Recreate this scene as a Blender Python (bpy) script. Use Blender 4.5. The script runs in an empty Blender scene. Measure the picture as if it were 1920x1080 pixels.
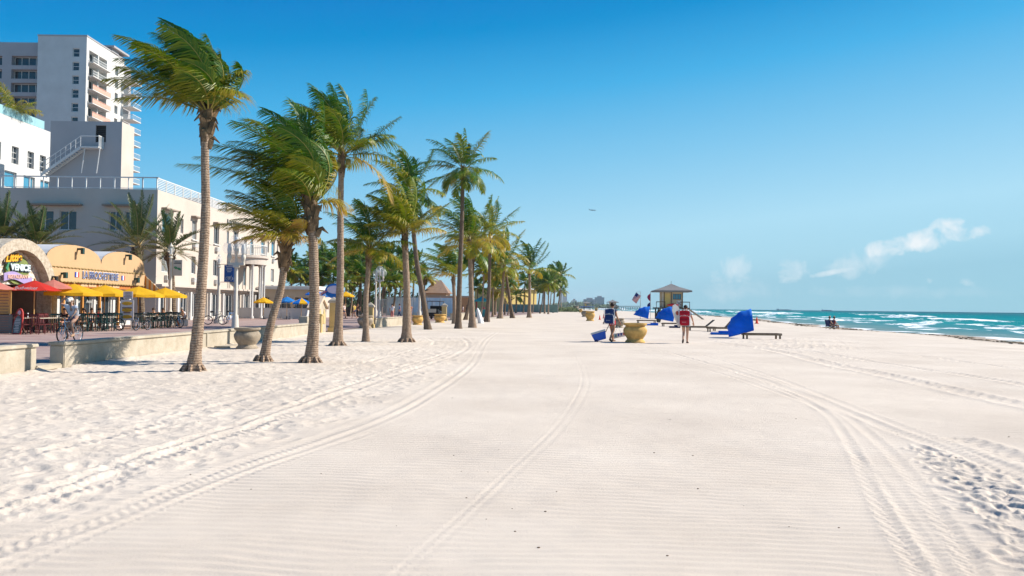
import bpy, bmesh, math, random
import numpy as np
from mathutils import Vector, Matrix, Euler
random.seed(7)
SC = bpy.context.scene
COL = SC.collection
R = math.radians
PI = math.pi
F = 1495.0
HC = 1.6
PITCH = math.atan(35 / F)
ROLL = math.atan(.0114)
RM = Euler((R(90) + PITCH, 0, 0)).to_matrix() @ Matrix.Rotation(ROLL, 3, 'Z')
CAM = Vector((0, 0, HC))


def ray(px, py):
    return RM @ Vector(((px - 960) / F, -(py - 540) / F, -1))


def G(px, py, z=0.0):
    d = ray(px, py)
    return CAM + d * ((z - HC) / d.z)


def at(px, py, D):
    d = ray(px, py)
    return CAM + d * (D / d.y)


# ------------------------------------------------------------------ camera
cd = bpy.data.cameras.new('camera')
cam = bpy.data.objects.new('camera', cd)
COL.objects.link(cam)
cam.matrix_world = Matrix.Translation(CAM) @ RM.to_4x4()
cd.sensor_width = 36
cd.lens = 36 * F / 1920
cd.clip_end = 30000
cd.clip_start = .05
SC.camera = cam

# ------------------------------------------------------------------ materials
MATS = {}


def nt(name):
    m = bpy.data.materials.new(name)
    m.use_nodes = True
    n = m.node_tree
    return m, n.nodes, n.links, n.nodes['Principled BSDF']


def mat(name, col, rough=.8, var=.12, scale=3., bump=0., bscale=None, metal=0., spec=.3, dirt=None, coat=0.):
    """procedural material: noise-varied colour, optional bump and dirt colour"""
    if name in MATS:
        return MATS[name]
    m, N, L, b = nt(name)
    tc = N.new('ShaderNodeTexCoord')
    no = N.new('ShaderNodeTexNoise')
    no.inputs['Scale'].default_value = scale
    no.inputs['Detail'].default_value = 7
    no.inputs['Roughness'].default_value = .62
    L.new(tc.outputs['Object'], no.inputs['Vector'])
    rp = N.new('ShaderNodeValToRGB')
    rp.color_ramp.elements[0].position = .3
    rp.color_ramp.elements[1].position = .7
    lo = [max(0, c * (1 - var)) for c in col]
    if dirt:
        lo = list(dirt)
    hi = [min(1, c * (1 + var * .6)) for c in col]
    rp.color_ramp.elements[0].color = (*lo, 1)
    rp.color_ramp.elements[1].color = (*hi, 1)
    L.new(no.outputs['Fac'], rp.inputs['Fac'])
    L.new(rp.outputs['Color'], b.inputs['Base Color'])
    b.inputs['Roughness'].default_value = rough
    b.inputs['Metallic'].default_value = metal
    b.inputs['Specular IOR Level'].default_value = spec
    if coat:
        b.inputs['Coat Weight'].default_value = coat
    if bump:
        n2 = N.new('ShaderNodeTexNoise')
        n2.inputs['Scale'].default_value = bscale or scale * 8
        n2.inputs['Detail'].default_value = 5
        L.new(tc.outputs['Object'], n2.inputs['Vector'])
        bp = N.new('ShaderNodeBump')
        bp.inputs['Strength'].default_value = bump
        bp.inputs['Distance'].default_value = .03
        L.new(n2.outputs['Fac'], bp.inputs['Height'])
        L.new(bp.outputs['Normal'], b.inputs['Normal'])
    MATS[name] = m
    return m


# ------------------------------------------------------------------ mesh builder
class MB:
    def __init__(s, M=None):
        s.v = []
        s.f = []
        s.mi = []
        s.M = M or Matrix()
        s.cur = 0

    def add(s, vs, fs, M=None):
        T = s.M @ M if M is not None else s.M
        n = len(s.v)
        s.v += [tuple(T @ Vector(v)) for v in vs]
        s.f += [tuple(i + n for i in f) for f in fs]
        s.mi += [s.cur] * len(fs)
        return s

    def box(s, c, d, rz=0., M=None, bev=0.):
        x, y, z = d[0] / 2, d[1] / 2, d[2] / 2
        T = Matrix.Translation(c)
        if rz:
            T = T @ Matrix.Rotation(rz, 4, 'Z')
        if M is not None:
            T = T @ M
        if not bev:
            vs = [(a * x, b * y, e * z) for e in (-1, 1) for b in (-1, 1) for a in (-1, 1)]
            return s.add(vs, [(0, 2, 3, 1), (4, 5, 7, 6), (0, 1, 5, 4), (2, 6, 7, 3), (0, 4, 6, 2), (1, 3, 7, 5)], T)
        bm = bmesh.new()
        bmesh.ops.create_cube(bm, size=1)
        for v in bm.verts:
            v.co = (v.co.x * 2 * x, v.co.y * 2 * y, v.co.z * 2 * z)
        bmesh.ops.bevel(bm, geom=bm.edges[:], offset=bev, segments=2, affect='EDGES')
        bm.verts.index_update()
        s.add([v.co[:] for v in bm.verts], [[v.index for v in f.verts] for f in bm.faces], T)
        bm.free()
        return s

    def tube(s, pts, rad, n=8, cap=True):
        pts = [Vector(p) for p in pts]
        if not isinstance(rad, (list, tuple)):
            rad = [rad] * len(pts)
        vs, fs = [], []
        px = None
        for i, p in enumerate(pts):
            t = (pts[min(i + 1, len(pts) - 1)] - pts[max(i - 1, 0)]).normalized()
            if px is None:
                px = t.orthogonal().normalized()
            px = (px - t * px.dot(t)).normalized()
            py = t.cross(px)
            for k in range(n):
                a = 2 * PI * k / n
                vs.append(p + (px * math.cos(a) + py * math.sin(a)) * rad[i])
        for i in range(len(pts) - 1):
            for k in range(n):
                a, b = i * n + k, i * n + (k + 1) % n
                fs.append((a, b, b + n, a + n))
        if cap:
            fs.append(tuple(range(n - 1, -1, -1)))
            fs.append(tuple(range((len(pts) - 1) * n, len(pts) * n)))
        return s.add(vs, fs)

    def bar(s, a, b, r, n=6):
        return s.tube([a, b], r, n)

    def lathe(s, prof, c=(0, 0, 0), n=24, a0=0., a1=2 * PI, M=None):
        full = abs(a1 - a0 - 2 * PI) < 1e-4
        m = n if full else n + 1
        vs, fs = [], []
        for r, z in prof:
            for k in range(m):
                a = a0 + (a1 - a0) * k / n
                vs.append((r * math.cos(a), r * math.sin(a), z))
        for i in range(len(prof) - 1):
            for k in range(n):
                a, b = i * m + k, i * m + (k + 1) % m
                fs.append((a, b, b + m, a + m))
        T = Matrix.Translation(c)
        return s.add(vs, fs, T @ M if M is not None else T)

    def ell(s, c, r, n=12, m=8, M=None):
        vs, fs = [(0, 0, -1)], []
        for i in range(1, m):
            t = -PI / 2 + PI * i / m
            for k in range(n):
                a = 2 * PI * k / n
                vs.append((math.cos(t) * math.cos(a), math.cos(t) * math.sin(a), math.sin(t)))
        vs.append((0, 0, 1))
        for k in range(n):
            fs.append((0, 1 + (k + 1) % n, 1 + k))
            e = len(vs) - 1
            o = 1 + (m - 2) * n
            fs.append((e, o + k, o + (k + 1) % n))
        for i in range(m - 2):
            for k in range(n):
                a, b = 1 + i * n + k, 1 + i * n + (k + 1) % n
                fs.append((a, b, b + n, a + n))
        T = Matrix.Translation(c)
        if M is not None:
            T = T @ M
        return s.add([(x * r[0], y * r[1], z * r[2]) for x, y, z in vs], fs, T)

    def prism(s, poly, d0, d1, M=None):
        """2-D polygon (x,z) extruded along y from d0 to d1"""
        n = len(poly)
        vs = [(x, d0, z) for x, z in poly] + [(x, d1, z) for x, z in poly]
        fs = [tuple(range(n)), tuple(range(2 * n - 1, n - 1, -1))]
        fs += [(i, i + n, (i + 1) % n + n, (i + 1) % n) for i in range(n)]
        return s.add(vs, fs, M)

    def holes(s, W, H, rects, depth, M=None):
        """wall face in local XZ (x 0..W, z 0..H, facing -y) with recessed openings"""
        xs = sorted({0, W, *[r[0] for r in rects], *[r[1] for r in rects]})
        zs = sorted({0, H, *[r[2] for r in rects], *[r[3] for r in rects]})
        vs, fs = [], []
        for i in range(len(xs) - 1):
            for j in range(len(zs) - 1):
                cx, cz = (xs[i] + xs[i + 1]) / 2, (zs[j] + zs[j + 1]) / 2
                if any(r[0] < cx < r[1] and r[2] < cz < r[3] for r in rects):
                    continue
                n = len(vs)
                vs += [(xs[i], 0, zs[j]), (xs[i + 1], 0, zs[j]), (xs[i + 1], 0, zs[j + 1]), (xs[i], 0, zs[j + 1])]
                fs.append((n, n + 1, n + 2, n + 3))
        for a, b, c, d in [r[:4] for r in rects]:
            n = len(vs)
            vs += [(a, 0, c), (b, 0, c), (b, 0, d), (a, 0, d), (a, depth, c), (b, depth, c), (b, depth, d), (a, depth, d)]
            fs += [(n, n + 4, n + 5, n + 1), (n + 1, n + 5, n + 6, n + 2), (n + 2, n + 6, n + 7, n + 3), (n + 3, n + 7, n + 4, n), (n + 4, n + 7, n + 6, n + 5)]
        return s.add(vs, fs, M)

    def build(s, name, m, parent=None, smooth=False, loc=None):
        me = bpy.data.meshes.new(name)
        me.from_pydata(s.v, [], s.f)
        ms = m if isinstance(m, (list, tuple)) else [m]
        for q in ms:
            me.materials.append(q)
        if len(ms) > 1:
            me.polygons.foreach_set('material_index', s.mi)
        if smooth:
            me.polygons.foreach_set('use_smooth', [True] * len(s.f))
            me.set_sharp_from_angle(angle=R(40))
        me.update()
        o = bpy.data.objects.new(name, me)
        COL.objects.link(o)
        if parent:
            o.parent = parent
        if loc is not None:
            o.location = loc
        return o


def tag(o, label=None, cat=None, group=None, kind=None):
    if label:
        o['label'] = label
    if cat:
        o['category'] = cat
    if group:
        o['group'] = group
    if kind:
        o['kind'] = kind
    return o


def thing(name, label, cat, loc=(0, 0, 0), rz=0., group=None):
    o = bpy.data.objects.new(name, None)
    COL.objects.link(o)
    o.location = loc
    o.rotation_euler = (0, 0, rz)
    o.empty_display_size = .2
    return tag(o, label, cat, group)


def copy_tree(o, parent=None):
    c = o.copy()
    COL.objects.link(c)
    if parent:
        c.parent = parent
    for ch in list(o.children):
        copy_tree(ch, c)
    return c


def again(root, label, loc, rz=0., group=None, scale=None):
    c = copy_tree(root)
    c.location = loc
    c.rotation_euler = (0, 0, rz)
    c['label'] = label
    if group:
        c['group'] = group
    if scale:
        c.scale = (scale,) * 3
    return c


def text(parent, s, size, M, m, name='lettering', ext=.01, sx=1., shear=0., bold=0.):
    cu = bpy.data.curves.new(name, 'FONT')
    cu.body = s
    cu.size = size
    cu.align_x = 'CENTER'
    cu.align_y = 'CENTER'
    cu.extrude = ext
    cu.shear = shear
    cu.offset = bold
    cu.materials.append(m)
    o = bpy.data.objects.new(name, cu)
    COL.objects.link(o)
    o.parent = parent
    o.matrix_local = M @ Matrix.Diagonal((sx, 1, 1, 1))
    return o


def face_x(p):      # text matrix: reads along +y, faces +x
    return Matrix.Translation(p) @ Matrix(((0, 0, 1, 0), (1, 0, 0, 0), (0, 1, 0, 0), (0, 0, 0, 1)))


def face_cam(p, rz=0.):
    return Matrix.Translation(p) @ Matrix.Rotation(rz, 4, 'Z') @ Matrix.Rotation(R(90), 4, 'X')


ORD = ['first', 'second', 'third', 'fourth', 'fifth', 'sixth', 'seventh', 'eighth', 'ninth', 'tenth', 'eleventh', 'twelfth',
       'thirteenth', 'fourteenth', 'fifteenth', 'sixteenth', 'seventeenth', 'eighteenth', 'nineteenth', 'twentieth']

# ------------------------------------------------------------------ light, sky
EL, AZ = R(38), R(15)          # sun from the sea side (+x), a little ahead of the camera
SUN = Vector((math.cos(EL) * math.cos(AZ), math.cos(EL) * math.sin(AZ), math.sin(EL)))
ld = bpy.data.lights.new('sun', 'SUN')
ld.energy = 4.9
ld.angle = R(.53)
ld.color = (1, .94, .85)
lo = bpy.data.objects.new('sun', ld)
COL.objects.link(lo)
lo.rotation_euler = (-SUN).to_track_quat('-Z', 'Y').to_euler()
lo.location = (40, 10, 60)

w = bpy.data.worlds.new('World')
SC.world = w
w.use_nodes = True
N, L = w.node_tree.nodes, w.node_tree.links
bg = N['Background']
sky = N.new('ShaderNodeTexSky')
sky.sky_type = 'NISHITA'
sky.sun_disc = False
sky.sun_elevation = EL
sky.sun_rotation = R(90) - AZ
sky.altitude = 0
sky.air_density = 1.0
sky.dust_density = .3
sky.ozone_density = 2.0
hs = N.new('ShaderNodeHueSaturation')
hs.inputs['Saturation'].default_value = 1.12
tn = N.new('ShaderNodeMix')
tn.data_type = 'RGBA'
tn.blend_type = 'MULTIPLY'
tn.inputs[0].default_value = 1
tn.inputs[7].default_value = (.2, .85, 1.2, 1)
L.new(sky.outputs[0], tn.inputs[6])
L.new(tn.outputs[2], hs.inputs['Color'])
# small clouds low over the sea, in sky directions (azimuth, elevation)
tc = N.new('ShaderNodeTexCoord')
nrm = N.new('ShaderNodeVectorMath')
nrm.operation = 'NORMALIZE'
L.new(tc.outputs['Generated'], nrm.inputs[0])
cn = N.new('ShaderNodeTexNoise')
cn.inputs['Scale'].default_value = 34
cn.inputs['Detail'].default_value = 9
cn.inputs['Roughness'].default_value = .6
cn.inputs['Distortion'].default_value = .3
L.new(nrm.outputs[0], cn.inputs['Vector'])


def wmath(op, a, b=None, clamp=False):
    q = N.new('ShaderNodeMath')
    q.operation = op
    q.use_clamp = clamp
    for i, v in enumerate((a, b)):
        if v is None:
            continue
        if isinstance(v, (int, float)):
            q.inputs[i].default_value = v
        else:
            L.new(v, q.inputs[i])
    return q.outputs[0]


spz = N.new('ShaderNodeSeparateXYZ')
L.new(nrm.outputs[0], spz.inputs[0])
hr = N.new('ShaderNodeValToRGB')
KS = .1648
for p, v in ((0, (.33, .59, .73)), (.03, (.39, .67, .81)), (.08, (.43, .73, .89)), (.18, (.225, .58, .85)), (.272, (.06, .435, .80)), (.35, (0, .283, .655)), (.41, (0, .21, .60)), (1, (0, .10, .40))):
    e = hr.color_ramp.elements.new(p) if p not in (0, 1) else hr.color_ramp.elements[-int(p)]
    e.color = (*v, 1)
L.new(wmath('ADD', wmath('MULTIPLY', spz.outputs['Z'], 1.05), wmath('MULTIPLY', spz.outputs['X'], -.11), True), hr.inputs['Fac'])
hv = N.new('ShaderNodeVectorMath')
hv.operation = 'SCALE'
hv.inputs['Scale'].default_value = 1 / KS
L.new(hr.outputs['Color'], hv.inputs[0])
hz = N.new('ShaderNodeMix')
hz.data_type = 'RGBA'
hz.inputs[0].default_value = .96
L.new(hs.outputs[0], hz.inputs[6])
L.new(hv.outputs[0], hz.inputs[7])
cloud = None
for px, py, rx, ry, ang, amp in ((1715, 455, 100, 20, -13, 1.1), (1782, 425, 28, 26, -45, 1.25), (1620, 492, 55, 26, -18, .5), (1575, 508, 45, 6, -12, .62),
                                 (1372, 508, 50, 34, -8, .62), (1478, 508, 24, 30, 75, .72), (1745, 527, 9, 7, 20, .55), (1815, 528, 14, 9, 20, .55), (1385, 545, 70, 22, 0, .22), (1700, 548, 160, 14, 0, .16)):
    c = ray(px, py).normalized()
    e1 = (RM @ Vector((math.cos(R(ang)), -math.sin(R(ang)), 0)))
    e2 = (RM @ Vector((math.sin(R(ang)), math.cos(R(ang)), 0)))
    sub = N.new('ShaderNodeVectorMath')
    sub.operation = 'SUBTRACT'
    L.new(nrm.outputs[0], sub.inputs[0])
    sub.inputs[1].default_value = c
    tot = None
    for e, r_ in ((e1, rx / F), (e2, ry / F)):
        dt = N.new('ShaderNodeVectorMath')
        dt.operation = 'DOT_PRODUCT'
        L.new(sub.outputs[0], dt.inputs[0])
        dt.inputs[1].default_value = e
        q = wmath('DIVIDE', dt.outputs['Value'], r_)
        q = wmath('MULTIPLY', q, q)
        tot = q if tot is None else wmath('ADD', tot, q)
    m_ = wmath('SUBTRACT', 1, tot)
    m_ = wmath('MULTIPLY', wmath('MAXIMUM', m_, -1.4), .6)
    m_ = wmath('ADD', m_, wmath('MULTIPLY', wmath('SUBTRACT', cn.outputs['Fac'], .54), 2.5))
    m_ = wmath('MULTIPLY', m_, amp * 1.35, True)
    cloud = m_ if cloud is None else wmath('MAXIMUM', cloud, m_)
mx = N.new('ShaderNodeMix')
mx.data_type = 'RGBA'
L.new(wmath('MULTIPLY', cloud, .92), mx.inputs[0])
L.new(hz.outputs[2], mx.inputs[6])
mx.inputs[7].default_value = (5.5, 5.75, 5.9, 1)
L.new(mx.outputs[2], bg.inputs['Color'])
bg.inputs['Strength'].default_value = .105
SC.view_settings.view_transform = 'Standard'
SC.view_settings.look = 'None'
SC.view_settings.exposure = .65
SC.cycles.max_bounces = 8
SC.cycles.transparent_max_bounces = 12
SC.cycles.caustics_reflective = False
SC.cycles.caustics_refractive = False

# ------------------------------------------------------------------ ground heights
SEA = -.3
SHX = np.array([28, 32.6, 38, 50, 55.7, 75, 120, 300], float)
SHY = np.array([15, 50.7, 105, 167, 245, 600, 1500, 4500], float)


def shore(y):
    y = np.asarray(y, float)
    return np.interp(y, SHY, SHX) + .8 * np.sin(y * .13) + .5 * np.sin(y * .31 + 1)


rng = np.random.default_rng(5)
LAT = rng.random((256, 256))


def vn(x, y, sc, off=0):
    """smooth value noise 0..1"""
    x = np.asarray(x) / sc + off * 17.3
    y = np.asarray(y) / sc + off * 9.1
    i, j = np.floor(x).astype(int), np.floor(y).astype(int)
    u, v = x - i, y - j
    u, v = u * u * (3 - 2 * u), v * v * (3 - 2 * v)
    a, b = LAT[i % 256, j % 256], LAT[(i + 1) % 256, j % 256]
    c, d = LAT[i % 256, (j + 1) % 256], LAT[(i + 1) % 256, (j + 1) % 256]
    return (a * (1 - u) + b * u) * (1 - v) + (c * (1 - u) + d * u) * v


def ss(a, b, x):
    t = np.clip((np.asarray(x, float) - a) / (b - a), 0, 1)
    return t * t * (3 - 2 * t)


def wpoly(pts):
    return np.array([G(*p)[:2] for p in pts])


def smooth_line(P, step):
    """Catmull-Rom through world points, resampled evenly"""
    P = np.vstack([2 * P[0] - P[1], P, 2 * P[-1] - P[-2]])
    out = []
    for i in range(1, len(P) - 2):
        t = np.linspace(0, 1, 60, endpoint=False)[:, None]
        p0, p1, p2, p3 = P[i - 1], P[i], P[i + 1], P[i + 2]
        out.append(.5 * (2 * p1 + (p2 - p0) * t + (2 * p0 - 5 * p1 + 4 * p2 - p3) * t ** 2 + (3 * p1 - p0 - 3 * p2 + p3) * t ** 3))
    Q = np.vstack(out + [P[-2:-1]])
    d = np.r_[0, np.cumsum(np.hypot(*np.diff(Q, axis=0).T))]
    s = np.arange(0, d[-1], step)
    return np.c_[np.interp(s, d, Q[:, 0]), np.interp(s, d, Q[:, 1])], s


T_EDGE = [(-60, 1062), (0, 1030), (200, 968), (425, 880), (600, 822), (750, 763), (850, 703), (890, 668), (915, 632), (960, 606)]
T_2 = [(-40, 982), (0, 967), (175, 905), (320, 850), (475, 800), (625, 745), (750, 700), (850, 667), (880, 648), (868, 636), (840, 632)]
T_3 = [(-40, 884), (0, 870), (150, 830), (350, 775), (550, 720), (700, 676), (790, 652), (816, 642), (800, 633)]
T_MID = [(720, 1100), (760, 1062), (840, 990), (960, 880), (1050, 790), (1090, 725), (1088, 690), (1068, 652), (1050, 630)]
T_MID2 = [(0, 1078), (110, 1032), (350, 935), (520, 872), (700, 812)]
T_R = [(1180, 640), (1210, 650), (1310, 675), (1410, 705), (1510, 740), (1560, 760), (1610, 780), (1685, 810), (1760, 835), (1835, 865), (1920, 900), (1990, 930), (2300, 1075)]
T_R2 = [(1240, 655), (1330, 682), (1430, 715), (1535, 765), (1585, 815), (1620, 880), (1660, 960), (1710, 1040), (1740, 1090)]
T_R3 = [(1450, 720), (1560, 765), (1635, 815), (1700, 880), (1760, 960), (1810, 1030), (1850, 1095)]
T_FAR = [(1330, 640), (1440, 655), (1560, 682), (1685, 708), (1810, 735), (1920, 758), (1990, 772), (2500, 872)]
T_FAR2 = [(1380, 640), (1510, 657), (1680, 684), (1920, 722), (1990, 734), (2500, 816)]
T_FAR3 = [(1560, 650), (1700, 664), (1920, 692), (1990, 702), (2500, 775)]
T_FAR4 = [(1790, 820), (1850, 838), (1920, 862), (1980, 880), (2400, 1010)]

CELL = .02
GX0, GY0, NX, NY = -12.0, 3.0, 2100, 2900
Hm = np.zeros((NX, NY))


def stamp_line(pts, prof, w, tread=0., per=.12, amp=.0, fade=None):
    """add a cross profile along a world polyline to the sand height map"""
    Q, s = smooth_line(wpoly(pts), CELL * .7)
    t = np.gradient(Q, axis=0)
    t /= np.maximum(1e-6, np.hypot(t[:, 0], t[:, 1]))[:, None]
    n = np.c_[-t[:, 1], t[:, 0]]
    off = np.arange(-w, w + 1e-6, CELL * .7)
    X = Q[:, 0, None] + n[:, 0, None] * off
    Y = Q[:, 1, None] + n[:, 1, None] * off
    z = np.tile(prof(off), (len(s), 1))
    if tread:
        ph = np.sin(2 * PI * (s[:, None] / per + np.sign(off) * .25 + np.abs(off) / per * .8))
        z = z + tread * np.clip(ph * 2, -1, 1) * (np.abs(off) < w * .55)
    z = z * (.55 + .9 * vn(X, Y, .9, 3))
    i = ((X - GX0) / CELL).astype(int)
    j = ((Y - GY0) / CELL).astype(int)
    ok = (i >= 0) & (i < NX) & (j >= 0) & (j < NY)
    A = np.zeros_like(Hm)
    W = np.zeros_like(Hm)
    np.add.at(A, (i[ok], j[ok]), z[ok])
    np.add.at(W, (i[ok], j[ok]), 1)
    k = W > 0
    Hm[k] += A[k] / W[k]


def groove(d, w):
    return lambda o: -d * np.exp(-(o / w) ** 2 * 1.2) + .75 * d * (np.exp(-((o - 1.7 * w) / (.6 * w)) ** 2) + np.exp(-((o + 1.7 * w) / (.6 * w)) ** 2))


stamp_line(T_EDGE, groove(.007, .08), .27, .0035, .11)
stamp_line([(x, y + 12) if y > 660 else (x + 8, y) for x, y in T_EDGE], groove(.010, .06), .2)
stamp_line(T_2, groove(.015, .085), .32, .008, .15)
stamp_line([(x, y - 9 - (y - 640) * .03) for x, y in T_2[:8]], groove(.016, .07), .25, .006, .1)
stamp_line(T_3, groove(.011, .09), .32, .006, .16)
stamp_line(T_MID, groove(.003, .025), .08, .0018, .07)
stamp_line([(x + 12, y + 6) for x, y in T_MID], groove(.0018, .03), .1)
stamp_line(T_MID2, groove(.004, .04), .14, .002, .09)
stamp_line(T_R, groove(.011, .08), .28, .005, .14)
stamp_line([(x + 3, y - 11) for x, y in T_R], groove(.007, .07), .25, .004, .14)
stamp_line([(x - 12, y + 10) for x, y in T_R[:6]], groove(.007, .06), .2, .004, .12)
stamp_line(T_R2, groove(.006, .05), .17, .0045, .09)
stamp_line(T_R3, groove(.006, .055), .18, .0045, .09)
stamp_line([(x - 55, y + 10) for x, y in T_R3[2:]], groove(.003, .04), .13, .002, .1)
stamp_line(T_FAR, groove(.035, .2), .6, .014, .4)
stamp_line(T_FAR2, groove(.02, .14), .45, .01, .3)
stamp_line(T_FAR3, groove(.022, .16), .45, .01, .3)
stamp_line(T_FAR4, groove(.03, .15), .45, .01, .3)

# where people have walked: left of the lane edge and the pocket at the lower right
EQ, _ = smooth_line(wpoly(T_EDGE), .1)
RQ, _ = smooth_line(wpoly(T_R3), .1)
RT, _ = smooth_line(wpoly(T_R), .1)


def rough_mask(x, y):
    ex = np.interp(y, EQ[:, 1], EQ[:, 0])
    left = ss(.0, .9, ex - x) * (y < 60)
    oq = np.argsort(RQ[:, 1])
    rl = np.interp(y, RQ[oq, 1], RQ[oq, 0], left=4, right=99)
    o = np.argsort(RT[:, 1])
    rr = np.interp(y, RT[o, 1], RT[o, 0], left=60)
    pocket = ss(.15, .5, x - rl) * ss(.0, .4, rr - x) * (y < 9.6)
    return left, pocket


def stamp_foot(x, y, a, L_, W_, d, rim):
    r = L_ * 1.5
    i0, i1 = int((x - r - GX0) / CELL), int((x + r - GX0) / CELL)
    j0, j1 = int((y - r - GY0) / CELL), int((y + r - GY0) / CELL)
    if i0 < 0 or j0 < 0 or i1 >= NX or j1 >= NY:
        return
    X = GX0 + np.arange(i0, i1)[:, None] * CELL - x
    Y = GY0 + np.arange(j0, j1)[None, :] * CELL - y
    u = (X * math.cos(a) + Y * math.sin(a)) / (L_ / 2)
    v = (-X * math.sin(a) + Y * math.cos(a)) / (W_ / 2)
    q = u * u + v * v
    Hm[i0:i1, j0:j1] += -d * np.exp(-(q ** 1.6) * .8) + rim * np.exp(-((np.sqrt(q) - 1.45) / .35) ** 2) * (1 + .5 * np.sign(u))


nf = 0
while nf < 5200:
    x = rng.uniform(-11.2, 12)
    y = 4 + 36 * rng.random() ** 1.3
    l, p = rough_mask(np.array(x), np.array(y))
    if rng.random() > l:
        continue
    nf += 1
    deep = .6 + .5 * vn(x, y, 3., 5)
    stamp_foot(x, y, rng.uniform(0, PI), rng.uniform(.2, .4), rng.uniform(.12, .26), rng.uniform(.006, .022) * deep, rng.uniform(.002, .007))
nf = 0
while nf < 620:
    x, y = rng.uniform(2, 9), rng.uniform(4.2, 11)
    l, p = rough_mask(np.array(x), np.array(y))
    if rng.random() > p:
        continue
    nf += 1
    stamp_foot(x, y, rng.uniform(.3, 2.8), rng.uniform(.14, .32), rng.uniform(.08, .17), rng.uniform(.01, .034), rng.uniform(.006, .014))
Qf, s_ = smooth_line(wpoly(T_FAR), .33)
for (x, y) in Qf:
    stamp_foot(x + rng.normal(0, .25), y + rng.normal(0, .3), rng.uniform(0, PI), .34, .2, .03, .012)
for k in range(260):                       # trampled patch beyond the sun lounger
    q = G(rng.uniform(1420, 1580), rng.uniform(634, 654))
    stamp_foot(q.x + rng.normal(0, .5), q.y + rng.normal(0, .8), rng.uniform(0, PI), .4, .25, .035, .014)


Hm = np.clip(Hm, -.026, .024)


def hmap(x, y):
    gx, gy = (x - GX0) / CELL, (y - GY0) / CELL
    ok = (gx > 1) & (gx < NX - 2) & (gy > 1) & (gy < NY - 2)
    gx, gy = np.clip(gx, 0, NX - 2), np.clip(gy, 0, NY - 2)
    i, j = gx.astype(int), gy.astype(int)
    u, v = gx - i, gy - j
    z = (Hm[i, j] * (1 - u) + Hm[i + 1, j] * u) * (1 - v) + (Hm[i, j + 1] * (1 - u) + Hm[i + 1, j + 1] * u) * v
    return np.where(ok, z, 0)


def sand_z(x, y):
    u = x - shore(y)
    z = -.3 * ss(-9, 0, u) - .9 * ss(0, 14, u) - 3 * ss(10, 60, u)
    left, pocket = rough_mask(x, y)
    near = ss(70, 25, y)
    lane = (1 - np.maximum(left, pocket)) * ss(16, 9, x - .15 * y)
    z += .05 * (vn(x, y, 5, 1) - .5) * ss(0, 3, x + 11) * ss(300, 60, y)
    z += .02 * (vn(x, y, 1.3, 2) - .5) * ss(-11, -10, x) * near
    # drag-mat ripples across the groomed lane
    wob = .10 * vn(x, y, .9, 7) + .05 * vn(x, y, .35, 8) + .02 * x + .25 * vn(x, y, 3.2, 9)
    z += .0042 * np.sin(2 * PI * (y + wob * 1.3) / .125) * lane * (.35 + 1.1 * vn(x, y, 1.6, 4)) * ss(26, 8, y)
    # long rake lines running with the lane
    z += .006 * (vn(x * 1.0, y, .22, 11) - .5) * lane * near
    rg = np.maximum(left, pocket * .6)
    z += rg * near * (.022 * (vn(x, y, .42, 12) - .5) + .013 * (vn(x, y, .17, 13) - .5) + .026 * (vn(x, y, 1.1, 14) - .5)) * ss(-11.2, -10.2, x)
    right = ss(6, 12, x - .1 * y) * (1 - pocket)
    z += right * near * (.014 * (vn(x * .5 + y * .1, y, .45, 15) - .5)) + right * .05 * (vn(x * .12, y, .9, 16) - .5) * ss(150, 40, y)
    z += hmap(x, y) * .72 * ss(-11.3, -10.6, x) + .09 * np.exp(-np.clip(x + 10.72, 0, 9) / .28) * (.2 + vn(x, y, .8, 21)) * (np.abs(y - 18.8) > .6) * (x > -10.72) * (y < 45)
    z = np.where(x < -10.9, np.minimum(z, .0), z)
    return z


def zs(x, y):
    return float(sand_z(np.array([x], float), np.array([y], float))[0])


def grid_obj(name, X, Y, Z, m, attrs=None):
    nr, nc = X.shape
    me = bpy.data.meshes.new(name)
    co = np.stack([X, Y, Z], -1).reshape(-1, 3).astype(np.float32)
    idx = np.arange(nr * nc).reshape(nr, nc)
    q = np.stack([idx[:-1, :-1], idx[:-1, 1:], idx[1:, 1:], idx[1:, :-1]], -1).reshape(-1, 4)
    me.vertices.add(len(co))
    me.vertices.foreach_set('co', co.ravel())
    me.loops.add(q.size)
    me.loops.foreach_set('vertex_index', q.ravel().astype(np.int32))
    me.polygons.add(len(q))
    me.polygons.foreach_set('loop_start', np.arange(0, q.size, 4, dtype=np.int32))
    me.polygons.foreach_set('use_smooth', np.ones(len(q), bool))
    me.update(calc_edges=True)
    for k, a in (attrs or {}).items():
        at_ = me.attributes.new(k, 'FLOAT', 'POINT')
        at_.data.foreach_set('value', a.ravel().astype(np.float32))
    me.materials.append(m)
    o = bpy.data.objects.new(name, me)
    COL.objects.link(o)
    return o


rows = [-12, -6, -2, 0, 1, 2, 2.6, 3.0]
y = 3.3
while y < 4000:
    rows.append(y)
    y += max(.013, y * y / 3700)
rows = np.array(rows + [4600.])
tin = np.linspace(-.72, .72, 1120)
tout = .72 + np.cumsum(np.linspace(.002, .06, 26))
tt = np.r_[-tout[::-1], tin, tout]
half = np.maximum(rows, 3.0)
X = tt[None, :] * half[:, None]
Y = np.repeat(rows[:, None], len(tt), 1)
Z = sand_z(X, Y)
L_, P_ = rough_mask(X, Y)

# sand material
m, N, L, b = nt('sand')
MATS['sand'] = m
geo = N.new('ShaderNodeNewGeometry')
a1 = N.new('ShaderNodeAttribute')
a1.attribute_name = 'rough'
a2 = N.new('ShaderNodeAttribute')
a2.attribute_name = 'wet'


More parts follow.
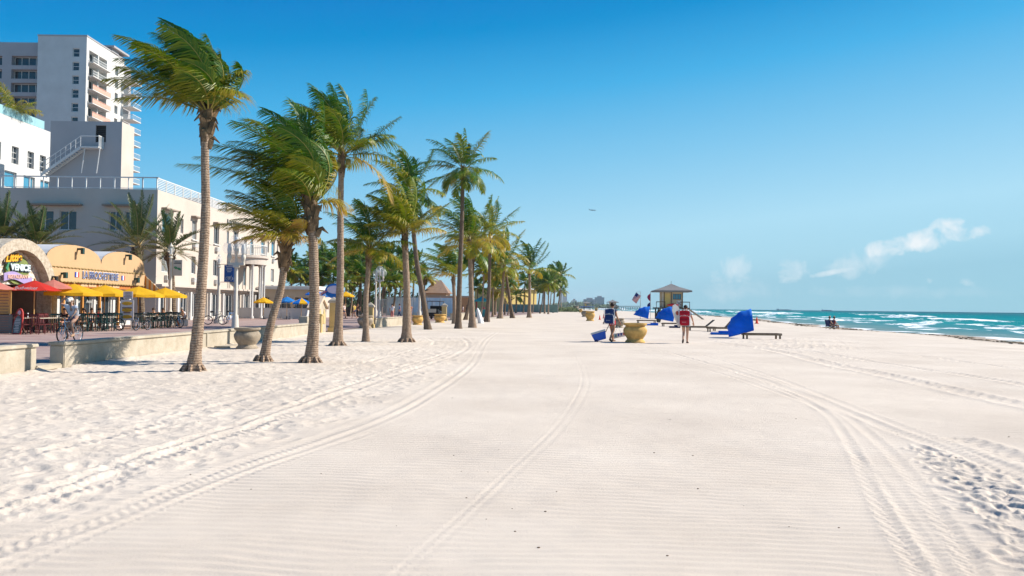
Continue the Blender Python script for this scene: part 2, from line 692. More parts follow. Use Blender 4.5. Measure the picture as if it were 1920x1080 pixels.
def tex_noise(scale, detail=6, rough=.6, vec=None, dist=0.):
    n_ = N.new('ShaderNodeTexNoise')
    n_.inputs['Scale'].default_value = scale
    n_.inputs['Detail'].default_value = detail
    n_.inputs['Roughness'].default_value = rough
    n_.inputs['Distortion'].default_value = dist
    L.new(vec if vec is not None else geo.outputs['Position'], n_.inputs['Vector'])
    return n_.outputs['Fac']


def mixc(f, a, b_):
    q = N.new('ShaderNodeMix')
    q.data_type = 'RGBA'
    for i, v in ((0, f), (6, a), (7, b_)):
        if isinstance(v, (int, float)):
            q.inputs[i].default_value = v
        elif isinstance(v, tuple):
            q.inputs[i].default_value = (*v, 1)
        else:
            L.new(v, q.inputs[i])
    return q.outputs[2]


def rampf(f, a, b_):
    q = N.new('ShaderNodeMapRange')
    q.inputs['From Min'].default_value = a
    q.inputs['From Max'].default_value = b_
    L.new(f, q.inputs['Value'])
    return q.outputs[0]


def mth(op, a, b_=None):
    q = N.new('ShaderNodeMath')
    q.operation = op
    for i, v in enumerate((a, b_)):
        if v is None:
            continue
        if isinstance(v, (int, float)):
            q.inputs[i].default_value = v
        else:
            L.new(v, q.inputs[i])
    return q.outputs[0]


c = mixc(rampf(tex_noise(.33, 8), .36, .64), (.52, .437, .345), (.68, .59, .48))
c = mixc(rampf(tex_noise(70, 3, .8), .3, .75), c, (.63, .535, .44))
c = mixc(mth('MULTIPLY', rampf(tex_noise(240, 2, .5), .62, .70), .4), c, (.40, .31, .23))
c = mixc(mth('MULTIPLY', rampf(tex_noise(9, 5, .7), .62, .76), .35), c, (.48, .39, .30))
c = mixc(a2.outputs['Fac'], c, (.30, .235, .175))
L.new(c, b.inputs['Base Color'])
b.inputs['Roughness'].default_value = .92
b.inputs['Specular IOR Level'].default_value = .15
hgt = mth('ADD', mth('MULTIPLY', tex_noise(55, 4, .7), .5), mth('MULTIPLY', tex_noise(190, 3, .7), .35))
hgt = mth('ADD', hgt, mth('MULTIPLY', mth('MULTIPLY', tex_noise(13, 5, .65), 1.6), mth('ADD', a1.outputs['Fac'], .12)))
bp = N.new('ShaderNodeBump')
bp.inputs['Strength'].default_value = .55
bp.inputs['Distance'].default_value = .02
L.new(hgt, bp.inputs['Height'])
L.new(bp.outputs['Normal'], b.inputs['Normal'])
u_ = X - shore(Y)
wet = ss(-4.5, -.6, u_ + 2.2 * (vn(X, Y, 4, 20) - .5)) * .85
g = grid_obj('sand', X, Y, Z, m, {'rough': np.maximum(L_, P_), 'wet': wet})
tag(g, 'pale groomed beach sand with tyre tracks and footprints', 'sand', kind='structure')

# ------------------------------------------------------------------ sea
vy = [24.]
while vy[-1] < 4400:
    vy.append(vy[-1] + max(.42, vy[-1] * .0055))
vy = np.array(vy)
uu = [-3.0]
while uu[-1] < 4200:
    uu.append(uu[-1] + (.45 if uu[-1] < 130 else max(.45, (uu[-1] - 115) * .03)))
uu = np.array(uu)
U, V = np.meshgrid(uu, vy)
X = shore(V) + U
base = ss(1.5, 12, U)
warp = 9 * (vn(V, U, 55, 31) - .5) + 3.5 * (vn(V, U, 17, 32) - .5)
Zw = np.zeros_like(U)
crest = np.zeros_like(U)
for lam, A, off, a0, a1_ in ((21, .62, 33, 12, 150), (34, .5, 34, 35, 400)):
    ph = (U + warp + (6 if off == 33 else 0)) / lam
    k = np.floor(ph)
    fr = ph - k
    am = vn(V + k * 61.7, k * 13.1, 38 if off == 33 else 60, off)
    am = ss(.46, .8, am)
    prof = np.where(fr < .36, ss(0, .36, fr), 1 - ss(.36, 1, fr) ** .6)
    env = ss(a0 - 8, a0 + 8, U) * ss(a1_, a1_ * .45, U)
    Zw += A * am * prof ** 1.6 * env
    crest = np.maximum(crest, am * ss(.72, .97, prof) * env * np.where(U < 105, 1, .45))
    crest = np.maximum(crest, .55 * am * ss(.0, .12, fr) * ss(.42, .2, fr) * env * (U < 70))
Zw += .20 * (vn(V, U, 3.1, 35) - .5) * base + .12 * (vn(V, U, 1.3, 36) - .5) * base + .35 * (vn(V * .6, U, 9, 37) - .5) * ss(20, 60, U)
wash = ss(5.5, 1.5, U + 4 * (vn(V, U * .6, 5, 40) - .5)) * ss(-2.5, .3, U)
foam = np.clip(crest * 1.1 + .75 * wash * ss(.42, .62, vn(V, U, 2.2, 41)), 0, 1)
foam = np.maximum(foam, .62 * ss(.56, .7, vn(V * .35, U, 2.6, 42)) * ss(3, 10, U) * ss(62, 26, U))
Z = SEA + Zw * base - .02
Z = np.where(U < 3, SEA + .02 * ss(-3, 3, U) - .02 + Zw * base, Z)
m, N, L, b = nt('sea_water')
geo = N.new('ShaderNodeNewGeometry')
af = N.new('ShaderNodeAttribute')
af.attribute_name = 'foam'
au = N.new('ShaderNodeAttribute')
au.attribute_name = 'offshore'
rp = N.new('ShaderNodeValToRGB')
cr = rp.color_ramp
for p, col in ((0, (.20, .27, .26)), (.10, (.08, .24, .26)), (.24, (.02, .24, .25)), (.45, (.0, .20, .22)), (.7, (.0, .125, .155)), (1, (.0, .065, .10))):
    e = cr.elements.new(p) if p not in (0, 1) else cr.elements[-int(p)]
    e.color = (*col, 1)
L.new(au.outputs['Fac'], rp.inputs['Fac'])
pc = N.new('ShaderNodeVectorMath')
pc.operation = 'MULTIPLY'
pc.inputs[1].default_value = (1, .35, 1)
L.new(geo.outputs['Position'], pc.inputs[0])
n1 = tex_noise(.16, 5, .6, pc.outputs[0])
wc = mixc(rampf(n1, .3, .7), rp.outputs[0], mixc(.35, rp.outputs[0], (.0, .12, .16)))
nz = tex_noise(1.1, 8, .72, pc.outputs[0])
fm = mth('ADD', af.outputs['Fac'], mth('MULTIPLY', mth('SUBTRACT', nz, .52), 1.5))
fm = rampf(fm, .42, .6)
cap = rampf(tex_noise(.5, 6, .7, pc.outputs[0]), .705, .74)
fm2 = mth('MAXIMUM', fm, mth('MULTIPLY', cap, .7))
c = mixc(fm2, wc, (.86, .88, .88))
L.new(c, b.inputs['Base Color'])
rr_ = N.new('ShaderNodeMapRange')
rr_.inputs['To Min'].default_value = .22
rr_.inputs['To Max'].default_value = .9
L.new(fm2, rr_.inputs['Value'])
L.new(rr_.outputs[0], b.inputs['Roughness'])
b.inputs['IOR'].default_value = 1.33
b.inputs['Specular IOR Level'].default_value = .0
bp = N.new('ShaderNodeBump')
bp.inputs['Strength'].default_value = .8
bp.inputs['Distance'].default_value = .12
L.new(mth('ADD', tex_noise(1.4, 6, .65, pc.outputs[0]), mth('MULTIPLY', fm2, .4)), bp.inputs['Height'])
L.new(bp.outputs['Normal'], b.inputs['Normal'])
offs = np.where(U < 40, U / 40 * .3, np.where(U < 250, .3 + (U - 40) / 210 * .35, .65 + np.clip((U - 250) / 900, 0, 1) * .35))
offs = np.clip(offs, 0, 1)
g = grid_obj('sea', X[:, ::-1], V[:, ::-1], Z[:, ::-1], m, {'foam': foam[:, ::-1], 'offshore': offs[:, ::-1]})
tag(g, 'turquoise sea with white breaking waves along the beach', 'sea', kind='structure')
# ------------------------------------------------------------------ palms
def leaf_mat(name, cols, trans=.35):
    m, N, L, b = nt(name)
    a = N.new('ShaderNodeAttribute')
    a.attribute_name = 'age'
    g = N.new('ShaderNodeNewGeometry')
    n = N.new('ShaderNodeTexNoise')
    n.inputs['Scale'].default_value = 2.2
    n.inputs['Detail'].default_value = 4
    tc = N.new('ShaderNodeTexCoord')
    L.new(tc.outputs['Object'], n.inputs['Vector'])
    s1 = N.new('ShaderNodeMath')
    s1.operation = 'MULTIPLY_ADD'
    L.new(g.outputs['Random Per Island'], s1.inputs[0])
    s1.inputs[1].default_value = .16
    L.new(a.outputs['Fac'], s1.inputs[2])
    s2 = N.new('ShaderNodeMath')
    s2.operation = 'MULTIPLY_ADD'
    L.new(n.outputs['Fac'], s2.inputs[0])
    s2.inputs[1].default_value = .30
    L.new(s1.outputs[0], s2.inputs[2])
    s3 = N.new('ShaderNodeMath')
    s3.operation = 'SUBTRACT'
    s3.inputs[1].default_value = .2
    L.new(s2.outputs[0], s3.inputs[0])
    r = N.new('ShaderNodeValToRGB')
    for i, (p, c) in enumerate(cols):
        e = r.color_ramp.elements[i] if i < 2 else r.color_ramp.elements.new(p)
        e.position = p
        e.color = (*c, 1)
    L.new(s3.outputs[0], r.inputs['Fac'])
    L.new(r.outputs['Color'], b.inputs['Base Color'])
    b.inputs['Roughness'].default_value = .42
    b.inputs['Specular IOR Level'].default_value = .25
    t = N.new('ShaderNodeBsdfTranslucent')
    hs_ = N.new('ShaderNodeHueSaturation')
    hs_.inputs['Value'].default_value = 1.6
    hs_.inputs['Saturation'].default_value = 1.1
    L.new(r.outputs['Color'], hs_.inputs['Color'])
    L.new(hs_.outputs[0], t.inputs['Color'])
    mx = N.new('ShaderNodeMixShader')
    mx.inputs[0].default_value = trans
    L.new(b.outputs[0], mx.inputs[1])
    L.new(t.outputs[0], mx.inputs[2])
    L.new(mx.outputs[0], N['Material Output'].inputs['Surface'])
    return m


M_LEAF = leaf_mat('coconut_leaf', [(0, (.014, .06, .008)), (.28, (.05, .125, .01)), (.5, (.19, .21, .015)), (.75, (.38, .27, .03)), (.95, (.32, .18, .055))], .22)
M_DATE = leaf_mat('date_leaf', [(0, (.022, .05, .018)), (.35, (.05, .085, .025)), (.6, (.12, .125, .035)), (.8, (.22, .17, .075)), (.95, (.22, .14, .07))], .22)
M_RACH = mat('frond_stem', (.30, .25, .05), .5, .25, 3)
M_HUSK = mat('palm_fibre', (.19, .125, .07), .95, .5, 5, .5, dirt=(.07, .045, .028))
M_NUT = mat('coconut', (.24, .22, .06), .5, .3, 6)


def trunk_mat(name, hi, lo, band, rot=0.):
    m, N, L, b = nt(name)
    tc = N.new('ShaderNodeTexCoord')
    wv = N.new('ShaderNodeTexWave')
    wv.wave_type = 'BANDS'
    wv.bands_direction = 'Z'
    wv.inputs['Scale'].default_value = band
    wv.inputs['Distortion'].default_value = 4.5
    wv.inputs['Detail'].default_value = 3
    wv.inputs['Detail Scale'].default_value = 2.2
    L.new(tc.outputs['Object'], wv.inputs['Vector'])
    no = N.new('ShaderNodeTexNoise')
    no.inputs['Scale'].default_value = 9
    no.inputs['Detail'].default_value = 8
    no.inputs['Roughness'].default_value = .7
    mp = N.new('ShaderNodeMapping')
    mp.inputs['Scale'].default_value = (2.5, 2.5, .6)
    L.new(tc.outputs['Object'], mp.inputs[0])
    L.new(mp.outputs[0], no.inputs['Vector'])
    r = N.new('ShaderNodeValToRGB')
    r.color_ramp.elements[0].position = .32
    r.color_ramp.elements[1].position = .68
    r.color_ramp.elements[0].color = (*lo, 1)
    r.color_ramp.elements[1].color = (*hi, 1)
    L.new(no.outputs['Fac'], r.inputs['Fac'])
    mx = N.new('ShaderNodeMix')
    mx.data_type = 'RGBA'
    mx.blend_type = 'MULTIPLY'
    mx.inputs[0].default_value = .45
    L.new(r.outputs[0], mx.inputs[6])
    cr = N.new('ShaderNodeValToRGB')
    cr.color_ramp.elements[0].color = (.34, .3, .28, 1)
    cr.color_ramp.elements[0].position = .05
    cr.color_ramp.elements[1].position = .4
    L.new(wv.outputs['Fac'], cr.inputs['Fac'])
    L.new(cr.outputs[0], mx.inputs[7])
    L.new(mx.outputs[2], b.inputs['Base Color'])
    b.inputs['Roughness'].default_value = .95
    b.inputs['Specular IOR Level'].default_value = .1
    ad = N.new('ShaderNodeMath')
    ad.operation = 'MULTIPLY_ADD'
    L.new(no.outputs['Fac'], ad.inputs[0])
    ad.inputs[1].default_value = .8
    L.new(cr.outputs[0], ad.inputs[2])
    bp = N.new('ShaderNodeBump')
    bp.inputs['Strength'].default_value = .8
    bp.inputs['Distance'].default_value = .03
    L.new(ad.outputs[0], bp.inputs['Height'])
    L.new(bp.outputs['Normal'], b.inputs['Normal'])
    return m


M_TRUNK = trunk_mat('coconut_trunk', (.47, .345, .25), (.23, .155, .105), 5.2)
M_TRUNK2 = trunk_mat('dark_trunk', (.27, .195, .14), (.11, .08, .055), 5.2)
M_DTRUNK = trunk_mat('date_trunk', (.30, .22, .15), (.10, .07, .045), 2.2)


class Crown:
    def __init__(s):
        s.v, s.f, s.mi, s.age = [], [], [], []

    def frond(s, rg, base, d0, Lf, wind, grav, nl, lw, ll, age, N_=13, stem=.022, droop=.55, vfold=.3, wl=.5):
        p = Vector(base)
        d = Vector(d0).normalized()
        up = Vector((0, 0, 1))
        side = d.cross(up)
        if side.length < .15:
            side = Vector((rg.uniform(-1, 1), rg.uniform(-1, 1), 0))
        side.normalize()
        pts, ds, sd = [], [], []
        for i in range(N_ + 1):
            t = i / N_
            pts.append(p.copy())
            side = (side - d * side.dot(d)).normalized()
            ds.append(d.copy())
            sd.append(side.copy())
            p = p + d * (Lf / N_)
            k = (.35 + 1.5 * t) / N_
            d = (d + wind * k + Vector((0, 0, -1)) * grav * k).normalized()
        # stem: triangular tube
        n0 = len(s.v)
        for i in range(N_ + 1):
            t = i / N_
            r = stem * (1 - .85 * t) * (1.6 if i == 0 else 1)
            nrm = sd[i].cross(ds[i])
            for a in (0, 2.1, 4.2):
                s.v.append(tuple(pts[i] + (sd[i] * math.sin(a) + nrm * math.cos(a)) * r))
                s.age.append(age)
        for i in range(N_):
            for k in range(3):
                a, b = n0 + i * 3 + k, n0 + i * 3 + (k + 1) % 3
                s.f.append((a, b, b + 3, a + 3))
                s.mi.append(1)
        t0 = .16
        for j in range(nl):
            t = t0 + (1 - t0) * (j + .5) / nl
            x = t * N_
            i = min(int(x), N_ - 1)
            u = x - i
            q = pts[i].lerp(pts[i + 1], u)
            dd = ds[i].lerp(ds[min(i + 1, N_)], u).normalized()
            si = sd[i].lerp(sd[min(i + 1, N_)], u).normalized()
            nm = si.cross(dd)
            tt_ = (t - t0) / (1 - t0)
            ln = ll * (.5 + .9 * math.sin(PI * min(1, tt_ * .8 + .16)) ** .8) * (1 - .55 * tt_ ** 2.5)
            fw = .5 + .9 * tt_
            for sg in (-1, 1):
                e = (si * sg + dd * fw + nm * vfold + Vector((rg.gauss(0, .1), rg.gauss(0, .1), rg.gauss(0, .1)))).normalized()
                l_ = ln * rg.uniform(.82, 1.12)
                if rg.random() < .05 + .12 * age:
                    l_ *= .45
                e2 = (e + Vector((0, 0, -1)) * droop * 1.3 + wind * wl * .8).normalized()
                e3 = (e2 + Vector((0, 0, -1)) * droop * 1.2 + wind * wl).normalized()
                m1 = q + e * l_ * .3
                m2 = m1 + e2 * l_ * .4
                tp = m2 + e3 * l_ * .34
                wv = e.cross(nm).normalized() * lw * .5
                if wv.length < 1e-5:
                    wv = dd * lw * .5
                n = len(s.v)
                s.v += [tuple(q - wv * .6), tuple(q + wv * .6), tuple(m1 + wv), tuple(m1 - wv), tuple(m2 + wv * .7), tuple(m2 - wv * .7), tuple(tp)]
                ag = age + rg.gauss(0, .04)
                s.age += [ag, ag, ag + .03, ag + .03, ag + .10, ag + .10, ag + .3]
                s.f += [(n, n + 1, n + 2, n + 3), (n + 3, n + 2, n + 4, n + 5), (n + 5, n + 4, n + 6)]
                s.mi += [0, 0, 0]

    def build(s, name, mats, parent):
        me = bpy.data.meshes.new(name)
        me.from_pydata(s.v, [], s.f)
        for q in mats:
            me.materials.append(q)
        me.polygons.foreach_set('material_index', s.mi)
        a = me.attributes.new('age', 'FLOAT', 'POINT')
        a.data.foreach_set('value', s.age)
        me.update()
        o = bpy.data.objects.new(name, me)
        COL.objects.link(o)
        o.parent = parent
        return o


def coconut_palm(label, base, pts, r0, r1, Lf, seed, nf=24, nl=46, wind=1.0, grav=.75, age=.25, tm=None, lw=.045, ll=.62, husk=True, group=None,
                 flare=1.75, extra=(), emin=-30, nuts=0, hk=.55, name='palm_tree', wdir=(-1, -.12, .05), bare=0.):
    """base world point; pts: trunk points relative to base; last one is the crown point"""
    rg = random.Random(seed)
    r0, r1 = r0 * .74, r1 * .74
    t = thing(name, label, 'palm tree', base, 0, group)
    P = [Vector((0, 0, -.15))] + [Vector(p) for p in pts]
    # resample trunk smoothly
    Q = []
    PP = [2 * P[0] - P[1]] + P + [2 * P[-1] - P[-2]]
    for i in range(1, len(PP) - 2):
        for k in range(8):
            u = k / 8
            a, b, c, d = PP[i - 1], PP[i], PP[i + 1], PP[i + 2]
            Q.append(.5 * (2 * b + (c - a) * u + (2 * a - 5 * b + 4 * c - d) * u * u + (3 * b - a - 3 * c + d) * u ** 3))
    Q.append(P[-1])
    ln = sum((Q[i + 1] - Q[i]).length for i in range(len(Q) - 1))
    # fine rings
    pts2, rad = [], []
    nseg = max(14, int(ln / .11)) if nl > 30 else 14
    acc, i = 0, 0
    cum = [0]
    for k in range(len(Q) - 1):
        cum.append(cum[-1] + (Q[k + 1] - Q[k]).length)
    for k in range(nseg + 1):
        s_ = ln * k / nseg
        while i < len(cum) - 2 and cum[i + 1] < s_:
            i += 1
        u = (s_ - cum[i]) / max(1e-6, cum[i + 1] - cum[i])
        pts2.append(Q[i].lerp(Q[i + 1], u))
        f = s_ / ln
        r = r0 + (r1 - r0) * f ** .8 + r0 * (flare - 1) * math.exp(-s_ / (r0 * 2.2))
        rad.append(r * (1 + .02 * math.sin(s_ * 41 + 2 * math.sin(s_ * 3)) + rg.uniform(-.035, .035)))
    mb = MB()
    mb.tube(pts2, rad, 12 if nl > 30 else 7)
    if nl > 40:      # root collar: short root stubs at ground
        for k in range(9):
            a = k / 9 * 2 * PI + rg.uniform(-.2, .2)
            R_ = r0 * flare
            mb.tube([(math.cos(a) * R_ * .7, math.sin(a) * R_ * .7, .16), (math.cos(a) * R_ * .98, math.sin(a) * R_ * .98, .05), (math.cos(a) * R_ * rg.uniform(1.1, 1.5), math.sin(a) * R_ * 1.25, -.06)], [.045, .05, .025], 5)
    mb.build('trunk', tm or M_TRUNK, t, True)
    top = P[-1]
    cr = Crown()
    wv = Vector(wdir) * wind
    for k in range(nf):
        f = (k + .5) / nf
        az = k * 2.39996 + rg.uniform(-.25, .25)
        el = R(86 - (86 - emin) * f ** .85 + rg.uniform(-7, 7))
        if bare and rg.random() < bare and f > .45:
            continue
        d = Vector((math.cos(az) * math.cos(el), math.sin(az) * math.cos(el), math.sin(el)))
        L_ = Lf * (1 - (.25 * max(0, d.x) if wind > 1 else 0)) * (.72 + .34 * math.sin(PI * min(1, .25 + f * .75))) * rg.uniform(.88, 1.1)
        ag = age * (.35 + .9 * f) + rg.uniform(-.06, .1) + (.2 if rg.random() < .14 else 0)
        cr.frond(rg, top + d * r1 * .6, d, L_, wv * (1.1 if f < .8 else .85) * (1 + (1.3 * max(0, d.x) if wind > 1 else 0)), grav * (.75 + .5 * f), nl, lw, ll, ag)
    for (az, el, l_, ag, wd, gv) in extra:
        az, el = R(az), R(el)
        d = Vector((math.cos(az) * math.cos(el), math.sin(az) * math.cos(el), math.sin(el)))
        cr.frond(rg, top + d * r1 * .6, d, l_, Vector(wdir) * wd, gv, int(nl * 1.1), lw, ll * 1.05, ag)
    cr.build('crown', [M_LEAF, M_RACH], t)
    if husk:
        hb = MB()
        n = 13 if nl > 30 else 7
        ax = (P[-1] - P[-2]).normalized()
        for k in range(n):
            a = k * 2.4 + rg.uniform(-.3, .3)
            h = -.75 + .95 * k / n
            o = Vector((math.cos(a), math.sin(a), 0))
            b0 = top + ax * h + o * r1 * .75
            b1 = b0 + o * rg.uniform(.08, .2) * hk + ax * rg.uniform(.12, .34)
            b2 = b1 + o * rg.uniform(.05, .2) * hk + ax * rg.uniform(-.2, .12)
            hb.tube([b0 - ax * .1, b0.lerp(b1, .5), b1, b2], [.10 * hk, .085 * hk, .055 * hk, .012], 5)
        hb.tube([top - ax * .75, top - ax * .45, top, top + ax * .3], [r1 * .98, r1 * (1 + .5 * hk), r1 * (1 + .35 * hk), r1 * .4], 9)
        hb.build('fibre_sheath', M_HUSK, t)
    if nuts:
        for k in range(nuts):
            a = k * 2.2
            MB().ell(top + Vector((math.cos(a) * .26, math.sin(a) * .26, -.22 - .1 * (k % 3))), (.11, .11, .14), 8, 6).build('coconut', M_NUT, t, True)
    return t


def palm_px(label, base, mids, crown, D=None, **k):
    """palm whose trunk runs through photo points, all standing at the depth of its foot"""
    b = G(*base) if D is None else at(base[0], base[1], D)
    if D is not None:
        b.z = 0
    b.z = zs(b.x, b.y) if b.x > -10.8 else .04
    D = b.y
    pts = [at(x, y, D) - b for x, y in list(mids) + [crown]]
    rg = random.Random(k.get('seed', 1))
    for i, p in enumerate(pts):
        p.y += rg.uniform(-.1, .1) * i
    return coconut_palm(label, b, pts, **k)


FRONT = 'wind-blown coconut palms along the edge of the sand'
palm_px('tallest leaning palm nearest the camera, its windswept crown blown left above the hotel', (362, 695), [(376, 560), (385, 400), (386, 285)], (388, 212),
        r0=.19, r1=.115, Lf=2.35, seed=3, nf=25, nl=54, wind=1.2, grav=.35, age=.27, ll=.6, lw=.03, emin=26, group=FRONT, hk=.85,
        extra=((165, 24, 2.45, .42, .9, .62), (195, 32, 2.4, .40, 1.0, .62), (178, 52, 2.6, .2, 1.1, .7), (150, 60, 2.5, .22, 1.0, .75), (120, 80, 2.5, .1, 1.3, .6), (90, 85, 2.4, .1, 1.5, .6), (10, 62, 1.35, .42, .3, 1.3), (-20, 45, 1.15, .5, .2, 1.6), (30, 72, 1.6, .3, .6, .8), (5, 78, 1.9, .2, .7, .7)))
palm_px('short palm with yellow crown leaning right, between the tallest palm and the thick shaggy one', (493, 677), [(507, 610), (525, 540)], (541, 452),
        r0=.17, r1=.12, Lf=1.95, seed=8, nf=18, nl=42, wind=1.15, grav=.7, age=.5, ll=.5, lw=.032, emin=5, group=FRONT, hk=.9,
        extra=((180, 25, 2.1, .5, .9, .6), (170, 45, 2.2, .45, 1.0, .8), (190, 60, 2.1, .5, .9, .9), (-60, 30, 1.0, .75, .3, 2.0)))
palm_px('thick shaggy palm with brown husk collar and long fronds streaming left', (582, 680), [(589, 600), (588, 500)], (583, 385),
        r0=.21, r1=.16, Lf=2.7, seed=12, nf=24, nl=56, wind=1.15, grav=.42, age=.26, ll=.74, lw=.03, emin=32, group=FRONT, hk=1.1,
        extra=((172, 40, 3.6, .3, 1.2, .55), (184, 28, 3.7, .3, 1.0, .35), (160, 60, 3.2, .2, 1.1, .8), (200, 50, 3.2, .25, 1.1, .7), (80, 82, 3.0, .2, .55, .85), (20, 78, 2.9, .22, .4, .7), (40, 88, 3.0, .2, .6, .8), (150, 72, 3.4, .15, 1.0, .8), (20, 20, .8, .6, .2, 1.0)))
palm_px('tall straight palm with a drooping golden frond, behind the shaggy palm', (633, 648), [(638, 520), (638, 400)], (640, 292),
        r0=.23, r1=.14, Lf=2.7, seed=21, nf=23, nl=44, wind=.95, grav=.6, age=.3, ll=.72, lw=.04, emin=5, group=FRONT, nuts=4,
        extra=((15, 35, 2.8, .25, .1, 1.6), (-10, -10, 2.9, .72, -.12, 2.3), (10, 40, 2.2, .3, .0, .9), (0, 62, 2.6, .2, .35, .8), (160, 80, 3.2, .1, .7, .4), (60, 88, 2.9, .1, .5, .35), (175, 50, 3.1, .2, 1, .8)))
palm_px('slim palm with ragged green crown in front of the planter urn at the wall gap', (686, 640), [(686, 560), (690, 520)], (693, 470),
        r0=.19, r1=.13, Lf=2.3, seed=31, nf=19, nl=40, wind=.65, grav=.9, age=.36, ll=.55, lw=.042, emin=-5, group=FRONT,
        extra=((0, 45, 2.2, .4, .1, .7),))
palm_px('pale-trunked palm with lime green crown in front of the low cream wall', (762, 641), [(763, 560), (761, 500)], (758, 440),
        r0=.27, r1=.16, Lf=2.5, seed=44, nf=23, nl=44, wind=.8, grav=.6, age=.42, ll=.62, lw=.045, emin=10, group=FRONT,
        extra=((10, 50, 2.0, .5, .0, .6), (175, 45, 2.8, .45, .8, .9)))
palm_px('thin dark palm with a curved trunk leaning left over the urns', (803, 618), [(792, 550), (780, 480)], (770, 366), r0=.27, r1=.17, Lf=3.1, seed=51, nf=25, nl=36, wind=.55, grav=1.0, age=.2, ll=.8, lw=.065, emin=-35, tm=M_TRUNK2, nuts=3, group=FRONT)
palm_px('tall dark palm with round open crown highest above the middle of the row', (859, 616), [(862, 520), (866, 420)], (868, 318), r0=.28, r1=.17, Lf=3.1, seed=63, nf=24, nl=36, wind=.4, grav=1.0, age=.28, ll=.75, lw=.065, emin=-38, tm=M_TRUNK2, nuts=3, group=FRONT)
palm_px('grey-trunked palm with tangled crown just beside the tall open-crowned palm', (886, 614), [(884, 560), (882, 500)], (880, 450), r0=.32, r1=.2, Lf=3.6, seed=70, nf=24, nl=34, wind=.75, grav=.8, age=.38, ll=.8, lw=.075, emin=-15, group=FRONT)
palm_px('palm with fronds swept far left low over the parked buggy', (852, 607), [(852, 570)], (850, 520), r0=.26, r1=.2, Lf=3.8, seed=77, nf=17, nl=32, wind=1.3, grav=.6, age=.4, ll=.8, lw=.085, emin=5, group=FRONT)
palm_px('dark slim palm with yellowing crown standing forward of the yellow building', (912, 604), [(917, 540)], (919, 440), r0=.32, r1=.18, Lf=3.9, seed=81, nf=22, nl=30, wind=.6, grav=.9, age=.5, ll=.85, lw=.09, emin=-35, tm=M_TRUNK2, group=FRONT)
palm_px('pale leaning palm with thick foot before the yellow building', (937, 597), [(942, 550)], (945, 500), r0=.42, r1=.2, Lf=4.4, seed=85, nf=22, nl=28, wind=.7, grav=.9, age=.36, ll=.95, lw=.11, emin=-25, group=FRONT)
palm_px('dark palm leaning left with golden crown at the corner of the yellow building', (961, 596.5), [(953, 545)], (944, 476), r0=.36, r1=.2, Lf=4.3, seed=88, nf=21, nl=28, wind=.7, grav=.85, age=.56, ll=.9, lw=.11, emin=-28, tm=M_TRUNK2, group=FRONT)
palm_px('lone palm with upright plume of fronds before the green fence', (992, 595.5), [(993, 555)], (993, 507), r0=.38, r1=.24, Lf=4.6, seed=93, nf=18, nl=28, wind=.85, grav=.6, age=.3, ll=.95, lw=.11, emin=-10, group=FRONT,
        extra=((40, 74, 5.2, .2, -.25, .2), (20, 68, 5.0, .2, -.3, .1)))
palm_px('young low palm in front of the yellow building wall', (967, 587.5), [], (969, 556), r0=.3, r1=.22, Lf=3.6, seed=95, nf=14, nl=22, wind=.4, grav=.8, age=.42, ll=.9, lw=.18, husk=False, group=FRONT)
palm_px('small yellow-green palm at the shady left side of the yellow building', (928, 591), [], (930, 545), r0=.3, r1=.22, Lf=3.8, seed=97, nf=16, nl=22, wind=.5, grav=.9, age=.5, ll=.9, lw=.18, husk=False, group=FRONT)

# ---- palms further off: a few shapes, copied
FAR = 'distant coconut palms along the promenade'
proto = [coconut_palm('distant palm', (0, 0, 0), [(.2 * i, 0, 3), (.3 * i, .2, h)], .24, .17, 3.4, 200 + i, nf=22, nl=24, wind=wn, grav=.95, age=ag, lw=.15, ll=.85, emin=-32, group=FAR, tm=M_TRUNK2 if i % 2 else M_TRUNK)
         for i, (h, wn, ag) in enumerate(((6.5, .6, .3), (7.5, .75, .22), (8.5, .5, .4), (7.0, .9, .16)))]
row = [(1028, 589, 531, 0, 'golden-green palm nearest at the end of the green fence'), (1037, 586.5, 520, 1, 'dark palm leaning right at the far end of the green fence'),
       (1044, 585.5, 517, 3, 'tallest dark palm closing the row by the dune scrub'), (998, 587, 535, 2, 'shaded palm behind the lone upright palm at the green fence'),
       (1012, 588, 538, 3, 'thin palm by the middle of the green fence'), (1021, 588, 534, 0, 'thin palm beside the golden-green one at the fence'),
       (946, 591, 527, 1, 'thin shaded trunk palm in front of the left corner of the yellow building'), (952, 591, 532, 2, 'olive palm against the roof edge of the yellow building'),
       (981, 586.5, 530, 1, 'dark crowned palm behind the right corner of the yellow building'), (1006, 585, 527, 3, 'dense dark palm rising behind the green fence'),
       (1018, 584.5, 524, 1, 'high green palm behind the middle of the fence'), (1030, 583.5, 522, 2, 'feathery palm behind the end of the fence'),
       (900, 597, 505, 2, 'palm with drooping skirt behind the grey-trunked one'), (872, 600, 470, 3, 'leafy palm just behind the tall open-crowned one'),
       (924, 594, 515, 0, 'short bright palm behind the dark slim one'), (893, 594, 540, 1, 'low palm beside the teal kiosk'),
       (1052, 583, 545, 0, 'last small palm before the dune scrub')]
used = set()
for (x, yb, yc, k, lb) in row:
    b = G(x, yb)
    c = at(x, yc, b.y)
    h = c.z
    o = proto[k] if k not in used else copy_tree(proto[k])
    used.add(k)
    o.location = (b.x, b.y, 0)
    o['label'] = lb
    sc = h / (6.5, 7.5, 8.5, 7.0)[k]
    o.scale = (min(sc, 1.35), min(sc, 1.35), sc)
    o.rotation_euler = (0, 0, R(random.uniform(-25, 25)))
GRV = 'dark palms massed behind the beach restaurant'
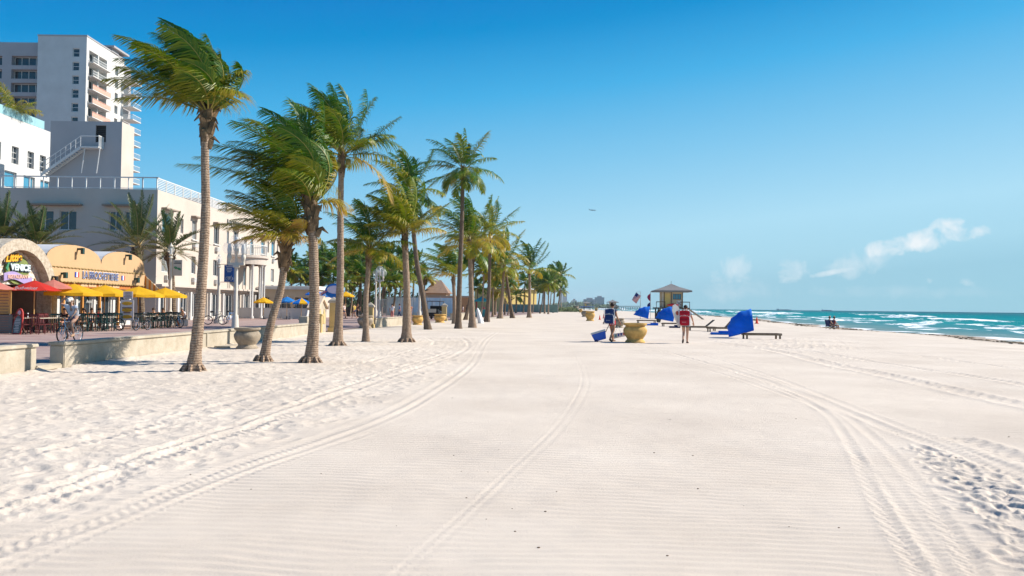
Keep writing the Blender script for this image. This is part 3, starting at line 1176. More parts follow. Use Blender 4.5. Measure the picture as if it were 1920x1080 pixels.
grove = [(566, 132, 528), (585, 128, 505), (600, 140, 494), (618, 122, 500), (636, 135, 492), (655, 118, 505), (668, 140, 488), (690, 128, 500), (712, 138, 492),
         (728, 124, 510), (742, 140, 498), (757, 128, 515), (772, 145, 502), (546, 124, 506), (646, 150, 486), (700, 150, 494), (602, 118, 522), (676, 116, 520), (735, 116, 530), (560, 150, 515), (790, 150, 520), (640, 112, 530), (716, 114, 528)]
grove.sort()
wherex = ['beside the hotel end wall', 'left of the fish-shaped sign', 'above the blue and yellow parasol', 'over the fish-shaped sign', 'behind the fish-shaped sign', 'right of the fish-shaped sign', 'behind the tall straight palm',
          'behind the slim ragged palm', 'just left of the three-globe lamp', 'behind the three-globe lamp', 'right of the three-globe lamp', 'over the mural fence end', 'behind the lime green palm']
cnt = {}
for i, (x, D, yc) in enumerate(grove):
    o = copy_tree(proto[i % 4])
    b = at(x, 590, D)
    c = at(x, yc, D)
    o.location = (b.x, b.y, .03)
    sc = c.z / (6.5, 7.5, 8.5, 7.0)[i % 4]
    o.scale = (max(sc, 1), max(sc, 1), sc)
    o.rotation_euler = (0, 0, R(random.uniform(-70, 70)))
    wx = wherex[min(12, int((x - 540) / 19.5))]
    cnt[wx] = cnt.get(wx, 0) + 1
    near = 'low' if yc > 510 else 'tall'
    o['label'] = near + ' grove palm ' + wx + ('' if cnt[wx] == 1 else ', ' + ('second', 'third', 'fourth')[cnt[wx] - 2] + ' from left there')
    o['group'] = GRV


# ---- date palms before the hotel
def date_palm(label, px, base_y, crown, D, Lf, seed, r=.24, nf=34, nl=40, wind=.2):
    rg = random.Random(seed)
    b = at(px, base_y, D)
    b.z = .04
    c = at(crown[0], crown[1], D) - b
    t = thing('date_palm', label, 'palm tree', b, 0, 'feathery date palms in front of the hotel')
    n = 26
    mb = MB()
    pts = [Vector((c.x * (k / n) ** 1.2, 0, c.z * k / n - .1)) for k in range(n + 1)]
    mb.tube(pts, [r * (1.05 + .1 * (k % 2) + (.25 if k > n - 5 else 0)) for k in range(n + 1)], 10)
    mb.build('trunk', M_DTRUNK, t)
    cr = Crown()
    for k in range(nf):
        f = (k + .5) / nf
        az = k * 2.39996
        el = R(84 - 98 * f ** .9 + rg.uniform(-6, 6))
        d = Vector((math.cos(az) * math.cos(el), math.sin(az) * math.cos(el), math.sin(el)))
        cr.frond(rg, Vector(c) + d * .15, d, Lf * rg.uniform(.85, 1.1), Vector((-1, 0, 0)) * wind, .32 + .5 * f, nl, .05, .42, .2 + .42 * f + rg.uniform(-.08, .08), droop=.08, vfold=.55, wl=.1, stem=.03)
    cr.build('crown', [M_DATE, mat('date_stem', (.36, .27, .12), .6, .25, 3)], t)
    hb = MB()
    for k in range(22):
        a = k * 2.4
        o = Vector((math.cos(a), math.sin(a), 0))
        q = Vector(c) + Vector((0, 0, -.7 + .03 * k)) + o * r
        hb.tube([q - Vector((0, 0, .15)), q + o * .12, q + o * .24 + Vector((0, 0, .22))], [.07, .06, .02], 5)
    hb.build('fibre_sheath', M_HUSK, t)
    return t


date_palm('broad date palm with silvery lower fronds standing behind the barrel awnings', 266, 600, (258, 462), 62, 4.1, 5)
date_palm('smaller date palm behind the lamp post with the green lettered sign', 326, 600, (318, 470), 57, 2.7, 6, r=.2, nf=26)
date_palm('date palm with golden fronds directly behind the stone arch', 66, 600, (68, 462), 56, 3.1, 7)
date_palm('date palm cut by the left edge above the stone arch', 2, 600, (2, 452), 55, 3.3, 9)
# ------------------------------------------------------------------ setting materials
M_STUC = mat('cream_stucco', (.55, .475, .405), .9, .06, .35, .25, 14, dirt=(.48, .41, .345))
M_STUCW = mat('white_stucco', (.60, .58, .55), .9, .05, .3, .2, 10, dirt=(.52, .50, .47))
M_GREYSHADE = mat('grey_and_shade_stucco', (.37, .35, .35), .9, .06, .4, .2, 10)  # plain grey on roofs; on the stair tower front it paints in shade
M_WHITE = mat('white_paint', (.62, .61, .58), .5, .08, 2)
M_GLASS = mat('dark_glass', (.025, .035, .045), .08, .3, .8, spec=.7)
M_GLASSB = mat('blue_glass', (.05, .22, .34), .08, .25, .6, spec=.8)
M_CURT = mat('net_curtain', (.22, .23, .23), .35, .3, 1.2, spec=.6)
M_DARK = mat('dark_interior', (.03, .028, .026), .8, .3, 2)
M_STEEL = mat('galvanised', (.45, .45, .44), .45, .15, 6, metal=.6)
M_WALLC = mat('seawall_cream', (.47, .41, .325), .9, .07, 2.3, .35, 16, dirt=(.34, .285, .21))
M_YELST = mat('ochre_stone', (.50, .37, .17), .9, .14, 2.5, .3, 25)
M_STONE = mat('warm_limestone', (.50, .44, .35), .95, .3, 5.5, 1.0, 12, dirt=(.30, .235, .165))
M_BROWN = mat('brown_render', (.22, .14, .09), .9, .2, 3)
M_AWN = mat('apricot_canvas', (.52, .335, .18), .85, .06, 1.2, .1, 20)
M_AWNTOP = mat('grey_canvas', (.50, .50, .50), .85, .08, 1, .1, 20)
M_ORANGE = mat('orange_board', (.50, .17, .04), .7, .15, 2)
M_BLACK = mat('black_metal', (.02, .02, .022), .45, .3, 8)
M_GREENM = mat('green_black_metal', (.02, .06, .055), .4, .3, 8)
M_POT = mat('cast_stone_pot', (.66, .41, .125), .9, .22, 3.2, .5, 22, dirt=(.36, .21, .07))
M_POTG = mat('weathered_pot', (.36, .29, .21), .95, .3, 2.6, .5, 22, dirt=(.17, .14, .11))

# paving
m, N, L, b = nt('brick_paving')
geo = N.new('ShaderNodeNewGeometry')
bt = N.new('ShaderNodeTexBrick')
bt.inputs['Scale'].default_value = 4
bt.inputs['Color1'].default_value = (.34, .215, .19, 1)
bt.inputs['Color2'].default_value = (.27, .165, .15, 1)
bt.inputs['Mortar'].default_value = (.24, .19, .165, 1)
bt.inputs['Mortar Size'].default_value = .012
L.new(geo.outputs['Position'], bt.inputs['Vector'])
nn = tex_noise(.5, 6, .65)
c = mixc(rampf(nn, .35, .7), bt.outputs['Color'], (.40, .31, .26))
L.new(c, b.inputs['Base Color'])
b.inputs['Roughness'].default_value = .85
b.inputs['Specular IOR Level'].default_value = .2
M_PAVE = m
edge = [(-10.98, -10), (-10.98, 45), (-10.2, 57), (-9.3, 66), (-8.0, 80), (-5.5, 100), (-1.5, 130), (3, 165), (8, 220), (14, 300), (30, 480)]
mb = MB()
vs = [(x, y, .04) for x, y in edge] + [(-260, 480, .04), (-260, -10, .04)]
# a strip of quads out to the left so the sheet stays flat
vs = []
for x, y in edge:
    vs += [(x, y, .04), (x - 60, y, .04), (-300, y, .04)]
fs = []
for i in range(len(edge) - 1):
    for k in (0, 1):
        a = i * 3 + k
        fs.append((a, a + 3, a + 4, a + 1))
mb.add(vs, fs)
tag(mb.build('pavement', M_PAVE), 'pinkish brick paved promenade beside the beach', 'pavement', kind='structure')

# ------------------------------------------------------------------ low sea walls
def seawall(label, pts, h=.54, t=.36, post=()):
    th = thing('low_wall', label, 'wall', (pts[0][0], pts[0][1], 0))
    for i in range(len(pts) - 1):
        a, b_ = Vector((*pts[i], 0)), Vector((*pts[i + 1], 0))
        d = b_ - a
        ln, rz = d.length, math.atan2(d.y, d.x)
        c0 = (a + b_) / 2 - Vector((*pts[0], 0))
        MB().box((c0.x, c0.y, h / 2 - .1), (ln, t, h + .2), rz, bev=.02).build('wall_body', M_WALLC, th)
        MB().box((c0.x, c0.y, h + .045), (ln + .06, t + .07, .085), rz, bev=.018).build('coping', M_WALLC, th)
    for (x, y) in post:
        MB().box((x - pts[0][0], y - pts[0][1], h / 2 - .05), (t + .06, .12, h + .14), bev=.012).build('pilaster', M_WALLC, th)
    return th


seawall('low cream wall at the left edge, left of the gap with the sandy step', [(-11.05, 5), (-11.05, 18.3)])
seawall('long low cream wall from the gap to the gabled niche, catching palm shadows', [(-10.95, 19.25), (-10.9, 28.2), (-10.72, 41.9)], post=[(-10.9, 28.1)])
seawall('short low cream wall beyond the urn, starting at the ochre pillar', [(-9.75, 56.2), (-9.0, 66)], h=.6)
seawall('low cream wall fragment far along, behind the palms beside the kiosk', [(-6.6, 88), (-5.2, 100)], h=.7)
MB().box((-11.05, 18.75, .05), (.5, 1.0, .14), bev=.03).build('doorstep', M_WALLC)
tag(bpy.data.objects['doorstep'], 'worn step to the sand in the gap of the low wall', 'step')
q = G(430, 651)
tag(MB().box((q.x, q.y, .03), (.55, 1.6, .09), bev=.02).build('paving_slab', M_WALLC), 'pale slab lying on sand left of the nearest urn', 'slab')

# gabled niche on the wall line
nb = thing('niche_wall', 'gabled cream wall with pointed niches and ochre pillar, where the low wall ends', 'wall', (-10.75, 42.2, 0))
Mx = Matrix.Rotation(R(90), 4, 'Z')          # local x runs along +y, face to the sea
prof = [(0, 0), (4.4, 0), (4.4, 1.45), (3.3, 2.05), (1.9, 1.6), (1.7, 1.45), (0, 1.0)]
mb = MB(Mx)


def arch_pts(x, w, z0, z1):
    return [(x - w / 2, z0), (x - w / 2, z1 - w * .8), (x - w * .3, z1 - w * .3), (x, z1), (x + w * .3, z1 - w * .3), (x + w / 2, z1 - w * .8), (x + w / 2, z0)]


mb.prism([(0, 0), (4.3, 0), (4.3, 1.35), (3.25, 1.9), (2.2, 1.3), (2.0, .95), (0, .95)], .06, .5)
mb.build('wall_body', M_WALLC, nb)
mb = MB(Mx)
mb.prism([(2.05, 1.28), (3.25, 1.9), (4.4, 1.32), (4.4, 1.5), (3.25, 2.1), (1.95, 1.42)], -.06, .6)
mb.build('gable_coping', mat('pink_coping', (.55, .42, .31), .9, .1, 3), nb)
for x in (2.75, 3.75):
    MB(Mx).prism(arch_pts(x, .5, .5, 1.35), .03, .2).build('niche', M_YELST, nb)
MB(Mx).box((2.2, .0, .5), (.35, .42, 1.0), bev=.02).box((2.2, 0, 1.02), (.46, .5, .1), bev=.02).build('pier', M_YELST, nb)
MB(Mx).box((1.0, .1, .28), (2.0, .5, .56), bev=.02).build('plinth', M_WALLC, nb)


def pillar(label, x, y, h=1.55, s=.42):
    t = thing('stone_pillar', label, 'pillar', (x, y, 0))
    MB().box((0, 0, .12), (s + .14, s + .14, .3), bev=.02).box((0, 0, h / 2), (s, s, h), bev=.03).build('shaft', M_YELST, t)
    MB().box((0, 0, h), (s + .16, s + .16, .12), bev=.02).lathe([(.36, h + .06), (.34, h + .1), (.02, h + .3)], n=4, M=Matrix.Rotation(R(45), 4, 'Z')).build('cap', M_WALLC, t)
    return t


pillar('ochre pillar with gabled cap at the end of the niche wall', -10.45, 46.8, 1.75)
pillar('ochre pillar beside the urn at the start of the short low wall', -9.85, 55.6, 1.5)
pillar('ochre pillar right of the parked buggy', at(833, 590, 84).x, 84, 1.6, .5)

# ------------------------------------------------------------------ windows
def window(parent, M, x0, x1, z0, z1, depth=.16, fm=None, glass=None, mull=1, bar=.06, trans=0):
    fm, glass = fm or M_WHITE, glass or M_GLASS
    w_, h_ = x1 - x0, z1 - z0
    cx, cz = (x0 + x1) / 2, (z0 + z1) / 2
    mb = MB(M)
    y = depth - .05
    mb.box((x0 + bar / 2, y, cz), (bar, .07, h_)).box((x1 - bar / 2, y, cz), (bar, .07, h_))
    mb.box((cx, y, z0 + bar / 2), (w_ - 2 * bar, .07, bar)).box((cx, y, z1 - bar / 2), (w_ - 2 * bar, .07, bar))
    for k in range(mull):
        mb.box((x0 + w_ * (k + 1) / (mull + 1), y + .003, cz), (bar, .06, h_ - 2 * bar))
    for k in range(trans):
        mb.box((cx, y + .006, z0 + h_ * (k + 1) / (trans + 1)), (w_ - 2 * bar, .05, bar * .8))
    o = mb.build('window', fm, parent)
    MB(M).box((cx, depth - .022, cz), (w_ - bar, .02, h_ - bar)).build('pane', glass, o)
    return o


# ------------------------------------------------------------------ hotel
HX, HY, HT = -29.5, 66.0, 11.0
ho = thing('hotel_building', 'cream three-storey seafront hotel with roof railing, window ledges and curved corner balcony', 'building', (HX, HY, 0))
MF = Matrix.Translation((-26, 0, 0))                      # shaded front, facing the camera
MS = Matrix.Rotation(R(90), 4, 'Z')                       # sunny side, facing the sea
fr = [(26 - 10.1, 26 - 8.6, 7.55, 9.15), (26 - 8.1, 26 - 6.7, 7.55, 9.15), (26 - 4.0, 26 - 2.95, 7.55, 9.15), (26 - 2.7, 26 - 1.9, 7.55, 9.15)]
fr2 = [(a, b_, 4.3, 5.9) for a, b_, c, d in fr]
MB(MF).holes(26, HT, fr + fr2, .2).build('front_wall', M_STUC, ho)
for r_ in fr + fr2:
    window(ho, MF, *r_, .2)
for a, b_ in ((-10.5, -6.2), (-4.4, -1.5)):
    MB().box(((a + b_) / 2, -.2, 9.62), (b_ - a, .6, .16), bev=.02).build('window_ledge', mat('brown_ledge', (.30, .24, .19), .8, .1, 3), ho)
sr, sac, sled, sdoor = [], [], [], []
big = [(1.0, 3.0), (7.2, 8.3), (12.6, 14.0), (18.2, 19.6), (27.4, 28.8), (31.4, 32.8)]
small = [(4.7, 5.3), (10.4, 11.0), (16.2, 16.8), (29.9, 30.5), (33.7, 34.3)]
for i, (a, b_) in enumerate(big):
    sr.append((a, b_, 7.5, 9.3))
    if i == 0:
        sr.append((a, b_, 4.2, 5.9))
    else:
        sr.append((a, b_ - .1, 4.3, 5.9))
    sled.append((a, b_))
    sac.append(((a + b_) / 2, 6.95))
    sac.append(((a + b_) / 2 - .05, 3.72))
for a, b_ in small:
    sr.append((a, b_, 7.8, 9.1))
for a, b_ in ((21.5, 22.4), (23.6, 24.6)):
    sr += [(a, b_, 6.9, 9.0), (a, b_, 3.6, 5.6)]
shop = [(.6, 1.9), (2.6, 3.7), (4.6, 6.6), (7.2, 8.8), (10, 11.2), (12.1, 14.6), (15.6, 18.4), (19.3, 20.6), (22, 24.5), (27.5, 29.5), (31, 33)]
sh = [(a, b_, .25, 2.55) for a, b_ in shop]
MB(MS).holes(35, HT, sr + sh, .22).build('side_wall', M_STUC, ho)
for r_ in sr:
    window(ho, MS, *r_, .22, mull=1 if r_[1] - r_[0] > .8 else 0, glass=random.choice((M_GLASS, M_GLASS, M_CURT, M_GLASSB)))
for r_ in sh:
    window(ho, MS, *r_, .22, mull=1 if r_[1] - r_[0] < 1.5 else 2, bar=.09, trans=0)
for a, b_ in sled:
    MB(MS).box(((a + b_) / 2, -.22, 9.55), (b_ - a + .5, .5, .13), bev=.015).build('window_ledge', mat('brown_ledge', (.30, .24, .19)), ho)
    MB(MS).box(((a + b_) / 2, -.06, 7.42), (b_ - a + .2, .16, .09)).build('window_sill', M_STUCW, ho)
for x, z in sac:
    mb = MB(MS).box((x, -.12, z), (.75, .3, .42))
    for k in range(5):
        mb.box((x, -.28, z - .15 + .075 * k), (.66, .02, .03))
    mb.build('air_conditioner', mat('grey_plastic', (.55, .54, .52), .6, .1, 4), ho)
MB(MS).box((17.5, -.25, 3.05), (35, .55, .2), bev=.02).box((17.5, -.13, 2.86), (35, .3, .17), bev=.02).build('cornice', M_STUC, ho)
MB(MF).box((13, -.2, 3.05), (26, .45, .2), bev=.02).build('cornice', M_STUC, ho)
for x in (.25, 2.25, 4.1, 6.9, 9.4, 11.6, 15.1, 18.9, 21.2, 25.2, 30.2, 34.6):
    MB(MS).box((x, -.1, 1.3), (.34, .24, 2.6)).build('pier', M_STUCW, ho)
mb = MB()
mb.add([(-26, 0, HT), (0, 0, HT), (0, 35, HT), (-26, 35, HT), (-26, 35, 0), (0, 35, 0), (-26, 0, 0)], [(0, 1, 2, 3), (3, 2, 5, 4), (0, 3, 4, 6)])
mb.build('roof', M_GREYSHADE, ho)
MB().box((-.25, 25.3, HT + .42), (.5, 18.6, .84)).box((-.03, 25.3, HT + .88), (.6, 18.7, .1)).build('parapet', M_STUC, ho)
MB().box((-7, 26, HT + .9), (8, 14, 1.9)).build('roof_room', M_GREYSHADE, ho)
mb = MB()
for k in range(14):
    mb.box((-.15 - k * 1.18, .15, HT + .5), (.10 if k % 2 else .06, .08, 1.0))
mb.box((-8, .15, HT + 1.0), (16, .1, .09)).box((-8, .15, HT + .1), (16, .05, .05))
mb.build('roof_railing', M_WHITE, ho)
mb = MB()
for k in range(10):
    mb.box((-.15, .2 + k * 1.75, HT + .5), (.08, .08, 1.0))
for k in range(7):
    mb.box((-.15, 8.1, HT + .14 + .14 * k), (.05, 16, .055 if k < 6 else .09))
mb.build('roof_railing', M_WHITE, ho)
# dark raised letters under the parapet, half hidden by palm fronds
for k in range(9):
    pass
text(ho, 'HOTEL', .95, MS @ Matrix.Translation((18.3, -.06, 9.95)) @ Matrix.Rotation(R(90), 4, 'X'), mat('dark_letters', (.14, .14, .13), .5, .2, 4), ext=.04, sx=1.5)
# curved balcony carried on slim columns
bc = Vector((0, 19.6, 0))
RB = 3.0
arc = dict(n=20, a0=R(-90), a1=R(90), c=bc)
MB().lathe([(.01, 6.35), (RB, 6.35), (RB + .18, 6.45), (RB + .18, 6.68), (RB, 6.72), (.01, 6.72)], **arc).lathe([(RB - .25, 5.75), (RB - .02, 5.75), (RB - .02, 6.35)], **arc).build('balcony', M_STUC, ho)
bal = [o for o in ho.children if o.name.startswith('balcony')][0]
mb = MB()
for k in range(37):
    a = R(-90 + 5 * k)
    mb.box((bc.x + RB * math.cos(a), bc.y + RB * math.sin(a), 7.25), (.035, .035, 1.05))
mb.lathe([(RB - .04, 7.76), (RB + .04, 7.76), (RB + .04, 7.84), (RB - .04, 7.84), (RB - .04, 7.76)], **arc).lathe([(RB - .03, 6.82), (RB + .03, 6.82), (RB + .03, 6.87), (RB - .03, 6.87), (RB - .03, 6.82)], **arc)
mb.build('railing', M_WHITE, bal)
for a in (-72, -38, -8, 22, 52, 80):
    MB().lathe([(.2, 0), (.2, .2), (.12, .3), (.105, 5.5), (.16, 5.6), (.18, 5.76)], (bc.x + 2.75 * math.cos(R(a)), bc.y + 2.75 * math.sin(R(a)), .04), 12).build('column', M_STUCW, ho, True)

# stair tower behind the hotel roof
tw = thing('stair_tower', 'cream block, its front painted grey for shade, with an outside stair, behind the hotel roof railing', 'building', (-39.5, 80, 0))
MTF = Matrix.Translation((-7.2, 0, 0))
rl = [(4.55, 5.6, 17.7, 19.4)]
MB(MTF).holes(7.2, 19.8, rl, .25).build('front_wall', M_GREYSHADE, tw)  # shade put into the front's colour; the sunlit side stays cream
mb = MB()
mb.add([(0, 0, 0), (0, 2.6, 0), (0, 2.6, 19.8), (0, 0, 19.8), (-7.2, 2.6, 0), (-7.2, 2.6, 19.8), (-7.2, 0, 19.8), (-7.2, 0, 0)], [(0, 1, 2, 3), (3, 2, 5, 6), (1, 4, 5, 2), (4, 7, 6, 5)])
mb.build('side_wall', M_STUC, tw)
mb = MB(MTF)
for k in range(9):
    mb.box((5.07, .1, 17.82 + .19 * k), (1.05, .06, .05), M=Matrix.Rotation(R(30), 4, 'X'))
mb.box((5.07, .22, 18.55), (1.05, .02, 1.7))
mb.build('louvre', M_BLACK, tw)
stp = MB(MTF)
za, zb, xa, xb = 14.2, 17.0, -.3, 3.6
for k in range(16):
    f = k / 16
    stp.box((xa + (xb - xa) * (f + .03), -.55, za + (zb - za) * (f + .06)), (.3, .9, .06))
for y in (-.1, -1.0):
    stp.prism([(xa, za - .2), (xb, zb - .2), (xb, zb + .1), (xa, za + .1)], y - .03, y + .03)
stp.box((4.5, -.55, 17.0), (1.8, 1.0, .14))
for x, z0, z1 in ((3.7, 14.4, 17), (5.2, 14.4, 17)):
    stp.bar((x, -.9, z0), (x + .3, -.9, z1), .05, 5)
stair = stp.build('stair', M_STUCW, tw)
mb = MB(MTF)
for k in range(9):
    f = k / 8
    x, z = xa + (xb - xa) * f, za + (zb - za) * f
    mb.box((x, -1.0, z + .55), (.04, .04, 1.1))
mb.bar((xa, -1, za + 1.1), (xb, -1, zb + 1.1), .035, 5).bar((xb, -1, zb + 1.1), (5.4, -1, zb + 1.1), .035, 5).bar((xa, -1, za + .6), (xb, -1, zb + .6), .025, 5)
for k in range(6):
    mb.box((5.4, -.05 - .18 * k, 17.6), (.05, .05, 1.2))
mb.box((5.4, -.55, 18.15), (.06, 1.0, .06))
mb.build('railing', M_WHITE, stair)

# white block at the left with blue glazing
wb = thing('white_building', 'white seafront block with blue picture windows at the left edge', 'building', (-52, 76, 0))
MW = Matrix.Rotation(R(90), 4, 'Z')
w1 = [(a, a + 1.15, 15.9, 17.7) for a in (.6, 3.4, 6.3, 9.0, 11.2, 13.0)]
w2 = [(a, a + 2.0, 13.3, 15.0) for a in (1.0, 5.2, 8.4, 11.4)]
MB(MW).holes(14.6, 20.6, w1 + w2, .3).build('sea_wall_face', M_STUCW, wb)
for r_ in w1:
    window(wb, MW, *r_, .3, trans=2)
for r_ in w2:
    window(wb, MW, *r_, .3, mull=0, glass=M_GLASSB, bar=.1)
mb = MB()
mb.add([(0, 0, 0), (-20, 0, 0), (-20, 0, 20.6), (0, 0, 20.6), (0, 14.6, 20.6), (-20, 14.6, 20.6), (0, 14.6, 0), (-20, 14.6, 0)], [(1, 0, 3, 2), (2, 3, 4, 5), (4, 6, 7, 5)])
mb.build('roof', M_STUCW, wb)
mb = MB().box((-.1, 6, 21.1), (.06, 12, .9))
for k in range(8):
    mb.box((-.1, .2 + 1.68 * k, 21.1), (.09, .06, 1.0))
mb.build('glass_railing', mat('teal_glass', (.30, .50, .52), .15, .1, 1, spec=.6), wb)
MB().box((-.5, 16.5, 8.5), (3, 3.4, 17)).build('lower_wing', M_STUCW, wb)


def pot_plant(label, x, y, z, h, seed, cat='plant', group=None):
    t = thing('rooftop_plant', label, cat, (x, y, z), 0, group)
    rg = random.Random(seed)
    MB().lathe([(.3, 0), (.45, .5), (.4, .5), (.38, .42), (0, .42)], n=10).build('pot', M_POTG, t, True)
    cr = Crown()
    for k in range(18):
        a, e = k * 2.4, R(rg.uniform(25, 85))
        cr.frond(rg, (0, 0, .4), (math.cos(a) * math.cos(e), math.sin(a) * math.cos(e), math.sin(e)), h * rg.uniform(.7, 1.1), Vector((-.3, 0, 0)), .8, 14, .09, h * .28, .3 + .3 * rg.random(), 8)
    cr.build('foliage', [M_LEAF, M_RACH], t)


q = at(42, 225, 84)
pot_plant('blurred green and rust plant on the white block roof terrace', -52.8, 83.2, 20.6, 3.4, 3)
pot_plant('small potted plant on the roof step right of the glass railing', -52.2, 92.0, 17.0, 1.9, 5)

# high-rise
hr_ = thing('apartment_tower', 'tall white apartment tower with stacked balconies at the upper left', 'building', (-89.2, 165, 0))
FL = 2.87
MHF = Matrix.Translation((-10.2, 0, 0))
rs = [(7.3, 8.7, 52.6 - FL * k, 54.4 - FL * k) for k in range(18)]
MB(MHF).holes(10.2, 57, rs, .3).build('front_wall', M_STUCW, hr_)
for r_ in rs[:9]:
    window(hr_, MHF, *r_, .3, mull=0, trans=1, bar=.12)
bay = []
for k in range(18):
    z = 51.9 - FL * k
    bay += [(1.0, 4.6, z, z + 2.5), (5.0, 8.4, z, z + 2.5)]
wn = [(12.0, 13.4, 52.4 - FL * k, 54.2 - FL * k) for k in range(18)]
MHS = Matrix.Rotation(R(90), 4, 'Z')
MB(MHS).holes(16, 57, bay + wn, 1.3).build('sea_wall_face', M_STUCW, hr_)
for r_ in bay[:18]:
    window(hr_, MHS, *r_, 1.3, mull=2, bar=.12, glass=M_GLASS if r_[0] < 3 else mat('grey_curtain', (.30, .31, .31), .4, .2, .7))
for r_ in wn[:9]:
    window(hr_, MHS, *r_, 1.28, mull=0, bar=.12, glass=M_GLASSB)
M_PEACH = mat('peach_railing', (.66, .36, .27), .7, .1, 2)
for k in range(9):
    z = 51.9 - FL * k
    bo = MB(MHS).box((4.7, -.5, z - .1), (7.6, 1.0, .2)).build('balcony', M_STUCW, hr_)
    mb = MB(MHS).box((4.7, -.97, z + 1.0), (7.6, .06, .09)).box((4.7, -.97, z + .45), (7.5, .03, .8 if k in (2, 3, 4) else .08))
    for j in range(20):
        mb.box((.95 + j * .395, -.97, z + .5), (.05, .04, 1.0))
    mb.build('railing', M_PEACH if k in (2, 3, 4) else M_WHITE, bo)
    b2 = MB().box((1.3, 17.3, z - .1), (2.6, 4.0, .2)).build('balcony', M_STUCW, hr_)
    mb = MB().box((2.56, 17.3, z + 1.0), (.06, 4, .09)).box((1.3, 15.36, z + 1.0), (2.5, .06, .09))
    for j in range(10):
        mb.box((2.56, 15.4 + j * .42, z + .5), (.04, .05, 1.0))
        mb.box((.1 + j * .27, 15.36, z + .5), (.05, .04, 1.0))
    mb.build('railing', M_WHITE, b2)
mb = MB()
mb.box((-5.1, 8, 57.05), (10.4, 16.2, .3))
mb.box((-2.5, 13, 58.0), (6.8, 7, .4)).box((-1.5, 11.5, 57.5), (3.4, 3.0, 1.0))
mb.box((-5, 18, 28), (9.4, 4.0, 56))
mb.build('roof', M_GREYSHADE, hr_)
mb = MB(Matrix.Translation((-26, 3, 0)))
lr = []
for k in range(18):
    z = 51.6 - FL * k
    lr += [(1.0, 6.5, z, z + 2.0), (8.5, 14.6, z, z + 2.0)]
mb.holes(15.6, 56.5, lr, 1.2)
mb.add([(0, 0, 56.5), (15.6, 0, 56.5), (15.6, 12, 56.5), (0, 12, 56.5)], [(0, 1, 2, 3)])
mb.build('recessed_wing', M_GREYSHADE, hr_)
for r_ in lr[:16]:
    window(hr_, Matrix.Translation((-26, 3, 0)), *r_, 1.2, mull=3, bar=.12)

# ------------------------------------------------------------------ stone arch restaurant front
AX, AY = -25.4, 41.4
ar = thing('arched_restaurant', 'restaurant front under a broad limestone arch with painted oval sign', 'restaurant', (AX, AY, 0))
MA = Matrix.Rotation(R(90), 4, 'Z')
mb = MB(MA)
ro, ri, zc = 3.15, 2.55, 1.75
n = 26
for k in range(n):
    a, b_ = PI * k / n, PI * (k + 1) / n
    el_ = .98
    mb.prism([(ri * math.cos(a), zc + ri * math.sin(a) * el_), (ro * math.cos(a), zc + ro * math.sin(a) * el_), (ro * math.cos(b_), zc + ro * math.sin(b_) * el_), (ri * math.cos(b_), zc + ri * math.sin(b_) * el_)][::-1], 0, .95)
mb.build('stone_arch', M_STONE, ar)
for sx in (-1, 1):
    MB(MA).box((sx * (ro + ri) / 2, .47, zc / 2), (ro - ri + .04, .97, zc), bev=.03).build('stone_pier', M_STONE, ar)
m, N, L, b = nt('rubble_stone')
geo = N.new('ShaderNodeNewGeometry')
vo = N.new('ShaderNodeTexVoronoi')
vo.inputs['Scale'].default_value = 5.5
L.new(geo.outputs['Position'], vo.inputs['Vector'])
c = mixc(rampf(vo.outputs['Distance'], .55, .85), (.66, .58, .46), (.26, .19, .13))
c = mixc(rampf(tex_noise(7, 4), .4, .7), c, (.72, .66, .57))
L.new(c, b.inputs['Base Color'])
b.inputs['Roughness'].default_value = .95
bp = N.new('ShaderNodeBump')
bp.invert = True
bp.inputs['Distance'].default_value = .1
L.new(vo.outputs['Distance'], bp.inputs['Height'])
L.new(bp.outputs['Normal'], b.inputs['Normal'])
poly = [(ri * math.cos(PI * k / 24), zc + .98 * ri * math.sin(PI * k / 24)) for k in range(25)]
poly = [(x, z) for x, z in poly if z > 2.45]
poly = [(2.45, 2.45)] + poly + [(-2.45, 2.45)]
MB(MA).prism(poly[::-1], .5, .8).build('rubble_panel', m, ar)
MB(MA).box((0, 3.0, 1.25), (5.6, .2, 2.5)).build('shutter_wall', mat('shade_darkened_shutter', (.11, .10, .095), .8, .12, 1.5), ar)  # dark base colour stands in for the shade over the shutter
MB(MA).box((0, 1.9, 2.5), (5.6, 2.2, .1)).box((-2.6, 1.9, 1.2), (.2, 2.2, 2.4)).box((2.6, 1.9, 1.2), (.2, 2.2, 2.4)).build('recess', M_BROWN, ar)
MB(MA).box((0, 6.7, 1.9), (6.2, 7.0, 3.8)).build('building_body', M_STUC, ar)
sg = Matrix.Translation((0, 0, 0))
yc, zc2 = .08, 3.22
MB(MA).lathe([(0, .02), (.98, .02), (1.0, 0), (1.0, -.12)], (yc + .1, .42, zc2 + .02), 28, M=Matrix.Rotation(R(90), 4, 'X') @ Matrix.Diagonal((1.0, .78, 1, 1))).build('sign_oval', mat('sign_green', (.20, .24, .07), .6, .3, 3), ar)
o = [c_ for c_ in ar.children if c_.name.startswith('sign_oval')][0]
TX = lambda y, z, d=-.06: MA @ Matrix.Translation((y, .38 + d, z)) @ Matrix.Rotation(R(90), 4, 'X')
M_SGY = mat('sign_yellow', (.75, .38, .03), .5, .1, 4)
M_SGW = mat('sign_white', (.62, .72, .74), .5, .08, 4)
M_SGP = mat('sign_lilac', (.36, .28, .50), .5, .12, 4)
M_SGD = mat('sign_dark', (.05, .08, .10), .5, .2, 4)
text(ar, 'Little', .55, TX(yc - .42, zc2 + .6) @ Matrix.Rotation(R(6), 4, 'Z'), M_SGY, 'sign_lettering', .03, 1.15, .25, .02)
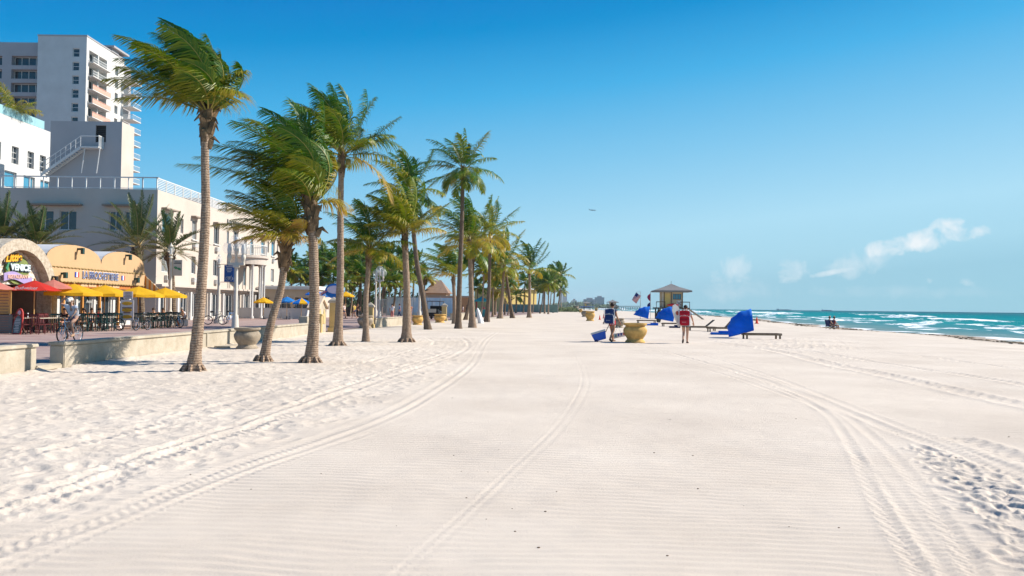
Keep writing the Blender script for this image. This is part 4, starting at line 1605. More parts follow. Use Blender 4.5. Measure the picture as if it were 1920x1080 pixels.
text(ar, 'Little', .55, TX(yc - .39, zc2 + .57, -.02) @ Matrix.Rotation(R(6), 4, 'Z'), M_SGD, 'sign_lettering', .02, 1.15, .25, .05)
text(ar, 'VENICE', .44, TX(yc + .2, zc2 + .12), M_SGW, 'sign_lettering', .03, 1.12, 0, .02)
text(ar, 'VENICE', .44, TX(yc + .23, zc2 + .09, -.02), M_SGD, 'sign_lettering', .02, 1.12, 0, .05)
rib = MB(MA)
for k in range(12):
    f, g_ = k / 12, (k + 1) / 12
    za_ = lambda t: zc2 - .42 + .13 * math.sin(t * 5.2) - .02 * t
    xa_ = lambda t: yc - 1.15 + 2.35 * t
    rib.prism([(xa_(f), za_(f) - .2), (xa_(g_), za_(g_) - .2), (xa_(g_), za_(g_) + .2), (xa_(f), za_(f) + .2)], .3, .34)
rib.prism([(yc + 1.2, zc2 - .75), (yc + .75, zc2 - .95), (yc + .8, zc2 - .72), (yc + 1.0, zc2 - .6)], .33, .36)
rib.build('sign_ribbon', M_SGP, ar)
text(ar, 'RESTAURANT', .27, TX(yc - .02, zc2 - .36, -.11) @ Matrix.Rotation(R(2), 4, 'Z'), mat('sign_peach', (.75, .45, .35), .5, .1, 4), 'sign_lettering', .01, 1.05, 0, .005)
MB(MA).prism([(yc - 1.0, zc2 + .05), (yc - .8, zc2 + .4), (yc - .72, zc2 + .38), (yc - .85, zc2 - .1)], .31, .36).build('sign_figure', mat('sign_leaf', (.06, .24, .12), .6, .2, 4), ar)
MB(MA).box((2.62, -.12, 2.9), (.12, .2, .2)).box((2.62, -.22, 2.85), (.16, .12, .3)).build('wall_lamp', M_BLACK, ar)

# ------------------------------------------------------------------ barrel awnings
bw = thing('awning_restaurant', 'restaurant front with twin apricot barrel awnings and lettered fascia', 'restaurant', (-25.8, 44.1, 0))
MBW = Matrix.Rotation(R(90), 4, 'Z')
for i in range(2):
    c0 = 2.95 + 5.9 * i
    pf = [(c0 - 2.95, 3.6), (c0 - 2.95, 3.95)] + [(c0 + 2.95 * math.sin(R(-90 + 15 * k)) * 1.0, 3.95 + .98 * math.cos(R(-90 + 15 * k)) ** .85) for k in range(1, 12)] + [(c0 + 2.95, 3.95), (c0 + 2.95, 3.6)]
    MB(MBW).prism(pf, 0, .05).build('awning_front', M_AWN, bw)
    vs, fs = [], []
    top = pf[1:-1]
    for x, z in top:
        vs += [(x, .05, z + .01), (x, 6, z + .01)]
    fs = [(2 * k, 2 * k + 1, 2 * k + 3, 2 * k + 2) for k in range(len(top) - 1)]
    MB(MBW).add(vs, fs).build('awning_top', M_AWNTOP, bw)
    MB(MBW).box((c0 + .2, -.18, 4.72), (.12, .36, .12)).box((c0 + .1, -.36, 4.6), (.2, .14, .36)).build('spotlight', M_GREENM, bw)
MB(MBW).box((5.9, -.02, 3.15), (11.8, .08, .8)).build('fascia', M_AWN, bw)
mb = MB(MBW)
for z in (3.58, 2.75):
    mb.tube([(.05 + k * .13, -.08, z + .025 * math.sin(k * 2.2)) for k in range(91)], [.03 + .014 * (k % 2) for k in range(91)], 5)
mb.build('rope_trim', mat('rope', (.34, .24, .10), .9, .3, 6), bw)
MB(MBW).box((5.9, .08, 2.6), (11.8, .1, .3)).build('orange_band', M_ORANGE, bw)
mb = MB(MBW)
for a, b_ in ((3.6, 4.4), (4.5, 5.4), (5.7, 6.3), (6.6, 7.3), (7.4, 8.3)):
    mb.box(((a + b_) / 2, .02, 2.62), (b_ - a, .03, .2))
mb.build('band_plates', mat('pale_plate', (.62, .40, .22), .7, .2, 9), bw)
M_NAVY = mat('navy_letters', (.03, .05, .22), .5, .1, 4)
text(bw, 'LA BROCHETTERIE', .62, MBW @ Matrix.Translation((5.75, -.1, 3.2)) @ Matrix.Rotation(R(90), 4, 'X'), mat('pale_blue_letters', (.62, .68, .74), .5, .1, 4), 'fascia_lettering', .012, .83, 0, .022)
text(bw, 'LA BROCHETTERIE', .62, MBW @ Matrix.Translation((5.75, -.12, 3.2)) @ Matrix.Rotation(R(90), 4, 'X'), M_NAVY, 'fascia_lettering', .012, .83, 0, -.006)
for x in (3.0, 8.6):
    for j, cl in enumerate(((.04, .06, .35), (.75, .75, .75), (.55, .05, .05))):
        MB(MBW).box((x - .14 + .14 * j, -.08, 3.2), (.138, .03, .3)).build('flag_stripe', mat('flag_%d' % j, cl, .6, .05, 3), bw)
for x in (1.4, 10.2):
    MB(MBW).box((x, -.16, 3.2), (.12, .34, .12)).box((x - .1, -.36, 3.1), (.22, .16, .34)).build('spotlight', M_GREENM, bw)
# striped side curtain sloping out at the far end
mb1, mb2 = MB(), MB()
for k in range(7):
    x0, x1 = .02 + k * .16, .02 + (k + 1) * .16
    t0, t1 = 3.55 - x0 * .95, 3.55 - x1 * .95
    (mb1 if k % 2 == 0 else mb2).prism([(x0, 2.3), (x1, 2.3), (x1, t1), (x0, t0)], 11.75, 11.8)
mb1.build('striped_curtain', mat('orange_canvas', (.6, .22, .03), .8, .08, 3), bw)
mb2.build('striped_curtain', mat('cream_canvas', (.62, .5, .3), .8, .08, 3), bw)
st = [(0.3, 2.5, 0), (3.0, 4.6, 1), (5.0, 6.6, 1), (7.1, 9.0, 1), (9.6, 11.2, 1)]
MB(MBW).holes(11.8, 2.5, [(a, b_, .1, 2.4) for a, b_, g_ in st], .2, Matrix.Translation((0, .9, 0))).build('shop_front', M_WHITE, bw)
for a, b_, g_ in st:
    window(bw, MBW @ Matrix.Translation((0, .9, 0)), a, b_, .1, 2.4, .2, glass=M_GLASS if g_ else mat('white_blind', (.6, .6, .58), .7, .05, 2), mull=1 if g_ else 0)
for s_, x in (('Juice Bar', 4.7), ('Anti-Aging', 6.6), ('ness', 10.4)):
    text(bw, s_, .30, MBW @ Matrix.Translation((x, .9, 1.62)) @ Matrix.Rotation(R(90), 4, 'X'), M_WHITE, 'window_lettering', .005)
MB(MBW).box((5.9, 4.0, 1.8), (11.8, 5.6, 3.5)).build('building_body', M_STUC, bw)
for x in (2.75, 4.8, 6.85, 9.3):
    MB(MBW).box((x, .55, 1.2), (.14, .14, 2.45)).build('post', mat('orange_post', (.55, .25, .06), .6, .15, 4), bw)

# ------------------------------------------------------------------ beach restaurant beyond the hotel
br = thing('beach_restaurant', 'low flat-roofed restaurant with dark openings beyond the hotel', 'restaurant', (-29.2, 92, 0))
MR = Matrix.Translation((0, 0, 0))
op = [(.2, 1.2, .9, 2.4), (1.9, 3.6, .9, 2.4), (4.2, 6.3, .9, 2.4)]
MB(MR).holes(6.8, 3.3, op, .6).build('front_wall', mat('tan_stucco', (.52, .42, .30), .9, .1, 1), br)
for r_ in op:
    window(br, MR, *r_, .6, mull=2, trans=1, glass=M_GLASS)
MB().box((3.4, 4.9, 3.42), (7.2, 10.4, .25)).box((3.4, 5, 3.62), (6.8, 9.6, .2)).build('roof', M_STUCW, br)
mb = MB()
mb.add([(6.8, 0, 0), (6.8, 10, 0), (6.8, 10, 3.3), (6.8, 0, 3.3)], [(0, 1, 2, 3)])
mb.build('side_wall', M_STUC, br)
pw = thing('patio_wall', 'low white patio wall in front of the beach restaurant', 'wall', (-29.4, 86, 0))
MB().box((3.6, 0, .55), (7.2, .25, 1.1), bev=.02).box((3.6, 0, 1.13), (7.3, .33, .08), bev=.01).build('wall_body', M_STUCW, pw)
MB().box((7.15, 3, .55), (.25, 6, 1.1), bev=.02).build('wall_return', M_STUCW, pw)

# mural fence, houses, fence
mf = thing('mural_fence', 'pale blue painted hoarding with seaside mural behind the strolling people', 'fence', (at(725, 590, 118).x, 118, 0))
mm, N, L, b = nt('mural')
tcx = N.new('ShaderNodeTexCoord')
mp = N.new('ShaderNodeMapping')
mp.inputs['Scale'].default_value = (1.3, 1, .35)
L.new(tcx.outputs['Object'], mp.inputs[0])
nzz = tex_noise(1.3, 6, .65, mp.outputs[0])
sp = N.new('ShaderNodeSeparateXYZ')
L.new(tcx.outputs['Object'], sp.inputs[0])
c = mixc(rampf(nzz, .35, .62), (.36, .60, .78), (.74, .82, .86))
c = mixc(mth('MULTIPLY', rampf(nzz, .56, .66), rampf(sp.outputs['Z'], 1.9, 1.0)), c, (.10, .42, .36))
c = mixc(rampf(sp.outputs['Z'], .8, .35), c, (.62, .66, .62))
L.new(c, b.inputs['Base Color'])
b.inputs['Roughness'].default_value = .7
W_ = at(850, 590, 118).x - at(725, 590, 118).x
for k in range(5):
    MB().box((W_ * (k + .5) / 5, 0, 1.45), (W_ / 5 - .06, .06, 2.7)).build('mural_panel', mm, mf)
for k in range(6):
    MB().box((W_ * k / 5, .06, 1.5), (.1, .1, 2.95)).build('post', M_STEEL, mf)
gf = thing('gate_fence', 'grey slatted gate left of the mural hoarding', 'fence', (at(708, 592, 112).x, 112, 0))
mb = MB()
for k in range(12):
    mb.box((.12 * k, 0, 1.3), (.05, .04, 2.4))
mb.box((.66, .03, 2.4), (1.5, .05, .08)).box((.66, .03, .3), (1.5, .05, .08))
mb.build('slats', M_STEEL, gf)
MB().box((-.1, 0, 1.35), (.12, .12, 2.7)).build('post', M_STEEL, gf)


def house(name, label, px0, px1, D, zt, wm, roofm, hip=0., win=0, dep=10., over=.5):
    x0, x1 = at(px0, 575, D).x, at(px1, 575, D).x
    t = thing(name, label, 'building', (x0, D, 0))
    W = x1 - x0
    ws = [(W * (k + .3) / win, W * (k + .72) / win, zt * .55, zt * .82) for k in range(win)]
    MB().holes(W, zt, ws, .25).build('front_wall', wm, t)
    for r_ in ws:
        window(t, Matrix(), *r_, .25, mull=1)
    mb = MB()
    mb.add([(0, 0, 0), (0, dep, 0), (0, dep, zt), (0, 0, zt), (W, 0, 0), (W, dep, 0), (W, dep, zt), (W, 0, zt)], [(1, 0, 3, 2), (4, 5, 6, 7), (5, 1, 2, 6)])
    mb.build('side_wall', wm, t)
    if hip:
        o_ = over
        mb = MB()
        mb.add([(-o_, -o_, zt), (W + o_, -o_, zt), (W + o_, dep + o_, zt), (-o_, dep + o_, zt), (W * .35, dep / 2, zt + hip), (W * .65, dep / 2, zt + hip)], [(0, 1, 5, 4), (1, 2, 5), (2, 3, 4, 5), (3, 0, 4), (3, 2, 1, 0)])
    else:
        mb = MB().box((W / 2, dep / 2, zt + .15), (W + 2 * over, dep + 2 * over, .3))
    mb.build('roof', roofm, t)
    return t


M_SHING = mat('brown_shingle', (.26, .17, .12), .9, .2, 2, .4, 10)
house('hip_roof_house', 'peach house with brown hipped roof above the mural hoarding', 797, 836, 150, 4.0, mat('peach_wall', (.62, .42, .26), .9, .08, 1), M_SHING, 2.6, 3)
house('orange_building', 'long low orange building behind the buggy', 790, 884, 140, 3.1, mat('orange_wall', (.50, .27, .13), .9, .08, 1), mat('tan_roof', (.45, .34, .24), .9, .1, 1), 0, 0, 6, .2)
yb = house('yellow_building', 'yellow flat-roofed pavilion behind the palms and green fence', 948, 1046, 232, 6.8, mat('yellow_wall', (.56, .42, .15), .9, .07, 1), M_STUCW, 0, 0, 12, .9)
yb.rotation_euler = (0, 0, R(52))
for k in range(7):
    MB().box((.6 + 2.2 * k, -.1, 3.4), (.22, .2, 6.8)).build('pilaster', mat('ochre_wall', (.55, .38, .10), .9, .07, 1), yb)
gfn = thing('green_fence', 'long green mesh fence behind the far palms', 'fence', (at(940, 580, 225).x, 225, 0))
W_ = at(1046, 580, 225).x - at(940, 580, 225).x
for k in range(6):
    MB().box((W_ * (k + .5) / 6, 0, 1.2), (W_ / 6 - .1, .05, 2.2)).build('screen', mat('green_mesh', (.16, .25, .21), .8, .25, .5), gfn)
for k in range(7):
    MB().box((W_ * k / 6, 0, 1.25), (.12, .12, 2.6)).build('post', M_STEEL, gfn)

# lifeguard-coast: scrub, far land, far towers, pier, ships
def leaf_blob_mesh(mb, rg, c, r, n, s):
    for _ in range(n):
        while True:
            v = Vector((rg.uniform(-1, 1), rg.uniform(-1, 1), rg.uniform(-.2, 1)))
            if .2 < v.length < 1:
                break
        p = Vector((c[0] + v.x * r[0], c[1] + v.y * r[1], c[2] + v.z * r[2]))
        a = Vector((rg.gauss(0, 1), rg.gauss(0, 1), rg.gauss(0, 1))).normalized() * s
        b_ = a.orthogonal().normalized() * s * .5
        mb.add([p - b_, p + a * .5, p + b_ + a, p - a * .3], [(0, 1, 2, 3)])


rg = random.Random(4)
M_SCRUB = mat('scrub_green', (.10, .13, .04), .8, .5, .6, dirt=(.04, .06, .02))
mb = MB()
for k in range(26):
    q = at(rg.uniform(1040, 1080), 577, rg.uniform(270, 330))
    leaf_blob_mesh(mb, rg, (q.x, q.y, 0), (2.2, 2, 1.5), 90, .7)
tag(mb.build('dune_scrub', M_SCRUB), 'low green dune scrub where the palm row ends', 'scrub', kind='stuff')
mb = MB()
for k in range(90):
    x = rg.uniform(1038, 1142)
    D = rg.uniform(1500, 2300)
    q = at(x, 576, D)
    leaf_blob_mesh(mb, rg, (q.x, q.y, -1), (30, 20, rg.uniform(5, 15) * (1 if x < 1100 else .7)), 40, 7)
tag(mb.build('far_trees', mat('far_tree_green', (.06, .10, .045), .9, .4, .02)), 'hazy belt of trees along the far coast', 'trees', kind='stuff')


mb = MB()
for k in range(70):
    q = at(530 + 290 * k / 70, 577, 150 + rg.uniform(0, 12))
    leaf_blob_mesh(mb, rg, (q.x, q.y, 0), (1.6, 1.4, rg.uniform(3.4, 5.6)), 95, .62)
tag(mb.build('hedge', mat('hedge_green', (.045, .075, .025), .8, .5, .8, dirt=(.02, .04, .015))), 'dark green hedge mass behind the grove palms', 'hedge', kind='stuff')


def far_block(label, px0, px1, D, ytop, cut=0, mt=None):
    x0, x1 = at(px0, 575, D).x, at(px1, 575, D).x
    zt = at((px0 + px1) / 2, ytop, D).z
    t = thing('distant_building', label, 'building', (x0, D, 0))
    W = x1 - x0
    nf_ = max(4, int(zt / 3.2))
    nb_ = max(3, int(W / 6))
    rs = []
    for j in range(1, nf_):
        for k in range(nb_):
            rs.append((W * (k + .15) / nb_, W * (k + .85) / nb_, zt * j / nf_, zt * (j + .6) / nf_))
    MB().holes(W, zt, rs, 1.0).build('front_wall', mt or M_STUCW, t)
    mb = MB()
    mb.add([(0, 0, 0), (0, 25, 0), (0, 25, zt), (0, 0, zt), (W, 0, 0), (W, 25, 0), (W, 25, zt), (W, 0, zt)], [(1, 0, 3, 2), (4, 5, 6, 7), (5, 1, 2, 6), (3, 7, 6, 2)])
    mb.build('side_wall', mt or M_STUCW, t)
    MB().box((W / 2, 12, zt + 2), (W * .5, 10, 4)).build('roof_plant', M_GREYSHADE, t)


far_block('slim pale tower, left of the pair beyond the last palms', 1048.5, 1053, 2100, 548)
far_block('slim pale tower, right of the pair beyond the last palms', 1055, 1063, 2000, 545)
far_block('low hazy blue slab block left of the tall blue block on the far coast', 1095, 1117, 2300, 561, mt=M_GREYSHADE)
far_block('tall hazy blue block behind the second lifeguard hut on the far coast', 1116.5, 1133, 2250, 557.5, mt=M_GREYSHADE)
far_block('small pale block with dark roof left of the far blue slab', 1073, 1081, 2200, 563)
pr = thing('fishing_pier', 'long fishing pier on stilts reaching into the far surf', 'pier', (at(1152, 576, 900).x, 900, 0))
PL = at(1199, 576, 900).x - at(1152, 576, 900).x
MB().box((PL / 2, 0, 3.1), (PL, 6, .5)).build('deck', mat('old_wood', (.20, .17, .14), .9, .2, .5), pr)
for k in range(12):
    MB().bar((PL * k / 11, -2, -1.5), (PL * k / 11, -2, 2.9), .22, 6).bar((PL * k / 11, 2, -1.5), (PL * k / 11, 2, 2.9), .22, 6).build('pile', mat('old_wood', (.2, .17, .14)), pr)
mb = MB()
for k in range(20):
    mb.box((PL * k / 19, -2.9, 3.9), (.12, .12, 1.2))
mb.box((PL / 2, -2.9, 4.4), (PL, .12, .12)).build('railing', mat('old_wood', (.2, .17, .14)), pr)


def ship(label, px0, px1, D, hb):
    x0, x1 = at(px0, 580, D).x, at(px1, 580, D).x
    W = x1 - x0
    t = thing('cargo_ship', label, 'ship', (x0, D, SEA))
    MB().prism([(0, 2.5), (W * .02, 0), (W * .96, 0), (W, 2.6)], -W * .06, W * .06).build('hull', mat('ship_grey', (.28, .32, .36), .6, .1, .1), t)
    MB().box((W * .12, 0, 3.6), (W * .1, W * .1, 3.6)).box((W * .13, 0, 6), (W * .03, W * .04, 2.4)).build('bridge', M_WHITE, t)
    MB().box((W * .55, 0, 2.9), (W * .55, W * .1, 1.0)).build('cargo', mat('ship_grey', (.28, .32, .36)), t)


ship('pale cargo ship on the horizon above the surf, left of the fainter one', 1455, 1484, 3600, 0)
ship('faint smaller ship on the horizon, farther right', 1540, 1560, 3900, 0)

# aeroplane
pl = at(1111, 394, 3900)
ap = thing('aeroplane', 'small airliner flying low over the beach', 'aeroplane', pl, R(8))
MB().tube([(-17, 0, 0), (-13, 0, .3), (-6, 0, 0), (12, 0, 0), (16, 0, -.2), (17.5, 0, -.5)], [.3, 1.1, 1.9, 1.9, 1.3, .2], 10).build('fuselage', mat('plane_grey', (.14, .18, .22), .5, .1, .2), ap, True)
MB().add([(4, 0, -.8), (-2, 0, -.8), (-8, 16, 1), (-5.5, 16, 1), (4, 0, -.4), (-2, 0, -.4), (-8, 16, 1.2), (-5.5, 16, 1.2)], [(0, 1, 2, 3), (4, 7, 6, 5), (0, 3, 7, 4), (1, 5, 6, 2), (3, 2, 6, 7)]).add([(4, 0, -.8), (-2, 0, -.8), (-8, -16, 1), (-5.5, -16, 1), (4, 0, -.4), (-2, 0, -.4), (-8, -16, 1.2), (-5.5, -16, 1.2)], [(3, 2, 1, 0), (5, 6, 7, 4), (4, 7, 3, 0), (2, 6, 5, 1), (7, 6, 2, 3)]).build('wing', mat('plane_grey', (.14, .18, .22)), ap)
MB().prism([(-12.5, .8), (-16.5, .8), (-18, 6), (-15.8, 6)], -.2, .2).add([(-13, 0, .6), (-16, 0, .6), (-18, 6, 1), (-16.5, 6, 1), (-18, -6, 1), (-16.5, -6, 1)], [(0, 1, 2, 3), (1, 0, 5, 4)]).build('tail_fin', mat('plane_grey', (.14, .18, .22)), ap)
for s_ in (-1, 1):
    MB().tube([(1.5, 5 * s_, -1.6), (-2.5, 5 * s_, -1.5)], [1.0, .8], 8).build('engine', mat('plane_grey', (.14, .18, .22)), ap)
# ------------------------------------------------------------------ small materials
def plain(name, col, rough=.7, var=.1, scale=6, **k):
    return mat(name, col, rough, var, scale, **k)


M_YEL = plain('yellow_canvas', (.80, .46, .012), .75, .08, 2)
M_RED = plain('red_canvas', (.62, .035, .02), .75, .1, 2)
M_PINK = plain('faded_red_canvas', (.62, .22, .17), .8, .12, 2)
M_BLUEC = plain('blue_canvas', (.003, .20, .74), .75, .1, 2)
M_SKYC = plain('bright_blue_canvas', (.02, .22, .62), .75, .1, 2)
M_CHB = plain('maroon_chair', (.11, .022, .022), .5, .25, 5)
M_TABLE = plain('pale_table', (.55, .47, .36), .6, .12, 5)
M_WOOD = plain('weathered_wood', (.21, .155, .105), .9, .3, 5, bump=.4)
M_POLE = plain('wood_pole', (.55, .33, .12), .6, .2, 5)
M_CONE = plain('cone_orange', (.78, .06, .025), .6, .08, 6)
SKIN = plain('skin', (.52, .29, .19), .55, .08, 8)
SKIN2 = plain('tanned_skin', (.40, .20, .115), .55, .08, 8)
M_HAIR = plain('dark_hair', (.03, .018, .012), .6, .3, 30)
M_HAIRG = plain('grey_hair', (.35, .33, .31), .6, .2, 30)
M_WSHIRT = plain('white_cotton', (.74, .73, .74), .85, .05, 6)
M_NAVYC = plain('navy_cotton', (.018, .03, .10), .85, .15, 6)
M_REDC = plain('red_cotton', (.55, .018, .03), .8, .1, 6)
M_BLKC = plain('black_cotton', (.018, .016, .016), .85, .2, 6)
M_RUB = plain('rubber', (.015, .015, .016), .7, .2, 10)
M_CHROME = plain('bright_metal', (.62, .62, .63), .25, .08, 8, metal=.9)
M_ALU = plain('white_tube', (.72, .72, .72), .4, .05, 8)


def sheer(m, f=.35):
    """thin cloth lets some sunlight through"""
    N_, L_n = m.node_tree.nodes, m.node_tree.links
    b_ = N_['Principled BSDF']
    t = N_.new('ShaderNodeBsdfTranslucent')
    L_n.new(b_.inputs['Base Color'].links[0].from_socket, t.inputs['Color'])
    x = N_.new('ShaderNodeMixShader')
    x.inputs[0].default_value = f
    L_n.new(b_.outputs[0], x.inputs[1])
    L_n.new(t.outputs[0], x.inputs[2])
    L_n.new(x.outputs[0], N_['Material Output'].inputs['Surface'])


for m_ in (M_YEL, M_RED, M_PINK, M_BLUEC, M_SKYC):
    sheer(m_)

# ------------------------------------------------------------------ people
BASE = dict(PEL=(0, 0, .95), WAI=(0, .01, 1.10), CHE=(0, .0, 1.30), NEC=(0, -.01, 1.47), CHI=(0, .03, 1.535), MID=(0, .03, 1.62), TOP=(0, .015, 1.71),
            SHL=(-.185, -.01, 1.40), ELL=(-.235, -.03, 1.12), WRL=(-.235, .04, .88), HAL=(-.23, .06, .80),
            SHR=(.185, -.01, 1.40), ELR=(.235, -.03, 1.12), WRR=(.235, .04, .88), HAR=(.23, .06, .80),
            HIL=(-.095, 0, .90), KNL=(-.10, .03, .49), ANL=(-.10, -.01, .08), TOL=(-.115, .15, .03),
            HIR=(.095, 0, .90), KNR=(.10, .03, .49), ANR=(.10, -.01, .08), TOR=(.115, .15, .03))
RAD = dict(PEL=.135, WAI=.125, CHE=.14, NEC=.055, CHI=.062, MID=.098, TOP=.062, SH=.068, EL=.043, WR=.029, HA=.036, HI=.1, KN=.064, AN=.043, TO=.032)
EDG = [('PEL', 'WAI'), ('WAI', 'CHE'), ('CHE', 'NEC'), ('NEC', 'CHI'), ('CHI', 'MID'), ('MID', 'TOP')]
for s_ in 'LR':
    EDG += [('CHE', 'SH' + s_), ('SH' + s_, 'EL' + s_), ('EL' + s_, 'WR' + s_), ('WR' + s_, 'HA' + s_), ('PEL', 'HI' + s_), ('HI' + s_, 'KN' + s_), ('KN' + s_, 'AN' + s_), ('AN' + s_, 'TO' + s_)]
SKINNED = []


def skin_obj(name, V, E, rads, m, parent, root=0, sub=1):
    me = bpy.data.meshes.new(name)
    me.from_pydata([tuple(v) for v in V], E, [])
    o = bpy.data.objects.new(name, me)
    COL.objects.link(o)
    o.parent = parent
    bm = bmesh.new()
    bm.from_mesh(me)
    lay = bm.verts.layers.skin.verify()
    for i, v in enumerate(bm.verts):
        r = rads[i]
        v[lay].radius = (r, r) if not isinstance(r, tuple) else r
        v[lay].use_root = (i == root)
    bm.to_mesh(me)
    bm.free()
    me.materials.append(m)
    md = o.modifiers.new('skin', 'SKIN')
    md.use_smooth_shade = True
    md.branch_smoothing = .3
    s = o.modifiers.new('sub', 'SUBSURF')
    s.levels = s.render_levels = sub
    SKINNED.append(o)
    return o


def person(label, loc, rz=0., pose=None, skin=None, shirt=None, shorts=None, hair=None, h=1.75, sub=1, fingers=False, long=False, sleeve=.55, leg=.55, hat=None, face=False, belly=0., group=None, feet=None, cat='person'):
    J = {k: Vector(v) for k, v in BASE.items()}
    for k, v in (pose or {}).items():
        J[k] = Vector(v)
    if pose and 'PEL' in pose and 'HIL' not in pose:
        d = J['PEL'] - Vector(BASE['PEL'])
        for k in ('HIL', 'HIR'):
            J[k] = Vector(BASE[k]) + d
    names = list(J)
    R_ = lambda k: RAD.get(k) or RAD[k[:2]]
    V = [J[k] for k in names]
    E = [(names.index(a), names.index(b)) for a, b in EDG]
    rads = []
    for k in names:
        r = R_(k)
        if k in ('PEL', 'WAI', 'CHE'):
            rads.append((r * 1.12 + belly * (k == 'WAI'), r * .82 + belly * (k != 'CHE')))
        else:
            rads.append(r)
    if fingers:
        for s_ in 'LR':
            a, b = J['WR' + s_], J['HA' + s_]
            d = (b - a).normalized()
            sd = d.cross(Vector((0, 1, 0)))
            if sd.length < .2:
                sd = d.cross(Vector((1, 0, 0)))
            sd.normalize()
            cu = d.cross(sd).normalized()
            hi = names.index('HA' + s_)
            for k, (o_, l_) in enumerate(((-.030, .055), (-.010, .068), (.010, .062), (.028, .048))):
                p1 = b + sd * o_ + d * .035
                p2 = p1 + d * l_ * .6 + cu * .008
                p3 = p2 + d * l_ * .35 + cu * .022
                n = len(V)
                V += [p1, p2, p3]
                rads += [.0095, .0085, .0075]
                E += [(hi, n), (n, n + 1), (n + 1, n + 2)]
            n = len(V)
            V += [b - sd * .042 - d * .02, b - sd * .062 + d * .025]
            rads += [.012, .009]
            E += [(hi, n), (n, n + 1)]
    o = skin_obj('person', V, E, rads, skin or SKIN, None, names.index('PEL'), sub)
    o.location = loc
    o.rotation_euler = (0, 0, rz)
    o.scale = (h / 1.75,) * 3
    tag(o, label, cat, group)
    if shirt:
        vs = [J['PEL'].lerp(J['WAI'], .25), J['WAI'], J['CHE'], J['CHE'].lerp(J['NEC'], .55)]
        es = [(0, 1), (1, 2), (2, 3)]
        rd = [(.165 + belly, .125 + belly), (.155 + belly, .12 + belly), (.172, .132), .085]
        for s_ in 'LR':
            n = len(vs)
            vs += [J['SH' + s_], J['SH' + s_].lerp(J['EL' + s_], sleeve)]
            rd += [.085, .066]
            es += [(2, n), (n, n + 1)]
        skin_obj('shirt', vs, es, rd, shirt, o, 1, sub)
    if shorts:
        vs = [J['PEL'].lerp(J['WAI'], .45), J['PEL']]
        es = [(0, 1)]
        rd = [(.155 + belly, .12 + belly), (.165, .13)]
        for s_ in 'LR':
            n = len(vs)
            vs += [J['HI' + s_].lerp(J['KN' + s_], .12), J['HI' + s_].lerp(J['KN' + s_], leg)]
            rd += [.112, .10 if leg < .8 else .075]
            es += [(1, n), (n, n + 1)]
            if leg > .8:
                vs.append(J['KN' + s_].lerp(J['AN' + s_], .9))
                rd.append(.06)
                es.append((n + 1, n + 2))
        skin_obj('shorts' if leg < .8 else 'trousers', vs, es, rd, shorts, o, 1, sub)
    up = (J['TOP'] - J['CHI']).normalized()
    fw = (J['MID'] - J['NEC'])
    fw = Vector((0, 1, 0)) if 'FWD' not in (pose or {}) else Vector(pose['FWD'])
    fw = (fw - up * fw.dot(up)).normalized()
    if hair:
        mb = MB().ell(J['MID'] + up * .035 - fw * .022, (.098, .108, .095), 12, 8)
        if long:
            mb.tube([J['MID'] - fw * .05, J['CHI'] - fw * .085, J['NEC'] - fw * .10 - up * .08], [.085, .08, .03], 8)
        mb.build('hair', hair, o, True)
    if hat:
        mb = MB().lathe([(.112, -.01), (.108, .05), (.075, .1), (.0, .12)], J['MID'] + up * .03, 14)
        mb.tube([J['MID'] + up * .03 + fw * .06, J['MID'] + up * .03 + fw * .19], [.085, .06], 8)
        mb.build('cap', hat, o, True)
    if face:
        sd = fw.cross(up)
        mb = MB().ell(J['MID'] + fw * .10 - up * .01, (.016, .016, .026), 6, 5)
        for q in (-1, 1):
            mb.ell(J['MID'] + sd * q * .098 - fw * .0, (.014, .022, .032), 6, 5)
        mb.build('face', skin or SKIN, o, True)
        mb = MB()
        for q in (-1, 1):
            mb.ell(J['MID'] + sd * q * .036 + fw * .088 + up * .018, (.016, .010, .010), 6, 5)
        mb.ell(J['CHI'] + fw * .062 + up * .028, (.026, .008, .007), 6, 5)
        mb.build('eyes_and_mouth', M_HAIR, o, True)
    if feet:
        mb = MB()
        for s_ in 'LR':
            a, t_ = J['AN' + s_], J['TO' + s_]
            d = (t_ - a)
            mb.tube([a - d * .2 + Vector((0, 0, -.045)), a.lerp(t_, .6) + Vector((0, 0, -.025)), t_ + d * .3], [.042, .048, .03], 8)
        mb.build('shoes', feet, o, True)
    return o


SIT = dict(PEL=(0, 0, .50), WAI=(0, -.03, .64), CHE=(0, -.02, .85), NEC=(0, .0, 1.02), CHI=(0, .04, 1.08), MID=(0, .05, 1.165), TOP=(0, .04, 1.255),
           SHL=(-.185, -.02, .95), ELL=(-.24, .05, .70), WRL=(-.15, .28, .66), HAL=(-.11, .35, .68), SHR=(.185, -.02, .95), ELR=(.24, .05, .70), WRR=(.15, .28, .66), HAR=(.11, .35, .68),
           HIL=(-.10, .04, .48), KNL=(-.12, .42, .50), ANL=(-.12, .40, .09), TOL=(-.13, .55, .03), HIR=(.10, .04, .48), KNR=(.12, .42, .50), ANR=(.12, .40, .09), TOR=(.13, .55, .03))
WALK = dict(KNL=(-.10, .14, .50), ANL=(-.10, .22, .08), TOL=(-.11, .38, .04), KNR=(.10, -.02, .49), ANR=(.10, -.28, .14), TOR=(.11, -.16, .03), ELL=(-.24, -.14, 1.14), WRL=(-.25, -.16, .89), HAL=(-.25, -.15, .81), ELR=(.24, .06, 1.13), WRR=(.24, .2, .93), HAR=(.23, .24, .85))

